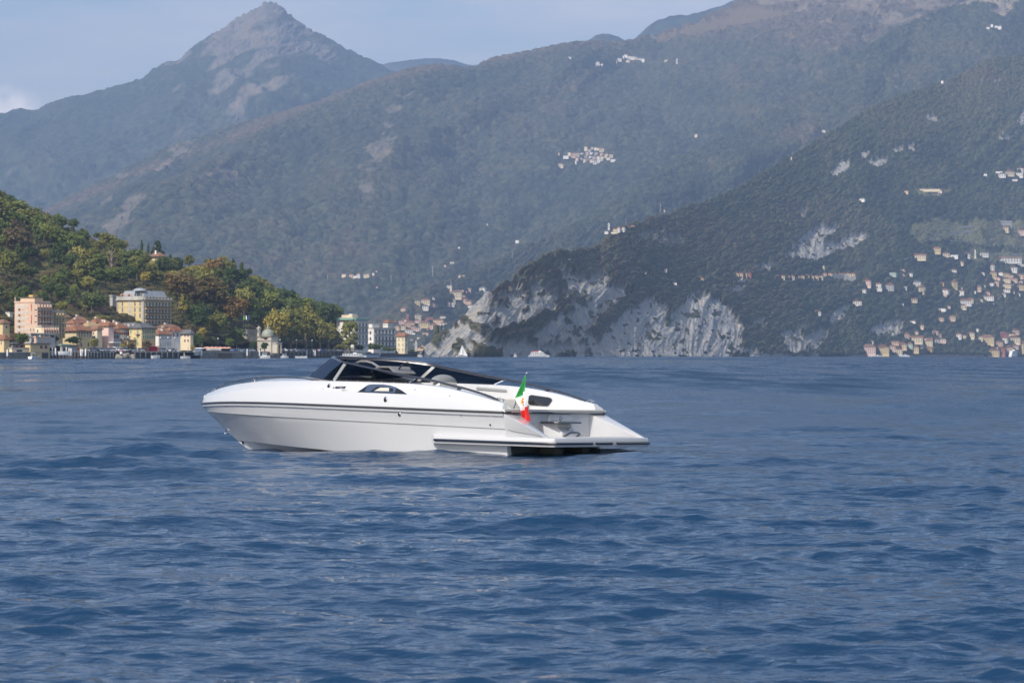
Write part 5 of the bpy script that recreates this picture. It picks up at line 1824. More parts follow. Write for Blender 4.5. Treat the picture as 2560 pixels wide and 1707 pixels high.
def tree(kind, colour, base, height, width, phrase, group, px, py, name=None, crown_from=.18):
    """tree standing at base (world point)"""
    NTREE[0] += 1
    r_ = random.Random(NTREE[0] * 7 + 3)
    e = empty(name or {"cone": "conifer_tree", "column": "cypress_tree", "umbrella": "umbrella_pine"}.get(kind, "broadleaf_tree"), base, (0, 0, r_.uniform(0, 6.28)))
    t = link_mesh("trunk", trunk_mesh(kind), e)
    t.scale = (height * 1.0, height * 1.0, height)
    c = link_mesh("crown", crown_mesh(kind, colour, r_.randrange(3)), e)
    ch = height * (1 - crown_from)
    c.scale = (width / 1.9, width / 1.9, ch / 2.1 / (.45 if kind == 'umbrella' else 1) * (1.0))
    c.location = (0, 0, height - ch / 2.0)
    pend(e, phrase, "tree", group, px, py)
    return e


def tree_px(kind, colour, px, py_top, py_base, wpx, Y, phrase, group=None, **kw):
    k = Y / F
    base = W(px, py_base, Y)
    return tree(kind, colour, base, (py_base - py_top) * k, wpx * k, phrase, group, px, py_top, **kw)


# hillside wood: single trees down to the town, standing on the hill's real ground
def zone(px, py, sky):
    if py - sky < 55: return "on the hill's skyline"
    if px < 145: return "on the slope above the pink hotel"
    if px < 275: return "on the slope above the old town roofs"
    if px < 430: return "on the slope above the big yellow hotel"
    if px < 610: return "on the slope right of the yellow hotel"
    return "on the slope behind the domed chapel"


pxs_, P_, PY_ = TERR["wooded_hill"]
rg = np.random.default_rng(3)
cands = []
for row, v in enumerate(np.linspace(.999, .16, 20)):
    i = int(v * (P_.shape[0] - 1))
    step = 31 + 5 * (row % 2)
    for px in np.arange(-40 + (row % 3) * 13, 846, step):
        q = px + rg.uniform(-11, 11)
        j = int(np.clip(np.searchsorted(pxs_, q), 0, len(pxs_) - 1))
        ii = int(np.clip(i + rg.integers(-7, 8), 0, P_.shape[0] - 1))
        cands.append((ii, j, q, v))
cands.sort(key=lambda t: -t[0])
kept = []
for ii, j, q, v in cands:
    b_ = P_[ii, j]
    py = PY_[ii, j]
    # gardens and houses keep clear ground
    if py > 800 and 20 < q < 275: continue
    if 262 < q < 430 and py > 735: continue
    if py > 790 and 430 <= q < 500: continue
    if v < .30 and q > 490: continue
    if 30 < q < 125 and 668 < py < 712 and rg.random() < .75: continue
    if any(abs(q - a) < 15 and abs(py - c) < 16 for a, c in kept): continue
    kept.append((q, py))
    sky = np.interp(q, [a for a, _ in SKYL], [c for _, c in SKYL])
    n1 = float(vnoise(np.array(q / 70.), np.array(py / 60.), 7)); n2 = rg.random()
    if q < 300: colour = ["dark green", "olive green", "green", "olive green", "dull brown"][int(np.clip((n1 + .75) / 1.5 * 4 + (n2 - .5) * 2.4, 0, 4))]
    elif q < 620: colour = ["dark green", "olive green", "olive green", "yellow green", "rust brown"][int(np.clip((n1 + .75) / 1.5 * 4 + (n2 - .5) * 2.2, 0, 4))]
    else: colour = ["dark green", "dark green", "green", "olive green", "yellow green"][int(np.clip((n1 + .75) / 1.5 * 4 + (n2 - .5) * 2.0, 0, 4))]
    kind = 'broad' if n2 < .55 else 'round'
    n3 = rg.random()
    if n3 < .11: kind, colour = 'cone', "dark green"
    elif n3 < .15: kind, colour = 'column', "dark green"
    Y = b_[1]
    hpx = rg.uniform(36, 78) * (.8 if v < .35 else 1)
    h = hpx * Y / F
    top = sky - 2 + rg.uniform(0, 12)
    if py - hpx < top: h = max((py - top) * Y / F, 4.0)
    w = h * {'cone': .55, 'column': .24}.get(kind, rg.uniform(.62, 1.08))
    shape = {"broad": "spreading", "round": "rounded", "cone": "pointed", "column": "narrow"}[kind]
    tree(kind, colour, b_ + np.array([0, 0, -.3]), h, w, f"{colour} {shape} tree {zone(q, py - hpx, sky)}", "trees on the wooded hill", q, py)

# trees one can pick out
G2 = "garden and shore trees"
T = tree_px
T('round', "green", 59, 835, 876, 38, off(55, 10), "round dense green tree in front of the pink hotel", G2)
T('round', "dark green", 131, 838, 878, 30, off(130, 14), "dark green tree beside the grey terrace block below the pink hotel", G2)
T('umbrella', "dark green", 185, 848, 884, 42, off(185, 10), "flat topped umbrella pine by the ferry landing", G2, crown_from=.5)
T('round', "olive green", 236, 848, 882, 25, off(236, 10), "grey green tree in front of the cream balcony house", G2)
T('cone', "dark green", 393, 605, 668, 46, 1165, "big dark cedar standing out on the hill's skyline by the hilltop villa", G2)
T('column', "dark green", 354, 606, 642, 9, 1160, "slim dark cypress on the skyline left of the hilltop villa", G2)
T('column', "dark green", 370, 613, 646, 8, 1160, "slim dark cypress on the skyline left of the hilltop villa", G2)
T('column', "dark green", 383, 620, 648, 9, 1162, "short cypress touching the big dark cedar", G2)
T('broad', "rust brown", 512, 690, 800, 118, off(520, 95), "huge rust brown plane tree right of the yellow hotel", G2)
T('broad', "rust brown", 580, 735, 830, 84, off(560, 80), "rust brown tree hiding the white villa", G2)
T('broad', "rust brown", 448, 675, 770, 84, off(450, 110), "rust brown tree above the yellow hotel's right corner", G2)
T('broad', "dark green", 492, 752, 850, 66, off(490, 62), "dark green tree beside the yellow hotel's dark front", G2)
T('cone', "yellow green", 456, 738, 790, 24, off(470, 66), "pale yellow pointed conifer right of the yellow hotel", G2)
T('broad', "olive green", 540, 778, 862, 62, off(540, 50), "olive green tree in front of the rust brown trees", G2)
T('round', "dull brown", 475, 812, 850, 40, off(478, 44), "purplish brown tree behind the cream villa", G2)
T('round', "yellow green", 505, 818, 866, 24, off(500, 34), "yellow green tree right of the cream villa", G2)
T('column', "dark green", 488, 838, 872, 22, off(494, 26), "dense trimmed evergreen clump beside the cream villa", G2)
T('column', "dark green", 500, 838, 872, 22, off(494, 26), "dense trimmed evergreen clump beside the cream villa", G2)
T('round', "dark green", 531, 842, 876, 30, off(530, 24), "round dark evergreen bush in the hotel garden", G2)
T('round', "green", 576, 846, 880, 26, off(575, 16), "small clipped green tree on the promenade left of the chapel", G2)
T('broad', "dark green", 592, 820, 874, 46, off(590, 34), "dark tree between the beach club and the stone terrace", G2)
T('umbrella', "dark green", 635, 786, 836, 34, off(640, 70), "dark umbrella shaped tree right of the flagpoles", G2, crown_from=.45)
T('round', "dark green", 634, 856, 884, 24, off(635, 10), "clipped dark tree at the chapel's left corner", G2)
T('round', "dark green", 661, 856, 886, 19, off(660, 6), "small round tree in front of the chapel wall", G2)
T('broad', "yellow green", 692, 772, 878, 70, off(695, 40), "big yellowing plane tree touching the chapel dome", G2)
T('broad', "olive green", 728, 762, 880, 74, off(720, 30), "tall olive plane tree on the shore, right of the chapel", G2)
T('broad', "yellow green", 765, 757, 880, 66, off(760, 34), "tallest golden yellow plane tree on the shore", G2)
T('broad', "olive green", 800, 792, 882, 54, off(800, 20), "olive plane tree at the right end of the shore trees", G2)
T('broad', "yellow green", 822, 804, 882, 44, off(820, 20), "smaller yellow plane tree left of the white hotel", G2)
T('broad', "dark green", 715, 718, 800, 62, off(720, 120), "dark green tree on the skyline behind the plane trees", G2)
T('broad', "dark green", 820, 752, 870, 52, 1270, "tall dark oak closing the wood beside the white hotel", G2)
T('broad', "dark green", 788, 748, 850, 50, 1280, "dark oak behind the golden plane tree", G2)
T('column', "olive green", 874, 798, 880, 56, 1215, "tall poplar shaped tree in front of the white hotel", G2)
T('broad', "green", 935, 858, 884, 50, 1300, "low bushy green tree between the two right hand hotels", G2)
T('broad', "olive green", 858, 862, 884, 44, 1190, "low yellowish tree by the white hotel's foot", G2)
T('round', "dark green", 898, 862, 884, 30, 1220, "low dark bush right of the poplar shaped tree", G2)
T('round', "green", 972, 868, 884, 40, 1400, "clipped green hedge tree under the tower hotel", G2)
T('round', "green", 1030, 872, 884, 16, 1600, "small green tree on the quay's right end", G2)
T('round', "yellow green", 482, 866, 884, 13, off(480, 8), "small orange yellow bush on the promenade by the cream villa", G2)
T('round', "dull brown", 326, 862, 884, 26, off(322, 7), "dark leafy tree beside the ochre restaurant", G2)
T('round', "dull brown", 368, 856, 878, 26, off(370, 6), "clipped purple brown tree in front of the yellow house", G2)
T('round', "olive green", 306, 864, 882, 18, off(305, 8), "small green tree by the white promenade awning", G2)
T('round', "green", 345, 806, 822, 22, off(350, 70), "green tree growing at the foot of the big yellow hotel", G2)
T('round', "dark green", 410, 818, 832, 22, off(405, 60), "dark roof garden tree under the hotel's dark front", G2)
T('broad', "olive green", 160, 783, 806, 34, off(160, 110), "light green tree below the cream gabled house", G2)
T('broad', "olive green", 255, 792, 818, 46, off(255, 84), "olive tree left of the big yellow hotel", G2)
for px, pyt, pyb, n_ in ((324, 844, 862, "short palm"), (337, 848, 868, "short palm"), (228, 760, 792, "tall palm"), (214, 768, 796, "tall palm")):
    Yp = off(px, 9 if n_ == "short palm" else 100)
    e = empty("palm_tree", W(px, pyb, Yp))
    k = Yp / F; hh = (pyb - pyt) * k
    mb = MB(); mb.tube([(0, 0, -.2), (.1, 0, hh * .5), (0, 0, hh * .75)], [.22, .18, .16], 6); mb.build("trunk", BARK, e, smooth=True)
    mb = MB()
    for a in np.linspace(0, 6.283, 15)[:-1]:
        L_ = hh * .34; dx, dy = math.cos(a), math.sin(a); z0 = hh * .75; up = .10 + .18 * (int(a * 7) % 3)
        c = [(0, 0, z0), (dx * L_ * .5, dy * L_ * .5, z0 + L_ * (.25 + up)), (dx * L_, dy * L_, z0 - L_ * (.05 - up))]
        w_ = L_ * .13
        mb.add([c[0], (c[1][0] - dy * w_, c[1][1] + dx * w_, c[1][2] - w_ * .4), c[2], (c[1][0] + dy * w_, c[1][1] - dx * w_, c[1][2] - w_ * .4), c[1]], [(0, 1, 4), (1, 2, 4), (2, 3, 4), (3, 0, 4)])
    mb.build("crown", LEAF["green"], e)
    pend(e, f"{n_} with a tuft of fronds by the town houses", "palm tree", "palms in the town", px)
# the bare tree on the slope
e = empty("bare_tree", on_slope("wooded_hill", 271, 690)); mb = MB()
mb.tube([(0, 0, -1), (.1, 0, 5), (0, .1, 11)], [.32, .24, .06], 6)
for k in range(12):
    a = k * 2.4; z = 3.5 + k * .6; L_ = 3.6 - k * .16
    mb.tube([(0, 0, z), (L_ * .5 * math.cos(a), L_ * .5 * math.sin(a), z + 1.6), (L_ * .8 * math.cos(a), L_ * .8 * math.sin(a), z + 3.4)], [.13, .08, .02], 5)
mb.build("trunk", mat("pale_bark", (.30, .25, .20), .9), e)
tag(e, "bare grey tree without leaves on the slope above the yellow hotel", "tree")
# ------------------------------------------------------------------ villages on the far slopes: every house its own thing (walls > roof, and windows where they show)
def front_slope(px, py):
    for nm in ("near_mountain", "spur_hills", "middle_mountain", "peak_mountain"):
        pxs, P, PY = TERR[nm]
        if pxs[0] + 6 < px < pxs[-1]:
            i = int(np.clip(np.searchsorted(pxs, px), 1, len(pxs) - 1))
            if PY[:, i].min() < py - 1: return nm
    return "middle_mountain"


_hm = {}


def unit_wall(m):
    k = ("w", m.name)
    if k not in _hm:
        mb = MB(); mb.box(0, 0, .35, 1, 1, 1.3)
        o = mb.build("house_wall", m); _hm[k] = o.data; bpy.data.objects.remove(o)
    return _hm[k]


def unit_roof(m, kind):
    k = (kind, m.name)
    if k not in _hm:
        mb = MB()
        a = .56
        z = 1.0
        vs = [(-a, -a, z), (a, -a, z), (a, a, z), (-a, a, z)]
        if kind == 'hip': mb.add(vs + [(-.22, 0, z + .42), (.22, 0, z + .42)], [(0, 1, 5, 4), (1, 2, 5), (2, 3, 4, 5), (3, 0, 4), (0, 3, 2, 1)])
        elif kind == 'gable': mb.add(vs + [(0, -a, z + .5), (0, a, z + .5)], [(0, 4, 5, 3), (1, 2, 5, 4), (0, 1, 4), (2, 3, 5), (0, 3, 2, 1)])
        elif kind == 'long': mb.add(vs + [(-a, 0, z + .36), (a, 0, z + .36)], [(0, 1, 5, 4), (2, 3, 4, 5), (1, 2, 5), (3, 0, 4), (0, 3, 2, 1)])
        else: mb.box(0, 0, 1.02, 1.06, 1.06, .10)
        o = mb.build("roof", m); _hm[k] = o.data; bpy.data.objects.remove(o)
    return _hm[k]


def unit_win():
    if "win" not in _hm:
        mb = MB(); mb.box(0, -.01, .5, 1, .03, 1)
        o = mb.build("window", GLASSD); _hm["win"] = o.data; bpy.data.objects.remove(o)
    return _hm["win"]


WALLS = {"white": SWH, "cream": SCR, "yellow": SY, "pink": SPK, "pale pink": SPW, "peach": SPE, "red": SRD, "grey": SGR, "ochre": SOC, "pale green": SGN}
ROOFS = {"red": TILE, "brown": TILE2, "grey": SLATE, "flat": CONC}
HN = [0]


def house(px, py, w, h, wall, roof, place, name="house", kind=None, yaw=None, cat="house", phrase=None, group=None):
    """px, py: middle of the foot in the photo; w, h: size in photo pixels including roof"""
    HN[0] += 1
    w, h = w * 1.02, h * 1.05
    r_ = random.Random(HN[0] * 13 + 1)
    sl_ = front_slope(px, py)
    p = on_slope(sl_, px, py)
    k = p[1] / F
    kind = kind or ('flat' if roof == 'flat' else ('long' if w > 2.2 * h else r_.choice(['hip', 'hip', 'gable'])))
    rf = {'hip': .42, 'gable': .5, 'long': .36, 'flat': .07}[kind]
    hh = h * k / (1 + rf * .75)
    ww = w * k
    dd = min(max(ww * .7, 7), 14)
    if yaw is None: yaw = r_.uniform(-.5, .35)
    ww2 = max((ww - dd * abs(math.sin(yaw))) / math.cos(yaw), ww * .6)
    e = link_mesh(name, unit_wall(WALLS[wall]))
    q = W(px, py, p[1] - dd * .30)
    e.location = (q[0], q[1], q[2]); e.rotation_euler = (0, 0, yaw); e.scale = (ww2, dd, hh)
    link_mesh("roof", unit_roof(ROOFS[roof], kind), e)
    if h >= 9:
        nr = 2 if h < 15 else 3
        nc = max(2, min(7, int(round(w / 5.5))))
        for i in range(nr):
            for j in range(nc):
                o = link_mesh("window", unit_win(), e)
                o.scale = (.30 / nc * 1.15, 1, .5 / nr)
                o.location = (-.5 + (j + .5) / nc, -.5, .14 + i * .86 / nr)
    roofw = {"red": "red roofed", "brown": "brown roofed", "grey": "grey roofed", "flat": "flat roofed"}[roof]
    size = "tiny" if w * h < 90 else ("small" if w * h < 240 else "large")
    pend(e, phrase or f"{size} {wall} {roofw} {name.replace('_', ' ')} {place}", cat, group or "village houses", px, py)
    return e


def batch(x0, y0, sc, place, data, group):
    """rows: centre x, foot y, width, height in a zoomed crop, walls, roof"""
    for d in data:
        house(x0 + d[0] / sc, y0 + d[1] / sc, d[2] / sc, d[3] / sc, d[4], d[5], place, group=group)


GV = "houses of the lakeside village on the right"
batch(2100, 560, 4.611, "in the lakeside village", [
    (330, 1480, 145, 105, "pale pink", "brown"), (482, 1480, 165, 105, "yellow", "brown"), (350, 1358, 62, 40, "white", "grey"), (618, 1368, 110, 42, "peach", "red"), (712, 1418, 132, 70, "peach", "red"),
    (808, 1412, 58, 66, "pale green", "brown"), (852, 1345, 205, 75, "cream", "red"), (862, 1452, 105, 75, "yellow", "brown"), (668, 1478, 90, 76, "cream", "red"), (1026, 1392, 92, 85, "cream", "brown"),
    (1026, 1442, 112, 50, "ochre", "brown"), (1010, 1325, 92, 36, "pale pink", "red"), (766, 1290, 62, 58, "pink", "red"), (885, 1262, 52, 52, "cream", "brown"), (1178, 1338, 82, 50, "pale pink", "grey"),
    (1108, 1336, 86, 42, "grey", "red"), (920, 1400, 90, 46, "cream", "brown"), (600, 1442, 70, 66, "pale pink", "brown")], GV)
batch(2100, 560, 4.611, "just above the lakeside village", [
    (1092, 1243, 72, 42, "pale pink", "red"), (1145, 1275, 42, 42, "yellow", "brown"), (1368, 1292, 62, 58, "white", "red"), (1432, 1290, 62, 42, "cream", "red"), (1508, 1286, 92, 76, "cream", "red"),
    (1165, 1088, 82, 42, "pink", "red"), (1295, 1084, 70, 54, "pink", "red"), (838, 1118, 88, 30, "white", "red"), (942, 1184, 62, 48, "cream", "red"), (1575, 1205, 52, 34, "white", "grey")], GV)
batch(2100, 560, 4.611, "on the far right shore", [
    (1700, 1358, 165, 100, "yellow", "brown"), (1622, 1314, 62, 50, "cream", "brown"), (1878, 1266, 112, 50, "red", "red"), (2016, 1236, 92, 56, "pink", "red"), (1984, 1268, 82, 34, "cream", "brown"),
    (1902, 1336, 86, 62, "white", "red"), (2010, 1344, 132, 84, "cream", "brown"), (1832, 1372, 82, 52, "peach", "red"), (1762, 1492, 132, 86, "yellow", "red"), (1862, 1482, 112, 92, "red", "red"),
    (1952, 1446, 84, 70, "pink", "brown"), (2100, 1450, 72, 120, "yellow", "brown"), (2002, 1404, 102, 46, "pale pink", "red"), (1790, 1420, 96, 44, "cream", "red")], GV)
GU = "scattered houses on the terraced slope"
batch(2100, 560, 4.611, "on the mid right slope", [
    (832, 876, 105, 44, "cream", "red"), (190, 912, 105, 56, "white", "red"), (312, 700, 104, 86, "pale pink", "red"), (278, 770, 64, 46, "white", "grey"), (420, 748, 116, 30, "white", "flat"),
    (440, 716, 82, 56, "white", "red"), (575, 744, 112, 84, "grey", "red"), (882, 694, 92, 62, "white", "grey"), (943, 772, 78, 84, "cream", "brown"), (1212, 778, 112, 58, "white", "red"), (1196, 806, 76, 26, "pink", "flat"),
    (1390, 786, 88, 50, "white", "red"), (1385, 812, 62, 24, "white", "flat"), (1320, 714, 64, 92, "yellow", "brown"), (1384, 738, 54, 42, "white", "grey"), (1170, 684, 56, 42, "ochre", "brown"),
    (1592, 744, 84, 58, "pink", "red"), (1692, 794, 84, 44, "pale pink", "red"), (1700, 846, 155, 48, "white", "red"), (1440, 906, 135, 66, "white", "red"), (1500, 880, 84, 50, "cream", "red"), (1424, 954, 56, 56, "cream", "brown"),
    (1182, 976, 105, 28, "white", "flat"), (1238, 944, 64, 32, "pale pink", "red"), (700, 912, 60, 16, "white", "flat"), (750, 735, 50, 36, "grey", "flat")], GU)
batch(2100, 560, 4.611, "high on the terraced slope", [
    (905, 386, 170, 62, "cream", "red"), (1115, 310, 95, 68, "yellow", "red"), (1216, 348, 80, 48, "cream", "red"), (1312, 368, 86, 38, "white", "flat"), (1386, 448, 92, 46, "cream", "red"), (1458, 362, 74, 58, "white", "brown"),
    (1650, 346, 112, 40, "white", "flat"), (1960, 412, 255, 62, "white", "brown"), (1992, 522, 84, 66, "white", "brown"), (1750, 498, 50, 62, "white", "red"), (1764, 598, 72, 80, "yellow", "red"), (1312, 540, 76, 44, "white", "brown"),
    (598, 580, 132, 40, "pale green", "flat"), (722, 524, 66, 26, "pale pink", "red"), (632, 592, 46, 34, "pink", "red"), (716, 578, 44, 28, "peach", "red"), (806, 578, 60, 40, "white", "grey"), (1900, 584, 84, 48, "yellow", "brown"),
    (1960, 600, 66, 50, "pale pink", "red"), (2062, 594, 94, 50, "peach", "brown"), (1820, 616, 66, 34, "pale pink", "red"), (1920, 642, 95, 52, "cream", "red"), (2010, 640, 90, 50, "peach", "red"), (1806, 684, 56, 64, "pink", "red"),
    (1920, 704, 94, 48, "cream", "brown"), (2076, 724, 78, 62, "yellow", "red"), (1916, 754, 84, 40, "white", "red"), (1880, 804, 74, 40, "white", "brown"), (1906, 60, 94, 60, "cream", "brown"), (2092, 96, 94, 62, "white", "red"),
    (2085, 462, 80, 40, "white", "grey")], GU)
batch(2100, 560, 4.611, "tucked among trees at far right", [(1640, 560, 46, 34, "white", "red"), (1680, 640, 44, 32, "cream", "red"), (1850, 560, 50, 36, "white", "red"), (1745, 680, 44, 34, "white", "brown"), (2040, 668, 50, 40, "white", "red"), (1985, 690, 44, 36, "cream", "red"),
    (1650, 700, 40, 28, "white", "grey"), (1540, 770, 50, 32, "white", "red"), (1620, 870, 44, 34, "cream", "red"), (1990, 770, 50, 36, "peach", "red"), (2060, 800, 46, 36, "white", "red"), (1760, 900, 46, 30, "white", "brown"), (2090, 660, 44, 40, "cream", "brown")], GU)
GT = "terraced holiday houses on the ledge"
for i, x in enumerate(np.linspace(538, 718, 6)): house(1760 + x / 2.94, 560 + 396 / 2.94, 11, 11, ("peach", "cream", "peach", "pink", "cream", "peach")[i], "red", "in the longest gabled row", kind='gable', yaw=0.0, name="gabled_house", group=GT)
for i, x in enumerate(np.linspace(757, 858, 4)): house(1760 + x / 2.94, 560 + 398 / 2.94, 9.5, 12, ("cream", "yellow", "peach", "cream")[i], "red", "in the middle gabled row", kind='gable', yaw=0.0, name="gabled_house", group=GT)
for i, x in enumerate(np.linspace(885, 925, 2)): house(1760 + x / 2.94, 560 + 374 / 2.94, 9.5, 10, ("pink", "peach")[i], "red", "in the shortest gabled row", kind='gable', yaw=0.0, name="gabled_house", group=GT)
for i, x in enumerate(np.linspace(960, 1090, 5)): house(1760 + x / 2.94, 560 + 378 / 2.94, 11.5, 11, ("cream", "peach", "yellow", "cream", "peach")[i], "red", "in the right gabled row", kind='gable', yaw=0.0, name="gabled_house", group=GT)
for i, x in enumerate(np.linspace(238, 328, 4)): house(1760 + x / 2.94, 560 + 384 / 2.94, 10.5, 13, ("yellow", "pink", "pink", "red")[i], "red", "in the left gabled row", kind='gable', yaw=0.0, name="gabled_house", group=GT)
batch(1760, 560, 2.94, "near the gabled rows", [(830, 657, 54, 34, "white", "red"), (248, 402, 62, 14, "cream", "red"), (893, 928, 24, 22, "peach", "red"), (1140, 450, 24, 22, "white", "grey")], GU)
house(1760 + 877 / 2.94, 560 + 332 / 2.94, 4.5, 13, "cream", "grey", "", name="tower", kind='flat', cat="tower", phrase="slim cream tower above the rows of gabled houses", group="lone towers", yaw=0)
house(2100 + 1556 / 4.611, 560 + 358 / 4.611, 3, 20, "white", "grey", "", name="tower", kind='flat', cat="tower", phrase="slim white tower among white walls high on the right slope", group="lone towers", yaw=0)
batch(1200, 640, 3.92, "above the grey cliffs", [(1585, 198, 82, 52, "white", "red"), (1796, 150, 78, 34, "white", "red"), (1734, 128, 44, 18, "pale pink", "red"), (1894, 274, 62, 28, "white", "red"), (1832, 276, 42, 26, "white", "red"),
      (2156, 244, 66, 46, "yellow", "red"), (276, 338, 74, 38, "yellow", "brown"), (866, 36, 42, 14, "white", "grey")], GU)
batch(1700, 0, 2.613, "in the upper right woods", [(1190, 1304, 40, 22, "white", "grey"), (708, 1460, 24, 12, "white", "flat"), (1690, 1248, 56, 22, "pale pink", "red"), (1478, 1252, 30, 22, "peach", "red"), (1605, 1236, 180, 14, "cream", "flat"),
      (1640, 1262, 120, 12, "cream", "flat"), (1995, 1140, 26, 20, "white", "flat"), (2150, 1130, 60, 34, "cream", "brown"), (2218, 1110, 44, 34, "white", "red"), (2100, 1140, 44, 26, "white", "grey"), (2215, 1140, 60, 26, "white", "flat"),
      (2180, 1165, 40, 14, "white", "grey"), (2080, 1120, 46, 16, "white", "flat"), (2130, 1500, 60, 40, "cream", "grey"), (2225, 1515, 50, 34, "pale pink", "brown"), (2110, 1465, 110, 36, "grey", "flat")], GU)
GM = "houses of the high mountain hamlets"
batch(1700, 0, 2.613, "in the upper right woods", [(1712, 528, 22, 14, "white", "flat"), (935, 854, 22, 14, "white", "flat"), (2008, 172, 22, 14, "white", "grey"), (2035, 158, 20, 18, "white", "grey"), (2060, 165, 26, 16, "white", "grey"),
      (2088, 172, 26, 22, "white", "grey"), (724, 1038, 10, 20, "peach", "flat")], GM)
batch(900, 0, 2.613, "alone on the forested mountainside", [(1362, 382, 26, 14, "white", "grey"), (2194, 888, 22, 16, "cream", "flat"), (830, 1472, 10, 8, "white", "flat"), (1990, 1380, 10, 14, "peach", "flat")], GM)
batch(1380, 340, 5.6, "in the clustered mountain hamlet", [
    (468, 196, 48, 46, "cream", "flat"), (554, 184, 30, 42, "cream", "brown"), (600, 190, 42, 40, "white", "brown"), (640, 192, 36, 36, "cream", "brown"), (690, 212, 66, 50, "cream", "brown"), (520, 212, 44, 36, "grey", "brown"),
    (236, 270, 46, 40, "cream", "flat"), (300, 292, 66, 62, "peach", "brown"), (350, 286, 48, 54, "cream", "brown"), (418, 270, 58, 42, "white", "grey"), (190, 310, 84, 34, "white", "flat"), (92, 262, 30, 32, "peach", "brown"),
    (120, 438, 84, 62, "cream", "brown"), (484, 262, 40, 50, "pale pink", "brown"), (548, 262, 52, 46, "white", "grey"), (610, 262, 48, 44, "grey", "brown"), (690, 272, 52, 50, "pale pink", "brown"), (760, 290, 60, 52, "cream", "brown"),
    (820, 290, 56, 46, "cream", "brown"), (470, 312, 50, 50, "grey", "brown"), (530, 316, 40, 44, "white", "brown"), (580, 318, 44, 48, "pale pink", "grey"), (640, 318, 46, 44, "white", "brown"), (700, 322, 52, 46, "cream", "brown"),
    (780, 326, 50, 40, "white", "brown"), (455, 362, 50, 58, "cream", "brown"), (500, 356, 40, 40, "grey", "brown"), (545, 362, 46, 44, "pale pink", "brown"), (596, 382, 56, 52, "white", "grey"), (645, 362, 52, 42, "white", "flat"),
    (700, 356, 40, 30, "white", "grey"), (848, 354, 66, 44, "white", "brown"), (345, 340, 40, 40, "pale pink", "grey"), (400, 330, 44, 32, "grey", "brown"), (330, 384, 28, 40, "white", "flat")], GM)
batch(900, 0, 2.613, "in the topmost hamlet", [(1660, 412, 26, 26, "white", "grey"), (1690, 396, 30, 22, "white", "grey"), (1712, 378, 22, 18, "white", "grey"), (1732, 372, 24, 22, "white", "grey"), (1756, 384, 24, 26, "white", "grey"),
      (1778, 384, 26, 22, "white", "grey"), (1800, 388, 22, 24, "cream", "grey"), (1822, 396, 26, 22, "white", "grey"), (1846, 398, 20, 22, "white", "grey"), (1745, 402, 24, 16, "cream", "grey"), (1548, 424, 24, 26, "white", "grey"),
      (1575, 428, 18, 12, "white", "flat"), (1996, 398, 26, 16, "cream", "grey"), (2066, 408, 10, 30, "white", "flat"), (1655, 396, 14, 12, "white", "flat")], GM)
batch(1380, 340, 5.6, "in the spur hamlet", [(758, 1360, 56, 40, "white", "grey"), (880, 1350, 62, 70, "cream", "red"), (940, 1346, 64, 84, "white", "red"), (1000, 1326, 60, 62, "white", "red"), (1060, 1304, 66, 50, "cream", "red"), (1126, 1282, 60, 42, "peach", "red"), (838, 1358, 36, 16, "white", "flat")], GM)
house(1380 + 791 / 5.6, 340 + 1288 / 5.6, 4.5, 13.5, "white", "grey", "", name="bell_tower", kind='flat', cat="tower", phrase="white bell tower standing alone left of the spur hamlet", group="lone towers", yaw=0)
batch(800, 680, 5.345, "low on the wooded mountainside", [(322, 78, 66, 42, "cream", "brown"), (420, 90, 60, 56, "peach", "red"), (470, 106, 90, 42, "white", "flat"), (516, 86, 60, 56, "white", "red"), (600, 84, 46, 40, "cream", "flat"), (648, 74, 44, 46, "cream", "brown"),
      (715, 52, 36, 34, "cream", "grey"), (752, 12, 26, 18, "pink", "flat"), (712, 380, 56, 50, "white", "grey"), (758, 222, 26, 14, "peach", "flat"), (1886, 80, 74, 30, "cream", "flat")], GM)
GS = "houses of the far lakeside village with the church"
batch(1000, 560, 4.612, "on the slope beside the pale church", [
    (200, 958, 62, 62, "yellow", "flat"), (292, 932, 104, 62, "cream", "red"), (290, 994, 74, 52, "white", "grey"), (372, 962, 84, 42, "pale pink", "brown"), (605, 920, 68, 58, "cream", "brown"), (540, 954, 74, 54, "pale pink", "red"),
    (600, 950, 54, 40, "white", "flat"), (745, 912, 76, 54, "pink", "red"), (800, 938, 84, 56, "peach", "brown"), (812, 966, 62, 28, "white", "red"), (720, 790, 42, 28, "pink", "red"), (792, 792, 50, 46, "pink", "flat"), (755, 796, 34, 24, "peach", "red"),
    (590, 472, 64, 40, "white", "brown"), (516, 500, 26, 22, "pink", "flat"), (706, 622, 72, 30, "cream", "red"), (682, 284, 28, 16, "white", "flat"), (1350, 216, 46, 34, "white", "grey"), (672, 868, 70, 50, "pale pink", "red"), (735, 858, 40, 34, "pink", "red"),
    (955, 775, 88, 46, "white", "grey"), (1476, 546, 24, 30, "peach", "flat"), (375, 890, 50, 40, "white", "grey"), (570, 745, 64, 30, "grey", "flat")], GS)
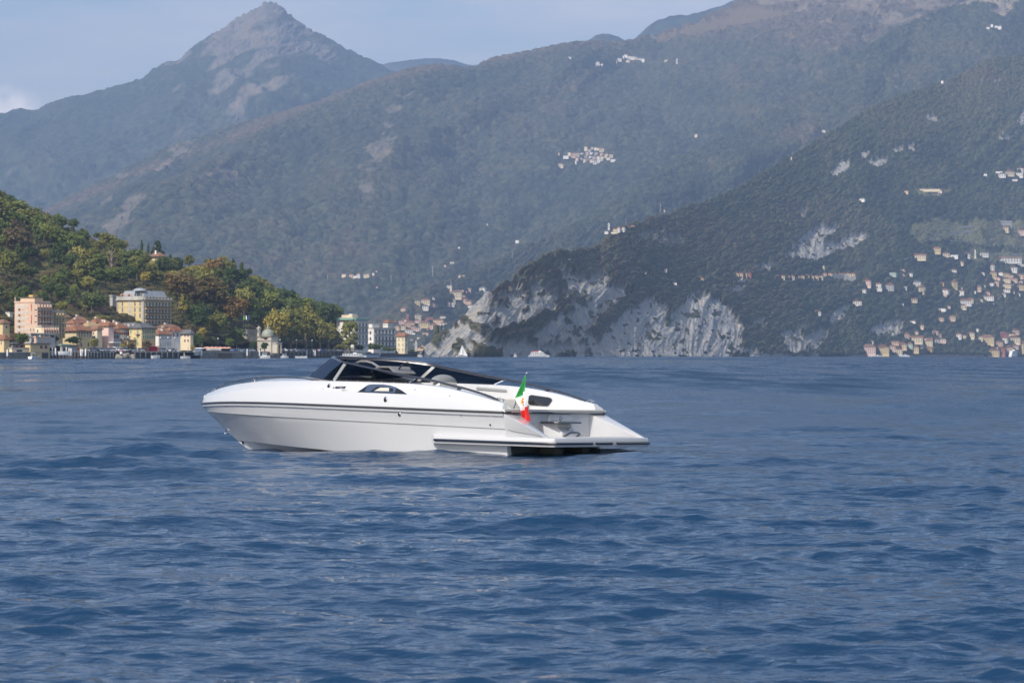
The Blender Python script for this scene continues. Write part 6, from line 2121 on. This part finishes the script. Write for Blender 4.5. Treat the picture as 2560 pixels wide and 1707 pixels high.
batch(1000, 560, 4.612, "below the church hill", [
    (45, 1022, 74, 48, "peach", "brown"), (86, 1096, 32, 44, "red", "flat"), (205, 1104, 78, 60, "cream", "grey"), (490, 1096, 70, 34, "white", "red"), (340, 1130, 94, 54, "red", "brown"), (450, 1156, 125, 58, "peach", "red"), (282, 1196, 128, 66, "yellow", "brown"),
    (110, 1184, 115, 56, "peach", "red"), (20, 1172, 66, 56, "pale pink", "red"), (392, 1216, 84, 58, "pale pink", "red"), (342, 1256, 74, 50, "yellow", "red"), (104, 1272, 86, 60, "white", "red"), (150, 1228, 76, 50, "pink", "red"), (30, 1220, 66, 50, "cream", "red"),
    (200, 1144, 76, 34, "pale pink", "red"), (290, 1288, 74, 34, "pink", "red"), (210, 1236, 60, 44, "pale pink", "grey"), (500, 1176, 80, 36, "white", "red"), (60, 1142, 90, 36, "pale pink", "red"), (-40, 1180, 60, 60, "cream", "red"), (-30, 1230, 70, 48, "peach", "brown"),
    (155, 1276, 40, 22, "white", "grey"), (240, 1460, 74, 34, "peach", "red"), (130, 1352, 30, 20, "white", "red"), (500, 1222, 30, 22, "white", "grey"), (215, 1330, 40, 22, "white", "red")], GS)
# the church: nave, roof and tower
ch = house(1000 + 640 / 4.612, 560 + 858 / 4.612, 30, 18, "cream", "brown", "", name="church", kind='long', yaw=.1, cat="church", phrase="long pale yellow church with a slim bell tower above the far village", group="far churches")
k_ = ch.location[1] / F
o = link_mesh("bell_tower", unit_wall(SCR), ch); o.scale = (.14, .4, 2.0); o.location = (-.42, -.2, .1)
o2 = link_mesh("spire", unit_roof(SLATE, 'hip'), o)
e = empty("spire_tower", W(1040, 877, 2600)); kk = 2600 / F
mb = MB(); mb.box(0, 0, 6.5 * kk, 6.5 * kk, 6.5 * kk, 20 * kk); mb.build("tower_wall", SGR, e)
mb = MB(); hw2 = 3.4 * kk; zz = 16.5 * kk
mb.add([(-hw2, -hw2, zz), (hw2, -hw2, zz), (hw2, hw2, zz), (-hw2, hw2, zz), (0, 0, 27 * kk)], [(0, 1, 4), (1, 2, 4), (2, 3, 4), (3, 0, 4)]); mb.build("spire", SGR, e)
tag(e, "grey church tower with pointed spire on the shore behind the quay's end", "tower")

# walls on the slopes and along the far shore
def slope_wall(pts, hpx, m, label, name="retaining_wall", openings=(), nm=None):
    qs = [on_slope(nm or front_slope(x, y), x, y) for x, y in pts]
    Ys = [q[1] for q in qs]
    qs = [W(x, y, Y - 3) for (x, y), Y in zip(pts, Ys)]
    e = empty(name, qs[0]); mb = MB()
    r0 = [tuple(q - qs[0] - np.array([0, 0, 2.0])) for q in qs]
    r1 = [tuple(q - qs[0] + np.array([0, 0, hpx * Y / F])) for q, Y in zip(qs, Ys)]
    r2 = [tuple(np.array(r) + np.array([0, 5.0, 0])) for r in r1]
    mb.grid([r0, r1, r2]); mb.build("wall_face", m, e)
    for px, w in openings:
        i = int(np.clip(np.searchsorted([p[0] for p in pts], px) - 1, 0, len(pts) - 2)); t = (px - pts[i][0]) / (pts[i + 1][0] - pts[i][0])
        q = qs[i] * (1 - t) + qs[i + 1] * t; k = q[1] / F
        me = win_mesh(w * k, hpx * .62 * k, 'glass'); o = link_mesh("arch_opening", me, e); o.location = tuple(q - qs[0] + np.array([0, -.4, hpx * .08 * k]))
    tag(e, label, "wall")


slope_wall([(1158, 890), (1190, 889.5), (1228, 889)], 14, STONE, "grey stone railway gallery with dark openings behind the sailing boat", "railway_gallery", [(1171, 4), (1184, 4), (1197, 4), (1209, 4), (1219, 4)])
slope_wall([(1230, 890), (1290, 889), (1365, 888.6)], 7, CONC, "long grey shore wall at the cliff foot left of the ferry")
slope_wall([(1366, 881), (1392, 880.6)], 6, CONC, "short white arcaded gallery right above the ferry", "railway_gallery", [(1371, 3), (1378, 3), (1385, 3)])
slope_wall([(1460, 882), (1482, 881.6)], 5, CONC, "small pale gallery with arches among bushes at the cliff foot", "railway_gallery", [(1465, 3), (1472, 3)])
slope_wall([(1410, 889), (1480, 888.5), (1500, 888.5)], 8, STONE, "grey sea wall left of the tallest white cliff")
slope_wall([(1882, 887.6), (1940, 887.2), (1980, 887)], 8, CONC, "pale road wall on the shore right of the big cliff")
slope_wall([(1990, 886.8), (2020, 886.6), (2047, 886.5)], 9, CONC, "pale road gallery with dark windows on the right shore", "road_gallery", [(1995, 6), (2004, 5), (2022, 5), (2035, 4)])
slope_wall([(2120, 886.8), (2200, 886.4), (2300, 886)], 5, STONE, "low lakeside wall under the yellow village houses")
slope_wall([(2300, 886), (2400, 885.8), (2460, 885.6)], 6, STONE, "lakeside garden wall between the two lakeside clusters")
slope_wall([(1810, 698), (1900, 700), (1940, 702), (2015, 704), (2055, 704)], 5, CONC, "long arcaded terrace wall under the rows of gabled houses", openings=[(1820 + 12 * i, 5) for i in range(19)])
slope_wall([(2080, 694), (2110, 696), (2140, 702)], 14, CONC, "tall grey retaining wall under the right hand gabled row")
slope_wall([(2238, 650), (2260, 645), (2285, 640)], 5, CONC, "stepped grey terrace wall left of the long cream villa")
slope_wall([(2428, 710), (2470, 710), (2486, 712)], 5, CONC, "grey retaining wall across the terraced slope")
slope_wall([(1188, 736), (1210, 733), (1236, 731)], 4, CONC, "grey road wall below the white arched house")

for i, (x0, x1, y) in enumerate(((2290, 2380, 566), (2340, 2470, 574), (2300, 2400, 584), (2400, 2540, 562), (2310, 2420, 596), (2420, 2555, 606), (2300, 2345, 470), (2310, 2365, 480), (2440, 2556, 632))):
    slope_wall([(x0 + (x1 - x0) * t, y + 3 * math.sin(t * 4 + i)) for t in (0, .25, .5, .75, 1)], 2.6, CONC, ("long pale dry stone terrace wall, topmost", "pale terrace wall crossing the olive terraces", "short pale terrace wall on the left of the terraces", "pale terrace wall at the right edge, high up", "pale terrace wall low on the olive terraces", "long pale terrace wall above the white villas", "upper pale wall of the small high terrace", "lower pale wall of the small high terrace", "pale wall right of the slim white tower")[i], name="terrace_wall")
# dark cypresses on the far slopes
for px, pyt, pyb in ((2456, 566, 588), (2462, 568, 590), (2524, 560, 584), (2530, 564, 586), (2420, 690, 706), (2236, 700, 724), (2243, 704, 728), (2312, 720, 744), (2440, 612, 636), (2447, 616, 638), (1090, 818, 832), (1104, 814, 830), (1112, 812, 828)):
    p = on_slope(front_slope(px, pyb), px, pyb); k = p[1] / F
    tree('column', "dark green", W(px, pyb, p[1] - 6), (pyb - pyt) * k * 1.15, 6.5 * k, "slim dark cypress among the houses " + ("of the right hand slope" if px > 1500 else "of the far village"), "cypresses on the far slopes", px, pyt)
# power poles
_pp = None
for px, pyt, pyb in ((818, 689, 709), (977, 689, 711), (1280, 629, 645), (1387, 631, 645), (1650, 507, 528), (1564, 545, 560), (1081, 666, 690), (1388, 600, 609)):
    p = on_slope(front_slope(px, pyb), px, pyb); k = p[1] / F; h = (pyb - pyt) * k
    if _pp is None:
        _pp = empty("power_pole"); mb = MB(); mb.bar((0, 0, -.1), (0, 0, 1), .05, .05); mb.build("mast", CONC, _pp)
        mb = MB(); mb.bar((-.12, 0, .93), (.12, 0, .93), .018, .018); mb.bar((-.09, 0, .82), (.09, 0, .82), .018, .018); mb.build("cross_arm", CONC, _pp); o = _pp
    else: o = copy_tree(_pp)
    o.location = W(px, pyb, p[1] - 8); o.scale = (h, h, h)
    pend(o, "thin pale power pole on the wooded mountainside", "power pole", "power poles", px, pyb)
# ------------------------------------------------------------------ boats, posts, cars and small things along the shore
BOATW = mat("boat_white", (.74, .74, .73), .3, coat=.3)
BOATD = mat("boat_dark", (.05, .055, .065), .5)
SAIL = mat("sail_cloth", (.80, .79, .76), .8, bump=.2, bscale=3)
REDP = mat("red_paint", (.45, .03, .03), .4)
COVER = mat("boat_cover", (.20, .20, .19), .9, var=.2, vscale=2)
WOODD = mat("weathered_wood", (.12, .10, .08), .9, var=.3, vscale=2)


def hull_mesh(mb, L, B, H, flare=.8, n=11):
    rows = []
    for t in np.linspace(0, 1, n):
        b = B / 2 * (1 - max(0, (t - .45) / .55) ** 2.2) * (.9 + .1 * min(1, t * 4))
        x = -L / 2 + L * t
        sh = H * (1 + .25 * max(0, t - .4))
        rows.append([(x, -b, sh), (x, -b * flare, H * .2), (x, -b * .5, -.25), (x, 0, -.35), (x, b * .5, -.25), (x, b * flare, H * .2), (x, b, sh)])
    mb.grid(rows)
    mb.add(rows[0], [tuple(range(7))])
    dk = [r_[0] for r_ in rows] + [r_[-1] for r_ in rows][::-1]
    mb.add([(x, y, z - .06) for x, y, z in dk], [tuple(range(len(dk)))])


def moor(px, wpx, hpx, Y, yaw, style, label, name="motor_boat", cat="motor boat"):
    k = Y / F
    L = wpx * k / max(abs(math.cos(yaw)), .35)
    e = empty(name, (*W(px, 0, Y)[:2], 0.0), (0, 0, yaw))
    tag(e, label, cat)
    Ht = hpx * k
    B = min(max(L * .32, 1.8), 4)
    mb = MB(); hh = Ht * (.5 if style in ('cabin', 'runabout') else .8)
    hull_mesh(mb, L, B, hh); mb.build("hull", BOATW, e, smooth=True, angle=40)
    if style == 'cabin':
        mb = MB(); mb.prism([(-L * .25, -B * .36, hh * .95), (L * .18, -B * .36, hh * .95), (L * .08, -B * .33, Ht * .95), (-L * .25, -B * .33, Ht * .95)], (0, B * .7, 0)); mb.build("cabin", BOATW, e, bevel=.08)
        for s_ in (-1, 1):
            mb = MB(); mb.prism([(-L * .22, s_ * B * .37, hh + (Ht - hh) * .3), (L * .11, s_ * B * .37, hh + (Ht - hh) * .3), (L * .06, s_ * B * .37, hh + (Ht - hh) * .8), (-L * .22, s_ * B * .37, hh + (Ht - hh) * .8)], (0, s_ * .03, 0)); mb.build("cabin_window", GLASSD, e)
        mb = MB(); mb.box(-L * .04, 0, Ht + .02, L * .5, B * .8, .1); mb.build("cabin_roof", BOATW, e)
    elif style == 'runabout':
        mb = MB(); mb.prism([(L * .0, -B * .36, hh * .95), (L * .18, -B * .3, hh), (L * .02, -B * .3, Ht), (-L * .02, -B * .32, Ht)], (0, B * .66, 0)); mb.build("windscreen", GLASSD, e)
        mb = MB(); mb.box(-L * .2, 0, hh, L * .22, B * .6, hh * .5); mb.build("seat", COVER, e, bevel=.05)
        mb = MB(); mb.tube([(-L * .12, -B * .4, hh), (-L * .16, -B * .4, Ht * 1.25), (-L * .16, B * .4, Ht * 1.25), (-L * .12, B * .4, hh)], .06, 5); mb.build("targa_arch", BOATW, e)
    elif style == 'covered':
        mb = MB()
        rows = [[(x, B * .5 * math.cos(a), hh * .8 + (Ht - hh * .8) * math.sin(a) * (1 - .5 * abs(2 * x / L) ** 2)) for a in np.linspace(0, math.pi, 8)] for x in np.linspace(-L * .46, L * .4, 7)]
        mb.grid(rows); mb.build("cover", COVER, e, smooth=True)
    return e


moor(86.5, 16, 12, 772, 1.15, 'runabout', "white motorboat seen end on beside the boathouse entrance")
moor(390, 19, 9, 880, .5, 'covered', "small moored boat under a grey cover at the dark quay")
moor(464, 23, 11, 905, .35, 'runabout', "white motorboat with arch moored right of the yellow house")
moor(663, 25, 13, 1000, .2, 'cabin', "white cabin boat moored left of the chapel steps")
moor(712, 19, 10, 1040, .3, 'cabin', "small white boat moored right of the chapel")
moor(753, 30, 6, 1050, .1, 'open', "long low white rowing boat in front of the plane trees", "rowing_boat", "rowing boat")
moor(1053, 18, 10, 1700, .2, 'runabout', "white motorboat off the quay's right end")
moor(1121, 10, 7, 1750, .3, 'cabin', "tiny white motorboat left of the sailing boat")
moor(1245, 11, 6, 1850, 2.9, 'runabout', "tiny dark and white boat between sailing boat and ferry")
moor(1289, 9, 9, 1860, .3, 'cabin', "tiny boat with brown cabin just left of the ferry")
e = moor(160, 28, 9, 800, .25, 'open', "white boat hauled up on the ferry landing stage", "hauled_boat", "boat"); e.location.z = 1.55

# sailing boat
k = 1720 / F
e = empty("sailing_boat", (*W(1155, 0, 1720)[:2], 0), (0, 0, .35)); tag(e, "sailing boat with white sails up in front of the grey cliff foot", "sailing boat")
mb = MB(); hull_mesh(mb, 8.2, 2.4, .9); mb.build("hull", BOATW, e, smooth=True, angle=40)
mh = 30 * k
mb = MB(); mb.tube([(.3, 0, .5), (.3, 0, mh + .6)], .07, 6); mb.tube([(.3, 0, 1.5), (-3.1, .2, 1.45)], .06, 6); mb.build("mast", STEEL, e)
for nm, A_, B_, C2 in (("mainsail", (.2, 0, 1.6), (-3.0, .25, 1.55), (.25, 0, mh + .3)), ("jib", (4.2, 0, 1.0), (.4, .35, 1.3), (.4, 0, mh * .95))):
    A_, B_, C2 = map(np.array, (A_, B_, C2)); mb = MB(); rows = []
    for t in np.linspace(0, .995, 10):
        l_, r_ = A_ * (1 - t) + C2 * t, B_ * (1 - t) + C2 * t
        rows.append([tuple(l_ * (1 - s_) + r_ * s_ + np.array([0, .45 * math.sin(math.pi * s_) * (1 - t), 0])) for s_ in np.linspace(0, 1, 6)])
    mb.grid(rows); mb.build(nm, SAIL, e, smooth=True)

def ship(px, py_b, wpx, hpx, Y, yaw, name, label, decks=2, stripe=True):
    k = Y / F; L = wpx * k / max(abs(math.cos(yaw)), .4); Ht = hpx * k; B = L * .2
    e = empty(name, (*W(px, 0, Y)[:2], 0), (0, 0, yaw)); tag(e, label, "passenger ship")
    mb = MB(); hull_mesh(mb, L, B, Ht * .32); mb.build("hull", BOATW, e, smooth=True, angle=40)
    for d in range(decks):
        z0 = Ht * (.32 + .3 * d); z1 = z0 + Ht * .3
        a, c = -L * (.42 - .05 * d), L * (.30 - .12 * d)
        mb = MB(); mb.prism([(a, -B * .42, z0), (c + L * .05, -B * .42, z0), (c, -B * .42, z1), (a, -B * .42, z1)], (0, B * .84, 0)); mb.build("deckhouse", BOATW, e, bevel=.1)
        for s_ in (-1, 1):
            for q in range(7):
                x = a + (c - a) * (q + .5) / 7
                mb = MB(); mb.box(x, s_ * (B * .42 + .02), (z0 + z1) / 2 + Ht * .02, (c - a) / 7 * .72, .06, Ht * .13); mb.build("ship_window", GLASSD, e)
    zt = Ht * (.32 + .3 * decks)
    mb = MB(); mb.box(L * .05, 0, zt + Ht * .08, L * .12, B * .6, Ht * .18); mb.build("wheelhouse", BOATW, e, bevel=.1)
    mb = MB(); mb.tube([(L * .02, 0, zt), (L * .02, 0, zt + Ht * .35)], .12, 5); mb.build("mast", STEEL, e)
    if stripe:
        mb = MB(); mb.box(-L * .16, 0, zt + Ht * .09, L * .26, B * .5, Ht * .16); mb.build("red_canopy", REDP, e)
    return e


ship(1347, 893, 52, 14, 1900, .12, "ferry", "white passenger ferry with red panel on its top deck below the cliffs")
ship(884, 893, 64, 17, 1180, .15, "excursion_ship", "white lake steamer moored left of the two right hand hotels", 1, False)
ship(2534, 884, 26, 17, 4300, 1.0, "car_ferry", "white ferry seen end on at the far right shore", 2, False)
ship(2192, 886, 30, 6, 3900, .1, "excursion_ship", "white tour boat moored in front of the yellow lakeside houses", 1, False)
ship(2262, 886, 26, 8, 3950, .1, "excursion_ship", "white tour boat moored right of the yellow lakeside houses", 1, False)

# mooring posts with white tops
post = None
for px, pyt, pyb in ((18.5, 880, 903), (131, 876, 902), (139, 876, 902), (173, 876, 901), (178, 876, 901), (202, 878, 901), (206, 879, 901), (214, 878, 901), (618, 876, 897), (649, 879, 897), (767, 877, 896), (784, 877, 896), (788, 878, 896), (950, 879, 896)):
    Y = QY(px) - 6
    k = Y / F
    if post is None:
        post = empty("mooring_post"); mb = MB(); mb.tube([(0, 0, -1), (0, 0, 1)], .2, 7); mb.build("pile", WOODD, post)
        mb = MB(); mb.tube([(0, 0, .9), (0, 0, 2.9)], .25, 8); mb.tube([(0, 0, 2.9), (0, 0, 3.05)], [.25, .05], 8); mb.build("white_top", WHITEP, post); o = post
    else: o = copy_tree(post)
    o.location = (*W(px, 0, Y)[:2], 0); o.scale = (1, 1, ((hor(px) - pyt) * k + CAM_H) / 3.05)
    pend(o, "white topped mooring post standing in the water " + ("by the ferry landing" if px < 300 else ("by the beach club" if px < 700 else "by the plane trees")), "mooring post", "white topped mooring posts", px)
# piles under the jetties
pile = None
for px in list(np.linspace(150, 222, 9)) + list(np.linspace(776, 830, 8)):
    Y = QY(px) - 4
    if pile is None:
        pile = empty("jetty_pile"); mb = MB(); mb.tube([(0, 0, -1), (0, 0, 2.1)], .16, 6); mb.build("pile", WOODD, pile); o = pile
    else: o = copy_tree(pile)
    o.location = (*W(px, 0, Y)[:2], 0)
    pend(o, "dark wooden jetty pile " + ("at the ferry landing" if px < 300 else "under the plane trees"), "pile", "wooden jetty piles", px)
# landing stage, kiosk
b = Bld("ferry_kiosk", "small ferry landing hut with green eaves over the water", "kiosk", 150, 154, 170, 869, 887, QY(160) + 3, SGR).flat(AWN, .4, .5).wins('R', [.3, .7], [885], 5, 9, 'glass')
b = Bld("canopy", "grey glass canopy roof beside the umbrella pine", "canopy", 168, 172, 190, 870, 886, QY(180) + 4, SGR).flat(SLATE, .3, .8)
b = Bld("stone_mound", "rounded stone jetty head with a small white and red beacon", "jetty", 288, 300, 328, 890, 902, QY(300) - 6, STONE)
mb = MB(); mb.box(b.wr * .25, 1.0, b.h + .2, 5 * b.k, 5 * b.k, 1.6); mb.build("beacon", WHITEP, b.o)
mb = MB(); mb.box(b.wr * .25, 1.0, b.h + 1.15, 7 * b.k, 7 * b.k, .35); mb.build("beacon_cap", REDP, b.o)
mb = MB()
for i in range(16):
    r_ = random.Random(i); mb.lathe([(0, 1.0 * r_.uniform(.6, 1)), (.8, .6), (1.1, 0), (.9, -.8)], 7, (b.wr * r_.uniform(0, 1), b.wl * r_.uniform(0, .9) - .3, r_.uniform(.3, 1.4)))
mb.build("boulder_facing", STONE, b.o, smooth=True)
b = Bld("market_stall", "crimson canopied stall on the promenade below the yellow house", "stall", 372, 376, 390, 872, 886, QY(380) + 5, AWR).flat(AWR, .3, .4)
b = Bld("terrace_awning", "long white awning on the promenade left of the crimson stall", "awning", 284, 288, 311, 873, 877, QY(300) + 6, WHITEP, base_drop=0).flat(WHITEP, .2, .3)
mb = MB()
for u in (.05, .95):
    for v in (.05, .95): mb.tube([(b.wr * u, b.wl * v, -1.6), (b.wr * u, b.wl * v, 0)], .06, 5)
mb.build("awning_posts", STEEL, b.o)
b = Bld("beach_club", "beach club deck with rows of pink parasols left of the chapel", "beach club", 508, 514, 572, 886, 893, QY(540) - 3, WOODD).flat(CONC, .2, .3)
b = Bld("boat_tent", "white tent roof on the quay by the orange bush", "tent", 482, 486, 503, 876, 886, QY(490) + 3, WHITEP).hip(873, WHITEP, .5)
par = None
for i, px in enumerate(np.linspace(513, 572, 12)):
    if par is None:
        par = empty("parasol"); mb = MB(); mb.tube([(0, 0, 0), (0, 0, 2.1)], .03, 5); mb.build("pole", STEEL, par)
        mb = MB(); mb.lathe([(1.15, 1.75), (1.1, 1.8), (.5, 2.1), (0, 2.25)], 8); mb.build("canopy", mat("parasol_pink", (.62, .32, .22), .8), par); o = par
    else: o = copy_tree(par)
    Y = QY(px) + 1.5 + (i % 2) * 3
    o.location = W(px, 885.6 - (i % 2) * 1.2, Y)
    pend(o, "salmon pink parasol on the beach club deck", "parasol", "beach club parasols", px)
moor(533, 34, 5, QY(530) + 7, .1, 'open', "upturned pale boat resting on the beach club roofs", "hauled_boat", "boat").location.z = (886 - 876) / F * QY(530) + 1.8
# cars along the promenade
CARC = {"white": (.72, .72, .72), "silver": (.42, .43, .45), "dark grey": (.05, .05, .055), "red": (.42, .03, .03), "blue": (.05, .09, .25), "black": (.015, .015, .016)}
cars = {}


def car_at(px, colour, d, where):
    if colour not in cars:
        e = empty("parked_car")
        mb = MB()
        prof = [(-2.1, .35), (2.1, .35), (2.12, .75), (1.2, .92), (-2.0, .95), (-2.1, .7)]
        mb.prism([(x, -.85, z) for x, z in prof], (0, 1.7, 0)); mb.build("body", mat("car_paint_" + colour.replace(' ', '_'), CARC[colour], .25, coat=.5), e, bevel=.08)
        mb = MB(); mb.prism([(-1.85, -.75, .93), (1.15, -.75, .9), (.45, -.65, 1.45), (-1.4, -.65, 1.45)], (0, 1.5, 0)); mb.build("cabin_glass", GLASSD, e, bevel=.06)
        mb = MB(); mb.box(-.45, 0, 1.47, 1.7, 1.25, .06); mb.build("car_roof", mat("car_paint_" + colour.replace(' ', '_'), CARC[colour]), e)
        for x in (-1.35, 1.3):
            for y in (-.82, .82):
                mb = MB(); mb.lathe([(0, -.1), (.32, -.1), (.33, .1), (0, .1)], 12, (x, y, .33), 'y'); mb.build("wheel", RUBBER, e)
        cars[colour] = e; o = e
    else: o = copy_tree(cars[colour])
    Y = QY(px) + d
    o.location = (*W(px, 0, Y)[:2], zq(px) + .03 + d * .006); o.rotation_euler = (0, 0, R(60) + .3 * math.sin(px))
    pend(o, f"{colour} car parked on the promenade {where}", "car", "cars parked along the promenade", px)


rg = random.Random(4)
for px in (229, 236, 243, 250, 257, 265, 274, 282): car_at(px, rg.choice(["white", "silver", "dark grey", "silver", "black"]), 3.0, "above the dark piered quay")
for px in (306, 313, 330, 340, 349, 358, 398, 408, 430): car_at(px, rg.choice(["white", "red", "silver", "dark grey", "white"]), 5.0, "in front of the yellow house")
for px in (585, 592, 600, 612, 620, 628): car_at(px, rg.choice(["white", "silver", "blue", "silver"]), 4.0, "left of the domed chapel")
for px in (705, 718, 731, 744, 757, 772, 786, 800, 812, 824, 836, 848): car_at(px, rg.choice(["white", "silver", "dark grey", "red", "white", "blue"]), 2.5, "under the plane trees")
for px in (962, 970, 978, 986, 994, 1003, 1012): car_at(px, rg.choice(["white", "silver", "white", "red"]), 2.5, "on the right hand quay")
# flagpoles beside the chapel and lake front masts
for px, col, nm in ((608, (.10, .40, .12), "green"), (614, (.70, .70, .68), "pale"), (620, (.03, .06, .28), "dark blue")):
    Y = QY(px) + 36; k = Y / F
    e = empty("flagpole", W(px, 830, Y)); mb = MB(); mb.tube([(0, 0, -1), (0, 0, 40 * k)], [.09, .05], 6); mb.build("pole", STEEL, e)
    mb = MB(); mb.grid([[(.05 + .5 * u, .12 * math.sin(u * 6), 40 * k - .2 - v * 1.7 - u * .6) for u in np.linspace(0, 1, 6)] for v in (0, .5, 1)]); mb.build("flag_cloth", mat("flag_" + nm.replace(' ', '_'), col, .8), e)
    tag(e, f"tall flagpole with limp {nm} flag on the stone terrace by the chapel", "flagpole", "three flagpoles")
lamp = None
for px in (100, 240, 320, 401, 420, 437, 545, 700, 741, 780, 822, 956, 1000, 1035):
    if lamp is None:
        lamp = empty("street_lamp"); mb = MB(); mb.tube([(0, 0, 0), (0, 0, 5.2)], [.08, .05], 6); mb.build("post", SLATE, lamp)
        mb = MB(); mb.lathe([(.0, 5.1), (.2, 5.2), (.24, 5.5), (0, 5.75)], 8); mb.build("lantern", WHITEP, lamp); o = lamp
    else: o = copy_tree(lamp)
    Y = QY(px) + 1.5; o.location = (*W(px, 0, Y)[:2], zq(px))
    pend(o, "thin street lamp on the promenade edge " + ("before the old town" if px < 450 else ("between beach club and plane trees" if px < 860 else "of the right hand quay")), "street lamp", "promenade street lamps", px)
# a few people on the quay
pers = {}
def person(px, d, colour, pose):
    key = colour
    if key not in pers:
        me = bpy.data.meshes.new("person"); vs = [(0, 0, .95), (0, 0, 1.2), (0, 0, 1.45), (0, 0, 1.62), (0, 0, 1.75), (.2, 0, 1.40), (.26, .04, 1.12), (.24, .1, .88), (-.2, 0, 1.40), (-.26, .03, 1.12), (-.24, .08, .88), (.1, 0, .9), (.11, .03, .48), (.11, 0, .06), (-.1, 0, .9), (-.11, -.05, .48), (-.11, -.12, .06), (.11, .16, .04), (-.11, .04, .04)]
        es = [(0, 1), (1, 2), (2, 3), (3, 4), (2, 5), (5, 6), (6, 7), (2, 8), (8, 9), (9, 10), (0, 11), (11, 12), (12, 13), (0, 14), (14, 15), (15, 16), (13, 17), (16, 18)]
        me.from_pydata(vs, es, []); o = link_mesh("person", me); md = o.modifiers.new("Skin", 'SKIN'); sd = o.modifiers.new("Sub", 'SUBSURF'); sd.levels = sd.render_levels = 1
        rad = [.15, .15, .16, .06, .10, .07, .05, .035, .07, .05, .035, .09, .065, .045, .09, .065, .045, .03, .03]
        for v, r_ in zip(me.skin_vertices[0].data, rad): v.radius = (r_, r_)
        me.skin_vertices[0].data[0].use_root = True
        me.materials.append(mat("clothes_" + colour.replace(' ', '_'), {"white": (.6, .6, .58), "dark": (.03, .03, .04), "red": (.4, .05, .04), "blue": (.06, .1, .25)}[colour], .9))
        pers[key] = o
    else: o = pers[key].copy(); COL.objects.link(o)
    Y = QY(px) + d; o.location = (*W(px, 0, Y)[:2], zq(px) + .02); o.rotation_euler = (0, 0, px * 1.7)
    pend(o, f"person in {colour} clothes {pose}", "person", "people on the promenade", px)


for i, px in enumerate((166, 171, 196, 226, 260, 291, 343, 366, 395, 412, 441, 470, 552, 606, 633, 651, 690, 713, 738, 765, 795, 965, 990)):
    person(px, 1.0 + (i % 3) * .8, ("white", "dark", "red", "dark", "blue", "white")[i % 6], "on the promenade " + ("before the old town" if px < 480 else ("near the chapel" if px < 860 else "of the right quay")))
# ------------------------------------------------------------------ haze: one even box of air round everything
def make_haze():
    mb = MB()
    mb.box(0, 8700, 1215, 15000, 18400, 2450)
    m = bpy.data.materials.new("haze_air")
    m.use_nodes = True
    n = m.node_tree
    n.nodes.clear()
    o = n.nodes.new("ShaderNodeOutputMaterial")
    v = n.nodes.new("ShaderNodeVolumePrincipled")
    v.inputs["Color"].default_value = (.43, .61, .97, 1)
    v.inputs["Density"].default_value = HAZE_DENSITY
    v.inputs["Anisotropy"].default_value = .0
    n.links.new(v.outputs[0], o.inputs["Volume"])
    h = mb.build("haze", m)
    tag(h, kind="stuff")


HAZE_DENSITY = 7.8e-5
finish_labels()
make_haze()
